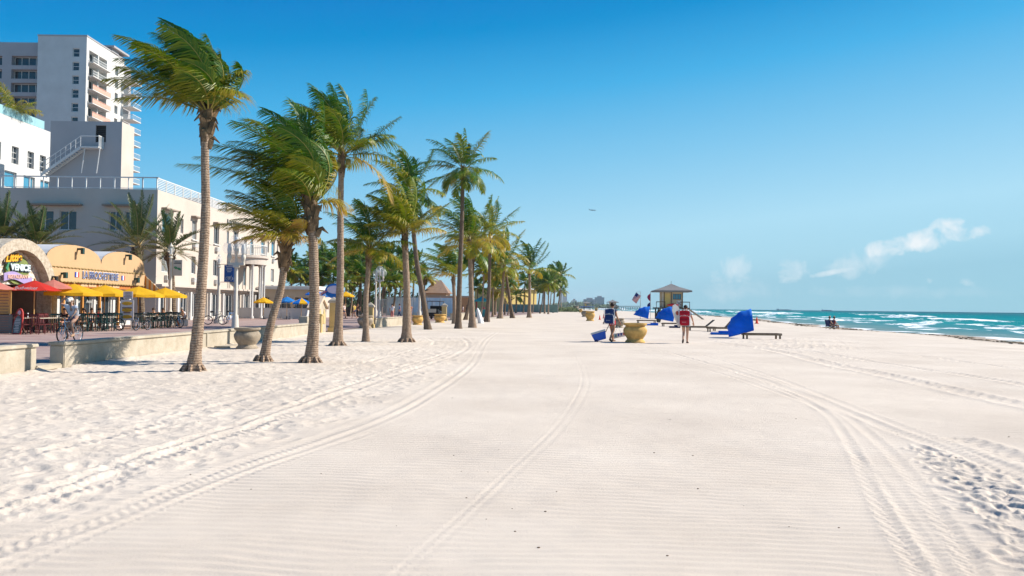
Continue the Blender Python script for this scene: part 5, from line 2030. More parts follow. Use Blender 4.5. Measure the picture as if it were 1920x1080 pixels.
# ------------------------------------------------------------------ umbrellas
def umbrella(label, x, y, cm, r=1.45, z=2.15, rise=.55, group='café parasols', z0=.04, tilt=None, polem=None, cm2=None, val=.16, n=8):
    t = thing('parasol', label, 'parasol', (x, y, z0), 0, group)
    MB().tube([(0, 0, 0), (0, 0, z + rise)], .028, 8).build('pole', polem or M_POLE, t, True)
    MB().lathe([(.3, 0), (.3, .05), (.05, .09), (.04, .3)], n=14).build('base', M_BLACK, t)
    mb = MB()
    off = random.uniform(0, 1)
    ring = lambda rr, zz, sag=0.: [(rr * (1 - sag * (k % 2)) * math.cos(2 * PI * k / (2 * n) + off), rr * (1 - sag * (k % 2)) * math.sin(2 * PI * k / (2 * n) + off), zz - (sag * .5 * (k % 2))) for k in range(2 * n)]
    vs = [(0, 0, z + rise)] + ring(r * .5, z + rise * .53, .01) + ring(r, z, .06) + ring(r * 1.0, z - val, .05)
    m2 = 2 * n
    for k in range(m2):
        j = (k + 1) % m2
        mi = (k // 2) % 2 if cm2 else 0
        mb.cur = mi
        mb.add([vs[0], vs[1 + k], vs[1 + j]], [(0, 1, 2)])
        mb.add([vs[1 + k], vs[1 + m2 + k], vs[1 + m2 + j], vs[1 + j]], [(0, 1, 2, 3)])
        if val:
            mb.add([vs[1 + m2 + k], vs[1 + 2 * m2 + k], vs[1 + 2 * m2 + j], vs[1 + m2 + j]], [(0, 1, 2, 3)])
    mb.build('canopy', [cm, cm2] if cm2 else cm, t)
    mb = MB()
    for k in range(n):
        a = 2 * PI * k / n + off
        mb.bar((0, 0, z + rise - .05), (r * math.cos(a), r * math.sin(a), z - .02), .012, 4)
    mb.build('ribs', M_POLE, t)
    MB().ell((0, 0, z + rise + .03), (.05, .05, .07), 8, 6).build('finial', M_POLE, t)
    return t


def u_at(px, D, X=None):
    return at(px, 575, D).x, D


UM = 'parasols over the restaurant tables'
x, y = u_at(64, 39.5)
ur = umbrella('bright red parasol with white script in front of the arch', x, y, M_RED, 1.25, 2.1, .5, UM, val=.0)
text(ur, 'Budweiser', .24, Matrix.Translation((.25, -1.08, 2.19)) @ Matrix.Rotation(R(8), 4, 'Z') @ Matrix.Rotation(R(66), 4, 'X'), M_WHITE, 'canopy_lettering', .004)
x, y = u_at(-22, 37)
umbrella('faded salmon parasol cut by the left edge', x, y, M_PINK, 1.15, 2.1, .5, UM, val=0)
x, y = u_at(99, 43)
umbrella('faded pink parasol overlapping behind the bright red one', x, y, M_PINK, 1.05, 2.25, .5, UM, val=0)
for px, D, lb, rr in ((138, 44, 'yellow parasol nearest the arch, behind the cyclist', 1.5), (196, 46.5, 'yellow parasol second from the arch, below the fascia lettering', 1.55),
                      (259, 49.5, 'yellow parasol over the menu board with dish pictures', 1.5), (309, 52.5, 'yellow parasol at the far end by the lettered lamp post sign', 1.35)):
    x, y = u_at(px, D)
    umbrella(lb, x, y, M_YEL, rr, 2.05, .5, UM)
UB = 'parasols at the beach restaurant'
for px, D, cm, cm2, lb, zz in ((494, 82, M_YEL, None, 'yellow parasol seen between the balcony columns', 1.75), (538, 83, M_SKYC, None, 'plain blue parasol on the beach restaurant patio', 1.85),
                               (565, 80, M_YEL, M_BLUEC, 'yellow and blue segmented parasol behind the shaggy palm', 1.7), (590, 88, M_BLUEC, None, 'dark blue parasol left of the fish sign', 2.7), (607, 86, M_SKYC, None, 'bright blue parasol under the tail of the fish sign', 2.5),
                               (648, 92, M_YEL, None, 'small yellow parasol right of the tall straight palm', 2.6)):
    x, y = u_at(px, D)
    umbrella(lb, x, y, cm, 1.05 if px > 560 else 1.0, zz, .5, UB, cm2=cm2, val=.12)

# fish sign
q = at(621, 590, 84)
fs_ = thing('fish_sign', 'large pale fish on a blue disc sign held up on two posts', 'sign', (q.x, q.y, .04))
MB().bar((-.7, .1, 0), (-.7, .1, 2.7), .06).bar((.8, .1, 0), (.8, .1, 2.7), .06).build('posts', M_STEEL, fs_)
MB().lathe([(0, .05), (1.0, .05), (1.0, -.05), (0, -.05)], (.3, 0, 3.0), 28, M=Matrix.Rotation(R(90), 4, 'X') @ Matrix.Diagonal((1.0, .78, 1, 1))).build('disc', M_SKYC, fs_)
mb = MB()
fishp = [(-1.25, -.75), (-.9, -.35)] + [(.3 + .75 * math.cos(R(200 - 20 * k)), .12 + .42 * math.sin(R(200 - 20 * k))) for k in range(0, 19)] + [(-1.05, -.15), (-1.45, -.5)]
mb.prism([(x, z + 3.02) for x, z in fishp], -.16, -.06)
mb.build('fish', plain('pale_fish', (.62, .58, .70), .5), fs_)
text(fs_, 'FISH', .34, Matrix.Translation((-.75, -.19, 2.78)) @ Matrix.Rotation(R(-35), 4, 'Y') @ Matrix.Rotation(R(90), 4, 'X'), plain('red_letters', (.5, .03, .08)), 'sign_lettering', .01)

# ------------------------------------------------------------------ chairs and tables
def make_chair(m, label, group):
    t = thing('chair', label, 'chair', (0, 0, 0), 0, group)
    MB().box((0, 0, .45), (.42, .42, .035), bev=.01).build('seat', m, t)
    mb = MB()
    for k in range(4):
        mb.box((-.135 + .09 * k, .215, .70), (.035, .02, .42), M=Matrix.Rotation(R(-8), 4, 'X'))
    mb.box((0, .25, .91), (.42, .035, .09), bev=.012)
    mb.build('backrest', m, t)
    for sx in (-1, 1):
        MB().bar((sx * .18, -.18, .45), (sx * .2, -.2, 0), .018).build('leg', m, t)
        MB().tube([(sx * .2, .27, .92), (sx * .19, .2, .45), (sx * .2, .24, 0)], .018, 6).build('leg', m, t)
    return t


def make_table(label, group, W=.9, D=.75, m=None):
    t = thing('table', label, 'table', (0, 0, 0), 0, group)
    MB().box((0, 0, .735), (W, D, .035), bev=.01).build('tabletop', m or M_TABLE, t)
    for sx in (-1, 1):
        for sy in (-1, 1):
            MB().bar((sx * W * .42, sy * D * .4, .72), (sx * W * .42, sy * D * .4, 0), .022).build('leg', M_BLACK, t)
    return t


def place(o, x, y, rz=0., z=.04):
    o.location = (x, y, z)
    o.rotation_euler = (0, 0, rz)
    return o


GR, GD, GT = 'maroon chairs by the stone arch', 'dark green chairs under the yellow parasols', 'tables under the parasols'
c0 = make_chair(M_CHB, '', GR)
red = [(33, 38.2, 200), (44, 37.6, 170), (56, 37.9, 190), (72, 37.6, 175), (84, 38.6, 80), (40, 39.8, 10), (60, 40.1, -10), (80, 40.3, 20), (96, 39.6, 100)]
rl_ = ['just right of the surfboard-shaped chalkboard', 'with its back to us left of the red parasol pole', 'with its back to us at the red parasol pole', 'with its back to us right of the red parasol pole', 'turned sideways right of the red parasol',
       'behind the table left of the red parasol pole', 'behind the table at the red parasol pole', 'behind the table right of the red parasol', 'turned sideways by the arch pier']
for i, (px, D, a) in enumerate(red):
    o = c0 if i == 0 else copy_tree(c0)
    place(o, at(px, 600, D).x, D, R(a))
    o['label'] = 'maroon wooden chair ' + rl_[i]
t0 = make_table('', GT, 1.2, .8)
tabs = [(48, 38.9, 'pale tabletop left of the red parasol pole'), (78, 39.2, 'pale tabletop right of the red parasol pole, by the arch'), (108, 40.8, 'pale tabletop just left of the cyclist'), (166, 42.8, 'long table end nearest the cyclist\'s right'), (194, 43.4, 'table under the fascia lettering'),
        (270, 47.5, 'table just right of the menu board'), (296, 49.5, 'table behind the parked bicycle'), (320, 51.2, 'table nearest the seated man on the bench')]
for i, (px, D, lb) in enumerate(tabs):
    o = t0 if i == 0 else copy_tree(t0)
    place(o, at(px, 600, D).x, D, R(82))
    o['label'] = lb
c1 = make_chair(M_GREENM, '', GD)
dark = [(106, 40.0, 190), (118, 42.5, 10), (153, 41.6, 185), (163, 41.9, 175), (175, 42.2, 190), (187, 42.5, 180), (199, 42.8, 170), (209, 43.2, 185), (160, 44.4, 5), (176, 44.8, -8), (192, 45.2, 4), (208, 45.6, 10),
        (222, 44.2, 200), (262, 46.4, 180), (276, 46.9, 190), (283, 47.6, 175), (296, 48.2, 185), (305, 48.9, 180), (312, 49.6, 170), (322, 50.3, 185), (332, 50.9, 190), (270, 49.2, 5), (290, 50.6, -5), (310, 52.2, 8), (326, 53.0, 0)]
dl = ['just left of the cyclist', 'behind the cyclist\'s shoulder', 'beside the cyclist\'s rear wheel', 'one place right of the cyclist\'s rear wheel', 'under the middle of the second yellow parasol, left one', 'in the front row below the fascia lettering', 'front row, two places left of the menu board', 'front row next to the menu board',
      'rear row behind the cyclist\'s rear wheel', 'rear row beside the woman in green', 'rear row beside the diner in white', 'rear row left of the menu board', 'pulled out at the foot of the menu board', 'front row right of the menu board', 'beside the parked bicycle\'s front wheel', 'behind the parked bicycle',
      'front row under the fourth parasol, left end', 'front row under the fourth parasol, second along', 'front row under the fourth parasol, middle', 'front row under the fourth parasol, fourth along', 'front row nearest the seated man on the bench',
      'rear row right of the menu board', 'rear row behind the parked bicycle', 'rear row under the fourth parasol', 'rear row at the lettered lamp post']
for i, (px, D, a) in enumerate(dark):
    o = c1 if i == 0 else copy_tree(c1)
    place(o, at(px, 600, D).x, D, R(a + 5))
    o['label'] = 'dark green metal chair ' + dl[i]
# diners
dn = [(158, 43.9, 150, 'diner with dark bun and green patterned top behind the long table', plain('olive_print', (.16, .18, .10), .9, .5, 30), SKIN2), (172, 44.2, 190, 'diner with long dark hair and white top reaching across the table', M_WSHIRT, SKIN2),
      (186, 44.6, 200, 'diner in black seated below the fascia lettering', M_BLKC, SKIN), (122, 42.2, 170, 'diner in black half hidden behind the cyclist', M_BLKC, SKIN2), (288, 49.8, 180, 'diner with grey top right of the menu board', plain('grey_cotton', (.25, .25, .26)), SKIN), (306, 51.3, 170, 'diner in dark cap under the fourth yellow parasol', M_BLKC, SKIN2)]
for px, D, a, lb, sm, sk in dn:
    person(lb, (at(px, 600, D).x, D, .04), R(a), SIT, sk, sm, M_NAVYC, M_HAIR, 1.68, 1, long='hair' in lb or 'bun' in lb)
# bottles and glasses on tables
k = 0
for px, D, lb in ((52, 38.8, 'white condiment jar on the table left of the red parasol'), (166, 42.7, 'orange drink glass on the long table'), (184, 43.2, 'red sauce bottle on the table under the lettering'), (270, 47.4, 'pale jug on the table right of the menu board'), (297, 49.4, 'orange drink on the table behind the parked bicycle')):
    o = MB().lathe([(0, 0), (.045, 0), (.05, .12), (.03, .18), (.03, .24), (0, .24)], n=10).build('jar' if 'jar' in lb else 'bottle', M_WSHIRT if k in (0, 3) else M_ORANGE if k != 2 else M_REDC, None, True, (at(px, 600, D).x, D, .79))
    tag(o, lb, 'tableware')
    k += 1

# boards
q = at(30, 627, 37.2)
sb = thing('surfboard_chalkboard', 'surfboard-shaped chalkboard menu leaning by the maroon chairs', 'menu board', (q.x, q.y, .04), R(-18))
out = [(-.24, 0), (-.27, .35), (-.26, .75), (-.2, 1.05), (-.1, 1.2), (0, 1.24), (.1, 1.2), (.2, 1.05), (.26, .75), (.27, .35), (.24, 0)]
MB(Matrix.Rotation(R(-8), 4, 'X')).prism(out[::-1], 0, .06).build('board', plain('board_red', (.45, .05, .04)), sb)
MB(Matrix.Rotation(R(-8), 4, 'X')).prism([(x * .86, .06 + z * .66) for x, z in out][::-1], -.012, -.002).build('chalk_panel', plain('slate', (.12, .17, .17), .8, .35, 14), sb)
mb = MB(Matrix.Rotation(R(-8), 4, 'X'))
rg = random.Random(3)
for k in range(9):
    w_ = rg.uniform(.2, .36)
    mb.box((rg.uniform(-.02, .02), -.016, .12 + .075 * k), (w_, .006, .03))
mb.build('chalk_lines', plain('chalk', (.6, .62, .6), .9, .3, 60), sb)
MB(Matrix.Rotation(R(-8), 4, 'X')).ell((0, -.005, 1.02), (.1, .02, .12), 10, 6).build('emblem', plain('pale_pink', (.7, .45, .5)), sb)
MB().bar((0, .05, 1.0), (0, .5, 0), .02).build('prop', M_WOOD, sb)


def menu_board(label, px, D, W, H, z0, ms, rows, rz=0., oval=None, legs=True):
    q = at(px, 600, D)
    t = thing('menu_board', label, 'menu board', (q.x, q.y, .04), rz)
    MB().box((0, 0, z0 + H / 2), (W, .05, H), bev=.01).build('panel', ms, t)
    mb = MB()
    rg = random.Random(px)
    for k in range(rows):
        mb.box((0, -.03, z0 + H * (k + .6) / (rows + .3)), (W * rg.uniform(.5, .85), .008, H * .28 / rows))
    mb.build('printed_lines', plain('print_brown', (.28, .16, .12), .8, .4, 40), t)
    if oval:
        for k in range(oval):
            MB().ell((0, -.032, z0 + H * (k + .55) / (oval + .1)), (W * .4, .012, H * .28 / oval), 14, 6).build('dish_picture', plain('dish_yellow', (.68, .36, .03), .6, .4, 12), t)
    if legs:
        for sx in (-1, 1):
            MB().bar((sx * W * .4, .02, z0), (sx * W * .4, .05, 0), .02).build('leg', M_STEEL, t)
    return t


menu_board('white menu board with three oval dish pictures between the yellow parasols', 238, 44.6, .68, 1.15, .55, plain('board_white', (.66, .60, .56), .6), 4, R(12), 3)
menu_board('small printed notice standing above the dish picture board', 239, 44.9, .5, .42, 1.75, plain('board_pink', (.66, .58, .55), .6), 5, R(12))
menu_board('tall menu with orange head and green foot at the left edge', 7, 37.8, .62, 1.15, .95, plain('board_amber', (.60, .36, .12), .6, .2, 2), 8, R(10))
menu_board('grey chalk menu on the ground below the tall menu at the left edge', 8, 37.3, .7, .85, .06, plain('slate_grey', (.16, .15, .14), .8), 7, R(10), legs=False)

# ------------------------------------------------------------------ bicycles
def ring(mb, c, r, t, n=22, m=6):
    vs, fs = [], []
    for i in range(n):
        a = 2 * PI * i / n
        for k in range(m):
            b_ = 2 * PI * k / m
            rr = r + t * math.cos(b_)
            vs.append((c[0] + rr * math.cos(a), c[1] + t * math.sin(b_), c[2] + rr * math.sin(a)))
    for i in range(n):
        for k in range(m):
            fs.append((i * m + k, i * m + (k + 1) % m, ((i + 1) % n) * m + (k + 1) % m, ((i + 1) % n) * m + k))
    mb.add(vs, fs)
    return mb


def bicycle(label, loc, rz, fm, group=None, basket=False, cruiser=False):
    """runs along local +x"""
    t = thing('bicycle', label, 'bicycle', loc, rz, group)
    for x in (-.52, .52):
        w_ = ring(MB(), (x, 0, .335), .315, .024).build('wheel', M_RUB, t, True)
        ring(MB(), (x, 0, .335), .285, .011, 22, 4).build('rim', M_CHROME, w_, True)
        mb = MB()
        for k in range(12):
            a = PI * k / 12
            mb.bar((x + .28 * math.cos(a), .012 * (-1) ** k, .335 + .28 * math.sin(a)), (x - .28 * math.cos(a), -.012 * (-1) ** k, .335 - .28 * math.sin(a)), .0025, 3)
        mb.build('spokes', M_CHROME, w_)
    mb = MB()
    S, B_, H_ = (-.2, 0, .82), (-.08, 0, .30), (.36, 0, .80)
    mb.bar(S, B_, .02).bar(S if not cruiser else (-.16, 0, .62), H_, .02).bar(B_, (.385, 0, .70), .022).bar((.385, 0, .70), (.34, 0, .92), .02)
    for y in (-.05, .05):
        mb.bar((-.17, y * .4, .70), (-.52, y, .335), .011).bar(B_, (-.52, y, .335), .012)
    mb.build('frame', fm, t, True)
    mb = MB()
    for y in (-.055, .055):
        mb.tube([(.385, y * .8, .70), (.42, y, .6), (.52, y, .335)], .014, 6)
    mb.build('fork', M_CHROME, t, True)
    MB().tube([(.30, -.30, .98), (.36, -.16, .97), (.37, 0, .95), (.36, .16, .97), (.30, .30, .98)], .014, 6).bar((.34, 0, .9), (.37, 0, .96), .016).build('handlebar', M_BLACK, t, True)
    MB().tube([(-.36, 0, .93), (-.25, 0, .945), (-.08, 0, .93)], [.075, .065, .025], 8).bar((-.2, 0, .8), (-.23, 0, .92), .014).build('saddle', M_BLACK, t, True)
    ring(MB(), (-.08, -.06, .30), .085, .008, 18, 4).bar((-.08, -.07, .30), (.03, -.08, .17), .012).bar((-.08, .07, .30), (-.19, .08, .43), .012).box((.03, -.13, .17), (.09, .09, .02)).box((-.19, .13, .43), (.09, .09, .02)).build('crank', M_STEEL, t)
    return t


CB = at(131, 640, 30.4)
bk = bicycle('silver bicycle ridden by the man in the white cap', (CB.x, CB.y, .04), R(-92), plain('silver_frame', (.42, .46, .48), .35, .1, 6, metal=.5))
# cyclist: facing along the bike (local +y) with one hand at his cap
cyc = dict(PEL=(0, -.26, 1.00), WAI=(0, -.21, 1.12), CHE=(0, -.10, 1.32), NEC=(0, -.03, 1.47), CHI=(0, .02, 1.53), MID=(0, .04, 1.62), TOP=(0, .03, 1.71),
           SHL=(-.19, -.06, 1.40), ELL=(-.30, .18, 1.20), WRL=(-.27, .33, 1.04), HAL=(-.26, .37, 1.0), SHR=(.19, -.06, 1.40), ELR=(.42, -.02, 1.52), WRR=(.24, .08, 1.66), HAR=(.15, .12, 1.70),
           HIL=(-.10, -.22, .95), KNL=(-.12, .16, .74), ANL=(-.11, -.04, .34), TOL=(-.115, .10, .27), HIR=(.10, -.22, .95), KNR=(.12, .12, .62), ANR=(.11, .0, .22), TOR=(.115, .15, .19))
person('cyclist in white T-shirt and cap with navy shorts, one hand raised to his head', (CB.x, CB.y, .04), R(-92 - 90), cyc, SKIN, M_WSHIRT, M_NAVYC, M_HAIRG, 1.72, 2, True, hat=plain('cap_cream', (.66, .62, .55)), face=True, belly=.025, feet=plain('sandal_tan', (.45, .28, .16)))
PB = 'parked bicycles'
x, y = at(404, 600, 58).x, 58
bicycle('dark cruiser bicycle with red chain guard leaning at the lamp post with blue banner', (x, y, .04), R(6), plain('black_frame', (.03, .03, .03), .4), PB, cruiser=True)
bicycle('blue bicycle end-on behind the cruiser, by the balcony columns', (at(432, 600, 62).x, 62, .04), R(75), plain('blue_frame', (.05, .22, .5), .4), PB)
bicycle('dark bicycle parked front wheel towards us at the tables', (at(266, 615, 44.6).x, 44.6, .04), R(-100), plain('black_frame', (.03, .03, .03)), PB)
bicycle('dark bicycle parked in front of the seated man, by the last table', (at(326, 612, 50).x, 50, .04), R(-25), plain('teal_frame', (.04, .12, .13), .4), PB)
bicycle('dark bicycle leaning left of the menu board', (at(208, 618, 44.2).x, 44.2, .04), R(170), plain('black_frame', (.03, .03, .03)), PB)

# bench with a man
q = at(346, 605, 54)
bn = thing('bench', 'pale slatted bench holding the seated man, left of the tallest palm trunk', 'bench', (q.x, q.y, .04), R(-70))
mb = MB()
for k in range(4):
    mb.box((0, -.18 + .11 * k, .45), (1.6, .09, .035))
mb.build('seat', M_STEEL, bn)
mb = MB()
for k in range(3):
    mb.box((0, .26 + .02 * k, .62 + .12 * k), (1.6, .03, .09))
mb.build('backrest', M_STEEL, bn)
for sx in (-1, 1):
    MB().box((sx * .7, .0, .22), (.06, .4, .45)).build('leg', M_STEEL, bn)
sit2 = dict(SIT, CHE=(0, .06, .85), NEC=(0, .14, 1.0), CHI=(0, .19, 1.05), MID=(0, .21, 1.13), TOP=(0, .2, 1.22), SHL=(-.185, .08, .94), SHR=(.185, .08, .94), ELL=(-.22, .2, .70), ELR=(.22, .2, .70))
person('grey-haired man in white shirt and black shorts sitting on the bench', (q.x + .0, q.y, .04), R(-70 - 180 + 20), sit2, SKIN2, M_WSHIRT, M_BLKC, M_HAIRG, 1.75, 1, feet=M_BLKC, belly=.03)

# ------------------------------------------------------------------ lamp posts
mgl, N, L, b = nt('lamp_glass')
tr = N.new('ShaderNodeBsdfTransparent')
mx = N.new('ShaderNodeMixShader')
b.inputs['Base Color'].default_value = (.7, .72, .72, 1)
b.inputs['Roughness'].default_value = .1
mx.inputs[0].default_value = .17
L.new(tr.outputs[0], mx.inputs[1])
L.new(b.outputs[0], mx.inputs[2])
L.new(mx.outputs[0], N['Material Output'].inputs['Surface'])
M_LAMP = plain('lamp_post_cream', (.62, .56, .47), .6, .1, 3)


def shaft(t, h, r=.11):
    MB().lathe([(r * 2.6, 0), (r * 2.6, .25), (r * 1.9, .4), (r * 1.7, .85), (r * 1.15, 1.0), (r, 1.1), (r * .75, h - .15), (r * 1.2, h - .1), (r * .8, h)], n=12).build('post', M_LAMP, t, True)


def lantern(t, x, y, z, r=.2):
    MB().lathe([(.05, z), (r * .5, z + .05), (r * .62, z + .14), (r * .4, z + .18)], (x, y, 0), 12).build('lamp_collar', M_LAMP, t, True)
    g_ = MB().lathe([(r * .45, z + .16), (r * .95, z + .34), (r, z + .46), (r * .85, z + .62), (r * .4, z + .74), (.01, z + .78)], (x, y, 0), 14).build('lamp_globe', mgl, t, True)
    MB().lathe([(r * .3, z + .18), (r * .36, z + .3), (r * .34, z + .5), (.01, z + .56)], (x, y, 0), 10).build('lamp_core', M_WHITE, g_, True)
    MB().lathe([(r * .5, z + .72), (r * .2, z + .84), (.01, z + .95)], (x, y, 0), 10).build('lamp_cap', M_LAMP, t, True)


def lamp1(label, px, D, ytop, r=.1):
    q = at(px, 600, D)
    t = thing('street_lamp', label, 'street lamp', (q.x, q.y, .04), 0, 'cream promenade lamp posts')
    h = at(px, ytop, D).z - .95
    shaft(t, h, r)
    lantern(t, 0, 0, h, .24)
    return t, h


def lamp3(label, px, D, ytop, r=.15, big=.33):
    q = at(px, 600, D)
    t = thing('street_lamp', label, 'street lamp', (q.x, q.y, .04), 0, 'three-globe promenade lamp posts')
    h = at(px, ytop, D).z - 1.75
    shaft(t, h, r)
    MB().box((0, 0, h), (.85, .16, .14), bev=.02).box((0, 0, h - .1), (.3, .24, .16), bev=.02).build('cross_arm', M_LAMP, t)
    for x, z, sz in ((-.36, .05, 1), (.36, .05, 1), (0, .42, 1)):
        MB().lathe([(.07, h), (.06, h + z + .1), (.1, h + z + .16), (.13, h + z + .3), (.1, h + z + .42), (.06, h + z + .48)], (x, 0, 0), 10).build('arm_post', M_LAMP, t, True)
        g_ = MB().ell((x, 0, h + z + .78), (big, big, big), 18, 12).build('lamp_globe', mgl, t, True)
        MB().lathe([(.1, h + z + .48), (.12, h + z + .7), (.08, h + z + .95), (.01, h + z + 1.0)], (x, 0, 0), 10).build('lamp_core', M_WHITE, g_, True)
    return t


lamp3('three-globe lamp post rising behind the nearest urn', 441, 41, 433, .095, .34)
lamp3('three-globe lamp post by the pillar and short wall, farther along', 711, 88, 497, .12, .42)
t, h = lamp1('slim lamp post carrying the blue bicycle banner', 409, 62, 476, .13)
bn_ = MB().box((.78, 0, 3.9), (.75, .04, 1.3)).build('banner', plain('banner_blue', (.02, .09, .30), .6), t)
MB().bar((0, 0, 4.6), (1.2, 0, 4.6), .02).build('banner_rod', M_BLACK, bn_)
MB().bar((0, 0, 3.22), (1.2, 0, 3.22), .02).build('banner_rod', M_BLACK, bn_)
mb = MB()
for k, w_ in enumerate((.5, .4, .45, .3)):
    mb.box((.8, -.03, 4.42 - .13 * k), (w_, .012, .05))
mb.build('banner_lines', M_WHITE, bn_)
mb = MB()
ring(mb, (.66, -.03, 3.5), .13, .018, 16, 4)
ring(mb, (.95, -.03, 3.5), .13, .018, 16, 4)
ring(mb, (.8, -.03, 3.62), .02, .02, 8, 4)
mb.bar((.62, -.03, 3.5), (.99, -.03, 3.5), .012, 4).bar((.66, -.03, 3.5), (.78, -.03, 3.66), .015, 4).bar((.78, -.03, 3.66), (.95, -.03, 3.5), .015, 4).bar((.9, -.03, 3.6), (.98, -.03, 3.74), .015, 4)
mb.build('bicycle_symbol', M_WHITE, bn_)
t, h = lamp1('slim lamp post carrying the pale sign with green shapes', 318, 55, 456, .12)
sg_ = MB().box((.48, 0, 3.98), (.64, .06, 1.1), bev=.01).build('hanging_sign', plain('sign_pale', (.52, .50, .44), .7, .1, 4), t)
mb = MB()
for k, w_ in enumerate((.42, .5)):
    mb.box((.48, -.04, 4.38 - .1 * k), (w_, .012, .05))
mb.build('sign_lines', M_SGD, sg_)
MB().ell((.36, -.035, 3.98), (.13, .012, .09), 12, 6, M=Matrix.Rotation(R(25), 4, 'Y')).ell((.6, -.035, 3.9), (.16, .012, .08), 12, 6, M=Matrix.Rotation(R(25), 4, 'Y')).build('green_emblem', mat('sign_leaf', (.06, .24, .12)), sg_)
lamp1('tall thin lamp post right of the lime green palm trunk', 786, 85, 520, .13)
lamp1('plain lamp post just left of the three-globe lamp farther along', 704, 97, 515, .13)

# ------------------------------------------------------------------ urns
UR = [(.30, 0), (.50, .0), (.52, .05), (.49, .11), (.42, .17), (.41, .22), (.47, .31), (.56, .44), (.615, .60), (.61, .70), (.55, .80), (.49, .86), (.50, .89), (.585, .92), (.61, .97), (.60, 1.02), (.52, 1.03), (.48, .97), (.46, .92), (0, .90)]


def urn(label, px, yb, w, m, hs=1., gz=None, inside=None, group='stone planter urns'):
    q = G(px, yb)
    s = (w / F * q.y) / 1.23
    z = zs(q.x, q.y) if q.x > -10.7 else .04
    t = thing('planter_urn', label, 'planter', (q.x, q.y + s * .4, z - .02), random.uniform(0, 6), group)
    MB().lathe([(r * s, zz * s * hs) for r, zz in UR], n=36).build('pot', m, t, True)
    MB().lathe([(.47 * s, .92 * s * hs), (0, .935 * s * hs)], n=24).build('soil', plain('soil', (.10, .075, .05), .95, .3, 12), t)
    return t


urn('ochre urn on the sand beside the man pulling the blue cooler', 1193, 643, 45, M_POT)
urn('weathered grey urn against the low cream wall by the three-globe lamp', 458, 655, 49, M_POTG)
urn('grey urn filled with pale stones in the wall gap behind the slim palm', 683, 616, 30, M_POTG)
urn('ochre urn left of the curved dark palm', 782, 609, 22, M_POT)
urn('ochre urn right of the curved dark palm, in front of the buggy', 824, 605, 23, M_POT, .85)
urn('tall ochre urn standing alone left of the two cones', 1107, 602, 18, M_POT, 1.25)
urn('brown urn half hidden behind the man with the blue chair', 1162, 615, 20, M_POTG, 1.1)
urn('urn just behind the lone tall one, partly covered', 1097, 594, 14, M_POTG)
for i, (px, yb, w_, lb) in enumerate(((1064, 582.5, 6, 'tiny far urn, leftmost of the far row by the dune scrub'), (1070, 583, 7, 'tiny far urn, second of the far row by the dune scrub'), (1080, 584.5, 11, 'broad brown far urn in the middle of the far row'), (1089, 586, 7, 'small pale far urn right of the broad brown one'), (1118, 583, 6, 'far urn right of the far lifeguard huts'))):
    urn(lb, px, yb, w_, M_POT if i != 2 else M_POTG, 1.2)
urn('small white urn by the teal kiosk', 870, 597, 13, M_STUCW)

# ------------------------------------------------------------------ lifeguard huts
M_TAN = plain('hut_tan', (.50, .41, .265), .8, .06, 1.5, bump=.1)
M_TAN2 = plain('hut_yellow_door', (.66, .50, .18), .8, .06, 1.5)
M_HROOF = plain('hut_roof', (.20, .19, .18), .9, .15, 3, bump=.3)
M_DKW = plain('dark_timber', (.10, .075, .06), .85, .25, 4)


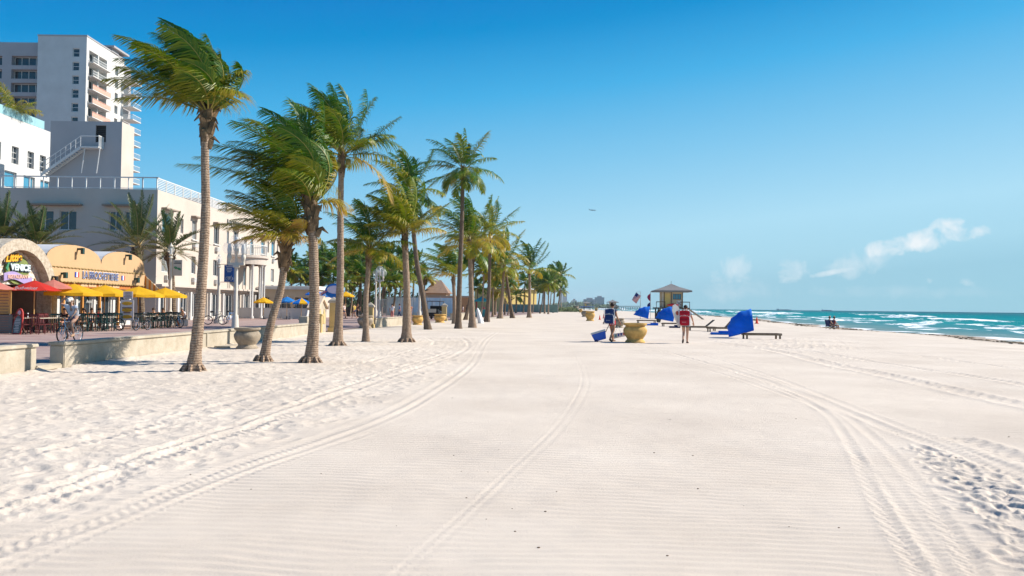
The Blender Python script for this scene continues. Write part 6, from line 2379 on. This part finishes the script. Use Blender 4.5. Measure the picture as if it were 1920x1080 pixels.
def hut(label, px, yb, D, s=1., rz=0.):
    q = at(px, yb, D)
    t = thing('lifeguard_hut', label, 'lifeguard hut', (q.x, q.y, 0), rz)
    t.scale = (s,) * 3
    W, z0, z1 = 3.1, 1.75, 4.05
    MB(Matrix.Translation((-W / 2, -W / 2, z0))).holes(W, z1 - z0, [(.42, 1.28, .05, 2.1), (1.6, 2.85, 1.2, 2.05)], .18).build('front_wall', M_TAN, t)
    MB().box((-W / 2 + .85, -W / 2 + .16, z0 + 1.08), (.85, .05, 2.05)).build('door', M_TAN2, t)
    window(t, Matrix.Translation((-W / 2, -W / 2, z0)), 1.6, 2.85, 1.2, 2.05, .18, M_DKW, M_GLASSB, 2)
    mb = MB()
    mb.add([(W / 2, -W / 2, z0), (W / 2, W / 2, z0), (W / 2, W / 2, z1), (W / 2, -W / 2, z1), (-W / 2, -W / 2, z0), (-W / 2, W / 2, z0), (-W / 2, W / 2, z1), (-W / 2, -W / 2, z1)], [(0, 1, 2, 3), (5, 4, 7, 6), (1, 5, 6, 2)])
    mb.build('side_wall', M_TAN, t)
    for x in (-W / 2 + .12, -W / 2 + 1.42, W / 2 - .03, -W / 2 + .36):
        MB().box((x, -W / 2 - .03, (z0 + z1) / 2), (.09, .07, z1 - z0)).build('corner_post', M_DKW if x != -W / 2 + .12 else M_WHITE, t)
    E_ = 2.75
    mb = MB()
    zb = z1 + .02
    mb.add([(-E_, -E_, zb), (E_, -E_, zb), (E_, E_, zb), (-E_, E_, zb), (-E_, -E_, zb + .22), (E_, -E_, zb + .22), (E_, E_, zb + .22), (-E_, E_, zb + .22), (-1.1, -1.1, zb + .78), (1.1, -1.1, zb + .78), (1.1, 1.1, zb + .78), (-1.1, 1.1, zb + .78), (0, 0, zb + 1.3)],
           [(3, 2, 1, 0), (0, 1, 5, 4), (1, 2, 6, 5), (2, 3, 7, 6), (3, 0, 4, 7), (4, 5, 9, 8), (5, 6, 10, 9), (6, 7, 11, 10), (7, 4, 8, 11), (8, 9, 12), (9, 10, 12), (10, 11, 12), (11, 8, 12)])
    roof = mb.build('roof', M_HROOF, t)
    MB().bar((0, 0, zb + 1.25), (0, 0, zb + 1.7), .03).build('finial', M_DKW, roof)
    MB().box((0, 0, z0 - .1), (5.0, 4.6, .2)).build('deck', M_DKW, t)
    for x in (-2.1, -1.4, 1.4, 2.1):
        for y in (-2, 2):
            MB().box((x, y, .8), (.2, .2, 1.75)).build('stilt', M_DKW, t)
    mb = MB()
    for x in (-2.45, -1.2, 1.2, 2.45):
        mb.box((x, -2.25, z0 + .4), (.08, .08, .9))
    mb = MB()
    mb.box((-1.8, -2.25, z0 + .82), (1.35, .07, .12)).box((-2.45, -2.25, z0 + .4), (.08, .08, .9)).box((-1.2, -2.25, z0 + .4), (.08, .08, .9)).build('railing', M_DKW, t)
    mb = MB().box((1.85, -2.25, z0 + .82), (1.3, .07, .12)).box((2.45, -2.25, z0 + .4), (.08, .08, .9)).box((1.2, -2.25, z0 + .4), (.08, .08, .9))
    mb.build('railing', M_DKW, t)
    mb = MB()
    mb.prism([(2.4, 1.6), (2.5, 1.75), (4.9, .05), (4.8, -.05)], -.6, .6)
    mb.build('ramp', plain('ramp_wood', (.42, .36, .28), .9, .2, 3), t)
    sgn = MB().box((.98, -W / 2 - .04, z0 + .62), (.75, .05, .85)).build('notice_panel', M_WHITE, t)
    mb = MB().box((.98, -W / 2 - .075, z0 + .62), (.9, .02, .13), M=Matrix.Rotation(R(42), 4, 'Y')).box((.98, -W / 2 - .085, z0 + .62), (.9, .02, .13), M=Matrix.Rotation(R(-42), 4, 'Y'))
    mb.build('notice_cross', plain('grey_ink', (.25, .24, .25)), sgn)
    return t


hut('nearest tan lifeguard hut on stilts with wide grey hipped roof', 1258, 596, 121, 1.0, R(-4))
hut('second lifeguard hut, above the head of the man with the blue chair', 1148.5, 582, 385, 1.02, R(-4))
hut('third lifeguard hut with long blue awning, farthest along the beach', 1100, 580, 480, .98, R(-4))
q = at(1104, 580, 470)
bt_ = thing('beach_shelter', 'dark blue flat awning stretched before the third lifeguard hut', 'awning', (q.x, q.y, 0))
MB().box((-1, 0, 2.0), (8.0, 3, .22)).build('canopy', M_BLUEC, bt_)
for x in (-4.5, -1, 2.5):
    MB().bar((x, 0, 0), (x, 0, 2.0), .08).build('post', M_BLACK, bt_)
rb = MB().tube([(-.9, 0, 0), (0, 0, .06), (.9, 0, 0)], [.05, .22, .05], 8).build('rescue_board', M_REDC, None, True, (at(1261, 571, 118.3).x, 118.3, at(1261, 572, 118.3).z))
tag(rb, 'red rescue board lying on the nearest lifeguard hut deck', 'rescue board')

# flags
def flag(label, px, yb, D, top, pts, mats, rows=1):
    q = at(px, yb, D)
    t = thing('flag', label, 'flag', (q.x, q.y, 0))
    z = at(px, top, D).z
    MB().bar((0, 0, 0), (0, 0, z), .035).build('pole', M_STEEL, t)
    return t, z


t, z = flag('stars and stripes flag blown sideways, left of the pennants', 1200.5, 596, 118, 547, None, None)
mb = MB()
nx, ny = 14, 13
P0, ex, ez = Vector((0, 0, z - .05)), Vector((-.95, .1, -1.15)), Vector((-1.15, .1, .35)) * -1
for i in range(nx):
    for j in range(ny):
        def fp(a, b_):
            p = Vector((-.62, 0, z - .1)) + Vector((.8, 0, -.62)) * a * .88 + Vector((-.55, 0, -.95)) * (b_ - 0) * 1.2
            p.y += .12 * math.sin(a * 5 + b_ * 4)
            return p
        a0, a1_, b0, b1 = i / nx, (i + 1) / nx, j / ny, (j + 1) / ny
        # hoist across the top (a), stripes run down the fly (b)
        mb.cur = 2 if (a0 < .5 and b0 < .38) else (0 if i % 2 == 0 else 1)
        mb.add([fp(a0, b0), fp(a1_, b0), fp(a1_, b1), fp(a0, b1)], [(0, 1, 2, 3)])
mb.build('cloth', [plain('flag_red', (.55, .03, .05)), M_WHITE, plain('flag_navy', (.02, .035, .16))], t)
MB().bar((0, 0, z), (-.62, 0, z - .08), .025).build('spar', M_STEEL, t)
t, z = flag('crimson pennant over a navy pennant on one thin pole beside the hut', 1219.5, 598, 116, 546, None, None)
for nm, z0_, col in (('crimson_pennant', z - .3, plain('pennant_crimson', (.28, .015, .06))), ('navy_pennant', z - 1.55, plain('pennant_navy', (.015, .02, .13)))):
    mb = MB()
    for k in range(8):
        f, g_ = k / 8, (k + 1) / 8
        zz = lambda u: z0_ - 1.35 * u
        ww = lambda u: .55 * (math.sin(PI * min(1, u * 1.1 + .08)) ** .8) * (1 - u * .35)
        mb.add([(0, .0, zz(f)), (-ww(f), .1 * math.sin(f * 7), zz(f) - .12), (-ww(g_), .1 * math.sin(g_ * 7), zz(g_) - .12), (0, 0, zz(g_))], [(0, 1, 2, 3)])
    mb.build(nm, col, t)

# ------------------------------------------------------------------ clam-shell sun shelters and loungers
def shelter(label, px, yb, w, rz, t0, t1, group='blue clam-shell sun shelters', squash=1., pole=.2):
    q = G(px, yb)
    r = w / F * q.y
    z = zs(q.x, q.y)
    t = thing('sun_shelter', label, 'sun shelter', (q.x, q.y, z), rz, group)
    nh, na = 14, 18
    vs, fs = [], []
    for i in range(nh + 1):
        th = R(t0 + (t1 - t0) * i / nh)
        sc_ = 1 + .03 * math.cos(i * 2 * PI / nh * 4)
        for k in range(na + 1):
            a = PI * k / na
            rr = math.sin(a) * r * sc_
            vs.append((math.cos(th) * rr, -math.cos(a) * r * .85, max(.02, pole + math.sin(th) * rr * squash)))
    for i in range(nh):
        for k in range(na):
            n = i * (na + 1) + k
            fs.append((n, n + 1, n + na + 2, n + na + 1))
    o = MB().add(vs, fs).build('canopy', M_BLUEC, t, True)
    sd = o.modifiers.new('thick', 'SOLIDIFY')
    sd.thickness = .015
    mb = MB()
    for i in (0, 5, 10, 14):
        th = R(t0 + (t1 - t0) * i / nh)
        pts = [(math.cos(th) * math.sin(PI * k / 12) * r * 1.012, -math.cos(PI * k / 12) * r * .86, max(.02, pole + math.sin(th) * math.sin(PI * k / 12) * r * 1.012 * squash)) for k in range(13)]
        mb.tube(pts, .012, 5)
    mb.build('hoops', M_BLUEC, t)
    return t


shelter('nearest blue shelter standing upright like a sail beside the empty slatted lounger', 1412, 634, 46, R(-15), 95, 201, squash=.84, pole=.45)
shelter('large blue shelter tipped open between the urn and the woman with the red chair', 1262, 606, 33, R(-11), 80, 168, squash=.84)
shelter('blue shelter half hidden behind the crouching dark shape, left of the tipped one', 1215, 600, 28, R(-9), 84, 162, squash=.8)


def lounger(label, px, yb, rz, back=0, D=None, group='wooden beach loungers', cushion=None):
    q = G(px, yb)
    t = thing('beach_lounger', label, 'sun lounger', (q.x, q.y, zs(q.x, q.y)), rz, group)
    mb = MB().box((0, -.3, .26), (2.0, .06, .09)).box((0, .3, .26), (2.0, .06, .09))
    mb.build('frame', M_WOOD, t)
    mb = MB()
    n = 15 if not back else 10
    for k in range(n):
        mb.box((.95 - k * .13, 0, .325), (.09, .62, .025))
    mb.build('slats', M_WOOD, t)
    if back:
        a = R(back)
        mb = MB()
        for k in range(6):
            d = .06 + k * .12
            mb.box((-.32 - d * math.cos(a), 0, .33 + d * math.sin(a)), (.09, .62, .03), M=Matrix.Rotation(a, 4, 'Y'))
        mb.bar((-.3, .25, .32), (-.3 - .75 * math.cos(a), .25, .32 + .75 * math.sin(a)), .03).bar((-.3, -.25, .32), (-.3 - .75 * math.cos(a), -.25, .32 + .75 * math.sin(a)), .03)
        mb.build('backrest', M_WOOD, t)
    for x in (-.9, .9):
        for y in (-.28, .28):
            MB().box((x, y, .12), (.08, .08, .26)).build('leg', M_WOOD, t)
    if cushion:
        MB().box((.2, 0, .38), (1.4, .6, .08), bev=.02).build('cushion', cushion, t)
    return t


lounger('empty slatted lounger reaching seaward from the upright blue shelter', 1428, 636, R(3))
lounger('weathered lounger with raised back behind the woman with the red chair', 1316, 620, R(178), 40)
lounger('weathered lounger with steeply raised back left of the upright shelter', 1353, 622, R(182), 48)
lounger('flat lounger behind the large urn under the half hidden shelter', 1212, 606, R(4), 0)
lounger('flat lounger running right from the tipped shelter to the woman', 1262, 612, R(3), 0)
for px, yb, lb, w_ in ((1352, 627, 'blue lounger cushion folded on sand by the upright shelter', 1.3), (1222, 610, 'blue cushion lying on sand behind the large urn', 1.2), (1265, 615, 'navy cushion lying on sand left of the woman with the red chair', .9)):
    q = G(px, yb)
    o = MB().box((0, 0, .07), (w_, .6, .14), bev=.05).box((.25, .05, .19), (w_ * .6, .5, .1), bev=.04).build('beach_cushion', M_BLUEC if 'navy' not in lb else M_NAVYC, None, True, (q.x, q.y, zs(q.x, q.y)))
    tag(o, lb, 'cushion')
q = G(1217, 604)
o = MB().tube([(0, 0, 0), (.05, 0, .5), (-.05, 0, .9), (.1, 0, 1.35), (.0, 0, 1.6)], [.2, .32, .26, .22, .05], 8).build('covered_stack', plain('dark_cover', (.05, .055, .05), .9, .3, 6), None, True, (q.x + .9, q.y - 1.0, 0))
tag(o, 'dark covered stack standing at the end of the half hidden shelter', 'cover')

# cones
def cone(label, px, yb, h, z=None):
    q = G(px, yb)
    s = h / F * q.y / .72
    t = thing('traffic_cone', label, 'traffic cone', (q.x, q.y, zs(q.x, q.y) if q.x > -10 else .04), 0, 'orange traffic cones')
    t.scale = (s,) * 3
    MB().box((0, 0, .02), (.38, .38, .04), bev=.01).build('foot', M_CONE, t)
    MB().lathe([(.15, .03), (.03, .70), (0, .72)], n=16).build('cone_body', M_CONE, t, True)
    return t


cone('orange cone standing on the beach right of the upright shelter', 1419, 607, 13)
cone('orange cone peeping out left of the upright shelter top', 1381, 600, 9)
cone('orange cone, left of the two beside the lone tall urn', 1124.5, 599.5, 9)
cone('orange cone, right of the two beside the lone tall urn', 1132, 597, 9)
cone('orange cone on the promenade right of the three-globe lamp', 715, 592, 11)

# ------------------------------------------------------------------ people on the sand
def backpack_chair(label, loc, rz, cm, letter):
    t = thing('folding_chair', label, 'beach chair', loc, rz)
    t.scale = (.95, 1, .8)
    mb = MB()
    for y, zt, zb, w_ in ((-.05, .50, -.42, .27), (-.10, .16, -.38, .25)):
        mb.tube([(-w_, y, zb), (-w_, y, zt - .08), (-w_ + .08, y, zt), (w_ - .08, y, zt), (w_, y, zt - .08), (w_, y, zb)], .014, 6)
    mb.bar((-.27, -.05, -.42), (.27, -.05, -.42), .014)
    mb.build('frame', M_ALU, t, True)
    MB().box((0, -.02, .05), (.48, .07, .82), bev=.03).build('seat_fabric', cm, t, True)
    MB().box((0, -.10, -.22), (.42, .12, .34), bev=.04).build('pouch', cm, t, True)
    MB().box((0, -.08, .22), (.40, .06, .2), bev=.025).build('head_pillow', cm, t, True)
    mb = MB()
    for k in range(3):
        mb.box((-.07 + .07 * k, -.165, -.2), (.05, .006, .018))
    mb.box((.02, -.115, .2), (.12, .006, .02)).build('stitched_mark', M_WHITE, t)
    return t


q = G(1147, 641)
zq = zs(q.x, q.y)
manp = dict(WALK, ELL=(-.25, -.12, 1.14), WRL=(-.25, -.22, .92), HAL=(-.25, -.25, .85), ELR=(.27, -.02, 1.14), WRR=(.34, .08, .92), HAR=(.36, .11, .85), MID=(.02, .03, 1.62))
person('man in red shorts walking away with a blue folding chair on his back', (q.x, q.y, zq), R(-42), manp, SKIN2, M_NAVYC, M_REDC, M_HAIR, 1.84, 2, True, feet=plain('sandal_brown', (.18, .10, .06)))
backpack_chair('navy blue folding beach chair strapped to the walking man\'s back', (q.x - .13, q.y - .15, zq + 1.16), R(-30), plain('navy_canvas', (.012, .04, .16), .8, .2, 4), 'a')
cq = G(1126, 641)
cl = thing('cooler', 'blue cool box with white lid trundled along behind the man', 'cooler', (cq.x, cq.y, zs(cq.x, cq.y) + .07), R(-6))
TL = Matrix.Rotation(R(-17), 4, 'Y')
mb = MB(TL)
mb.add([(-.27, -.19, 0), (.27, -.19, 0), (.27, .19, 0), (-.27, .19, 0), (-.34, -.23, .36), (.34, -.23, .36), (.34, .23, .36), (-.34, .23, .36)], [(3, 2, 1, 0), (4, 5, 6, 7), (0, 1, 5, 4), (1, 2, 6, 5), (2, 3, 7, 6), (3, 0, 4, 7)])
mb.build('body', plain('cooler_blue', (.012, .10, .50), .4, .08, 3), cl)
MB(TL).box((0, 0, .40), (.72, .5, .07), bev=.02).build('lid', M_WHITE, cl, True)
MB(TL).tube([(.34, -.12, .3), (.62, -.12, .62), (.62, .12, .62), (.34, .12, .3)], .014, 6).build('handle', M_BLACK, cl, True)
for y in (-.2, .2):
    ring(MB(TL), (-.2, y, .0), .06, .02, 14, 5).build('wheel', M_RUB, cl, True)
bq = G(1164, 640)
bg_ = thing('beach_bag', 'white mesh bag with green, blue and red marks hanging from the man\'s hand', 'bag', (bq.x - .1, bq.y - .02, zs(bq.x, bq.y) + .08), R(-20))
MB().prism([(-.34, .0), (.34, .16), (.36, .36), (-.30, .26)], -.05, .06).build('bag_body', plain('bag_white', (.70, .70, .70), .8), bg_)
for k, col in enumerate(((.05, .35, .12), (.05, .3, .3), (.03, .1, .4), (.05, .08, .35), (.5, .05, .08))):
    MB().box((-.26 + .13 * k, -.06, .14 + .035 * k), (.07, .015, .13), bev=.004).build('coloured_mark', plain('mark_%d' % k, col), bg_)
MB().tube([(-.2, 0, .28), (-.05, 0, .62), (.1, 0, .32)], .01, 5).build('strap', M_WHITE, bg_)

q = G(1285, 643.5)
zq = zs(q.x, q.y)
womp = dict(WALK, KNL=(-.09, .06, .50), ANL=(-.06, -.20, .20), TOL=(-.07, -.22, .05), KNR=(.08, .06, .49), ANR=(.07, .05, .08), TOR=(.08, .2, .03), ELL=(-.30, -.05, 1.18), WRL=(-.28, .12, 1.02), HAL=(-.26, .17, .98), ELR=(.30, .0, 1.15), WRR=(.33, .12, .95), HAR=(.33, .17, .88))
person('woman in black shorts walking away with a red folding chair on her back', (q.x, q.y, zq), R(-24), womp, SKIN, M_NAVYC, M_BLKC, M_HAIR, 1.78, 2, True, feet=plain('sandal_dark', (.06, .04, .035)))
backpack_chair('red folding beach chair with pillow strapped to the walking woman\'s back', (q.x - .08, q.y - .19, zq + 1.14), R(-20), plain('red_canvas_pad', (.50, .012, .03), .8, .15, 4), 'b')
sf = thing('bodyboard', 'white bodyboard with red emblem tucked under the woman\'s left arm', 'bodyboard', (q.x - .36, q.y - .0, zq + 1.28), R(20))
o_ = [(-.16, -.5), (-.2, 0), (-.18, .35), (-.08, .52), (.06, .54), (.17, .36), (.2, 0), (.16, -.5)]
MB(Matrix.Rotation(R(-22), 4, 'Y')).prism(o_[::-1], -.03, .03).build('board', plain('board_foam', (.72, .68, .62), .6), sf)
MB(Matrix.Rotation(R(-22), 4, 'Y')).ell((0, -.034, .12), (.09, .006, .1), 10, 6).build('emblem', plain('emblem_red', (.5, .12, .08)), sf)

# the seated pair at the water's edge
for i, (px, lb, cm, sk) in enumerate(((1555, 'person in dark top sitting on a low chair, left of the pair by the surf', M_NAVYC, SKIN), (1563.5, 'person in maroon top sitting on a low chair, right of the pair by the surf', plain('maroon_cotton', (.22, .03, .05)), SKIN2))):
    q = G(px, 615)
    z = zs(q.x, q.y)
    lowsit = {k: (v[0], v[1], max(.03, v[2] - .12) if k[:2] not in ('AN', 'TO') else v[2]) for k, v in SIT.items()}
    person(lb, (q.x, q.y, z), R(-75), lowsit, sk, cm, M_BLKC, M_HAIR, 1.72, 1)
    ch = thing('folding_chair', 'low dark folding chair under the %s seated person by the surf' % ('left' if i == 0 else 'right'), 'beach chair', (q.x, q.y, z), R(-75))
    MB().box((0, .08, .27), (.52, .5, .03)).build('seat', M_NAVYC, ch)
    MB().box((0, -.22, .55), (.52, .03, .6), M=Matrix.Rotation(R(14), 4, 'X')).build('backrest', M_NAVYC, ch)
    for sx in (-1, 1):
        MB().bar((sx * .26, .3, .27), (sx * .26, -.25, 0), .015).bar((sx * .26, -.25, .3), (sx * .26, .3, 0), .015).build('leg', M_BLACK, ch)
for px, yb, lb, cm in ((1186, 581.5, 'far bather standing at the surf line below the pier', M_BLKC), ):
    q = G(px, yb)
    person(lb, (q.x, q.y, zs(q.x, q.y)), 0, None, SKIN2, None, cm, M_HAIR, 1.75, 1)

# strollers on the promenade
cot = lambda n_, c: plain(n_, c, .85)
wk = [(735, 600, 1.75, 'stroller in white top and pink trousers before the mural', M_WSHIRT, cot('pink_cotton', (.55, .22, .2)), .95), (749, 596, 1.78, 'stroller in blue shirt leaning past the mural', cot('mid_blue', (.05, .16, .42)), M_NAVYC, .95), (769, 597, 1.75, 'bare-armed stroller in black shorts right of the lime palm', cot('orange_top', (.55, .2, .08)), M_BLKC, .5),
      (793, 594, 1.7, 'stroller in orange top beside the curved palm', cot('orange_tee', (.62, .16, .03)), M_NAVYC, .5), (846, 592, 1.75, 'stroller in blue left of the tall dark palm', cot('mid_blue', (.05, .16, .42)), M_BLKC, .5), (875, 591, 1.75, 'stroller in dark clothes right of the tall dark palm', M_BLKC, M_BLKC, .95),
      (882, 590.5, 1.65, 'stroller in red beside the grey-trunked palm', M_REDC, M_BLKC, .5), (907, 588, 1.7, 'stroller in crimson by the teal kiosk', cot('crimson', (.45, .02, .1)), M_BLKC, .5), (664, 597, 1.75, 'stroller in yellow shirt behind the wheelie bins', cot('yellow_tee', (.6, .42, .05)), M_NAVYC, .5),
      (671, 596, 1.8, 'stroller in black pushing past behind the bins', M_BLKC, M_BLKC, .95), (645, 598, 1.75, 'stroller in white and blue right of the tall straight palm', M_WSHIRT, M_NAVYC, .5), (694, 594, 1.72, 'stroller in teal above the ochre pillar', cot('teal_tee', (.05, .26, .28)), M_BLKC, .5), (868, 592, 1.7, 'stroller in white behind the tall dark palm', M_WSHIRT, M_NAVYC, .5)]
for i, (px, yb, h_, lb, sh_, sl, lg) in enumerate(wk):
    q = G(px, yb, .04)
    person(lb, (q.x, q.y, .04), R((i * 97) % 360), WALK, (SKIN, SKIN2)[i % 2], sh_, sl, M_HAIR, h_, 1, leg=lg, group='strollers on the promenade')
for px, D, lb, cm in ((544, 84, 'patio diner in red top behind the low white wall', M_REDC), (552, 85, 'patio diner in cream top right of the red one', cot('cream_tee', (.6, .52, .38))), (469, 86, 'patio diner in dark blue by the balcony columns', M_NAVYC)):
    person(lb, (at(px, 590, D + 3.2).x, D + 3.2, .04), R(150), SIT, SKIN2, cm, M_BLKC, M_HAIR, 1.75, 1)
cw = make_chair(M_STUCW, '', 'white patio chairs')
for i, (px, D, a, lb) in enumerate(((527, 79, 190, 'white patio chair left of the thick shaggy palm, first outside the low wall'), (535, 79.5, 160, 'white patio chair in the middle outside the low wall'), (543, 79.2, 200, 'white patio chair outside the low wall nearest the shaggy palm'), (531, 80.6, 10, 'white patio chair close against the low wall'))):
    o = cw if i == 0 else copy_tree(cw)
    place(o, at(px, 590, D).x, D, R(a))
    o['label'] = lb
tw_ = make_table('round white patio table among the white chairs', 'patio tables', .8, .8, M_WHITE)
place(tw_, at(535, 590, 80.2).x, 80.2)

# bins, buggy, kiosk, tarpaulin
q = G(652, 594, .04)
for i, (dx, lb, cm) in enumerate(((0, 'black wheelie bin right of the tall straight palm', M_BLACK), (.95, 'grey wheelie bin beside the black one', plain('bin_grey', (.16, .16, .17))))):
    t = thing('wheelie_bin', lb, 'bin', (q.x + dx * 1.1, q.y + i * .6, .04), R(10))
    MB().add([(-.25, -.3, .05), (.25, -.3, .05), (.25, .3, .05), (-.25, .3, .05), (-.33, -.38, 1.15), (.33, -.38, 1.15), (.33, .38, 1.15), (-.33, .38, 1.15)], [(3, 2, 1, 0), (0, 1, 5, 4), (1, 2, 6, 5), (2, 3, 7, 6), (3, 0, 4, 7)]).build('body', cm, t)
    MB().box((0, 0, 1.2), (.72, .82, .09), bev=.03).build('lid', cm, t)
    for y in (-.26, .26):
        ring(MB(Matrix.Rotation(R(90), 4, 'Z')), (.2, y, .1), .08, .03, 12, 5).build('wheel', M_RUB, t)
q = at(816, 592, 92)
bu = thing('utility_buggy', 'dark open utility buggy parked behind the urns', 'buggy', (q.x, q.y, .04), R(-10))
MB().box((0, 0, .62), (1.5, 2.7, .55), bev=.08).box((0, -1.05, .98), (1.45, .6, .35), bev=.08).build('body', M_BLACK, bu, True)
MB().box((0, .2, 2.08), (1.55, 2.1, .08), bev=.03).build('roof', plain('buggy_roof', (.12, .10, .09)), bu)
for x in (-.7, .7):
    for y in (-.7, 1.1):
        MB().bar((x, y, .85), (x, y, 2.05), .03).build('roof_post', M_BLACK, bu)
for y in (-.1, .8):
    MB().box((0, y, 1.0), (1.3, .5, .14), bev=.04).box((0, y + .25, 1.3), (1.3, .1, .5), bev=.03).build('seat', M_BLKC, bu)
for x in (-.72, .72):
    for y in (-.95, .95):
        ring(MB(Matrix.Translation((x, y, 0)) @ Matrix.Rotation(R(90), 4, 'Z')), (0, 0, .3), .22, .1, 16, 6).build('wheel', M_RUB, bu, True)
MB().box((0, -1.38, 1.0), (.95, .05, .42)).build('front_panel', plain('panel_cream', (.55, .50, .38)), bu)
q = at(903, 588, 118)
kt = thing('beach_kiosk', 'teal-roofed drinks kiosk behind the grey-trunked palm', 'kiosk', (q.x, q.y, .04))
MB().box((0, 0, .55), (1.8, 1.6, 1.1), bev=.02).build('counter', plain('teal_paint', (.04, .30, .30), .6), kt)
for x in (-.8, .8):
    MB().bar((x, -.7, 1.1), (x, -.7, 2.3), .05).bar((x, .7, 1.1), (x, .7, 2.3), .05).build('post', plain('red_paint', (.45, .05, .05), .6), kt)
MB().lathe([(1.6, 2.25), (1.55, 2.4), (.05, 3.0)], n=4, M=Matrix.Rotation(R(45), 4, 'Z')).build('roof', plain('teal_roof', (.05, .34, .33), .6), kt)
q = G(900, 606)
vs = [(.42, 0), (.40, .3), (.34, .8), (.26, 1.15), (.1, 1.42), (0, 1.45)]
tp = thing('covered_heap', 'white sheeted heap between the grey-trunked and dark slim palms', 'tarpaulin', (q.x, q.y, 0))
m_ = MB().lathe(vs, n=20)
m_.v = [(.62 * x * (1 + .18 * math.sin(7 * math.atan2(y, x + 1e-6)) * (1 - z / 1.6)) - .25 * z + .1, y * 1.3, z) for x, y, z in m_.v]
m_.build('sheet', plain('white_sheet', (.70, .69, .68), .8, .08, 3), tp, True)

# seaweed line
rg = random.Random(11)
mb = MB()
for k in range(1000):
    y = 38 + 190 * rg.random() ** 2.2
    x = float(shore(y)) - 1.6 + rg.gauss(0, .55) - 1.2 * max(0, math.sin(y * .4) * math.sin(y * .13))
    if math.sin(y * .9) + math.sin(y * .37 + 2) < -.7:
        continue
    z = zs(x, y)
    s = rg.uniform(.08, .3) * (1 + y / 120)
    a = rg.uniform(0, PI)
    c_, s2 = math.cos(a) * s, math.sin(a) * s
    h_ = rg.uniform(.02, .06) * (1 + y / 120)
    mb.add([(x - c_, y - s2, z - .02), (x + s2 * .4, y - c_ * .4, z - .02), (x + c_, y + s2, z - .02), (x - s2 * .4, y + c_ * .4, z - .02), (x, y, z + h_)], [(0, 1, 4), (1, 2, 4), (2, 3, 4), (3, 0, 4)])
tag(mb.build('seaweed', plain('seaweed_brown', (.15, .11, .065), .95, .4, 3)), 'dark line of seaweed washed up along the shore', 'seaweed', kind='stuff')
mb = MB()
for k in range(45):
    p = G(rg.uniform(0, 1900), rg.uniform(690, 1075))
    s = rg.uniform(.003, .008)
    if -10.4 < p.x < 20:
        mb.ell((p.x, p.y, zs(p.x, p.y) + s * .4), (s * 1.5, s, s * .6), 6, 4)
tag(mb.build('beach_debris', plain('shell_brown', (.16, .10, .06), .9, .5, 40)), 'tiny shells and twigs scattered over the sand', 'shells', kind='stuff')

# ------------------------------------------------------------------ text and skinned bodies become plain meshes
bpy.context.view_layer.update()
dg = bpy.context.evaluated_depsgraph_get()
for o in [o for o in SC.objects if o.type == 'FONT']:
    me = bpy.data.meshes.new_from_object(o.evaluated_get(dg))
    n = bpy.data.objects.new(o.name, me)
    COL.objects.link(n)
    n.parent = o.parent
    n.matrix_local = o.matrix_local.copy()
    nm = o.name
    bpy.data.objects.remove(o)
    n.name = nm
# ------------------------------------------------------------------ air
hb = MB().box((-20, 2200, 39.5), (1000, 4700, 83), 0)
ho_ = hb.build('haze', None)
ho_.data.materials.clear()
hm = bpy.data.materials.new('haze_air')
hm.use_nodes = True
n_ = hm.node_tree.nodes
n_.remove(n_['Principled BSDF'])
pv = n_.new('ShaderNodeVolumePrincipled')
pv.inputs['Color'].default_value = (.86, .93, 1, 1)
pv.inputs['Density'].default_value = .0001
pv.inputs['Anisotropy'].default_value = .2
hm.node_tree.links.new(pv.outputs[0], n_['Material Output'].inputs['Volume'])
ho_.data.materials.append(hm)
tag(ho_, 'thin sea haze over the beach and the far coast', 'haze', kind='stuff')
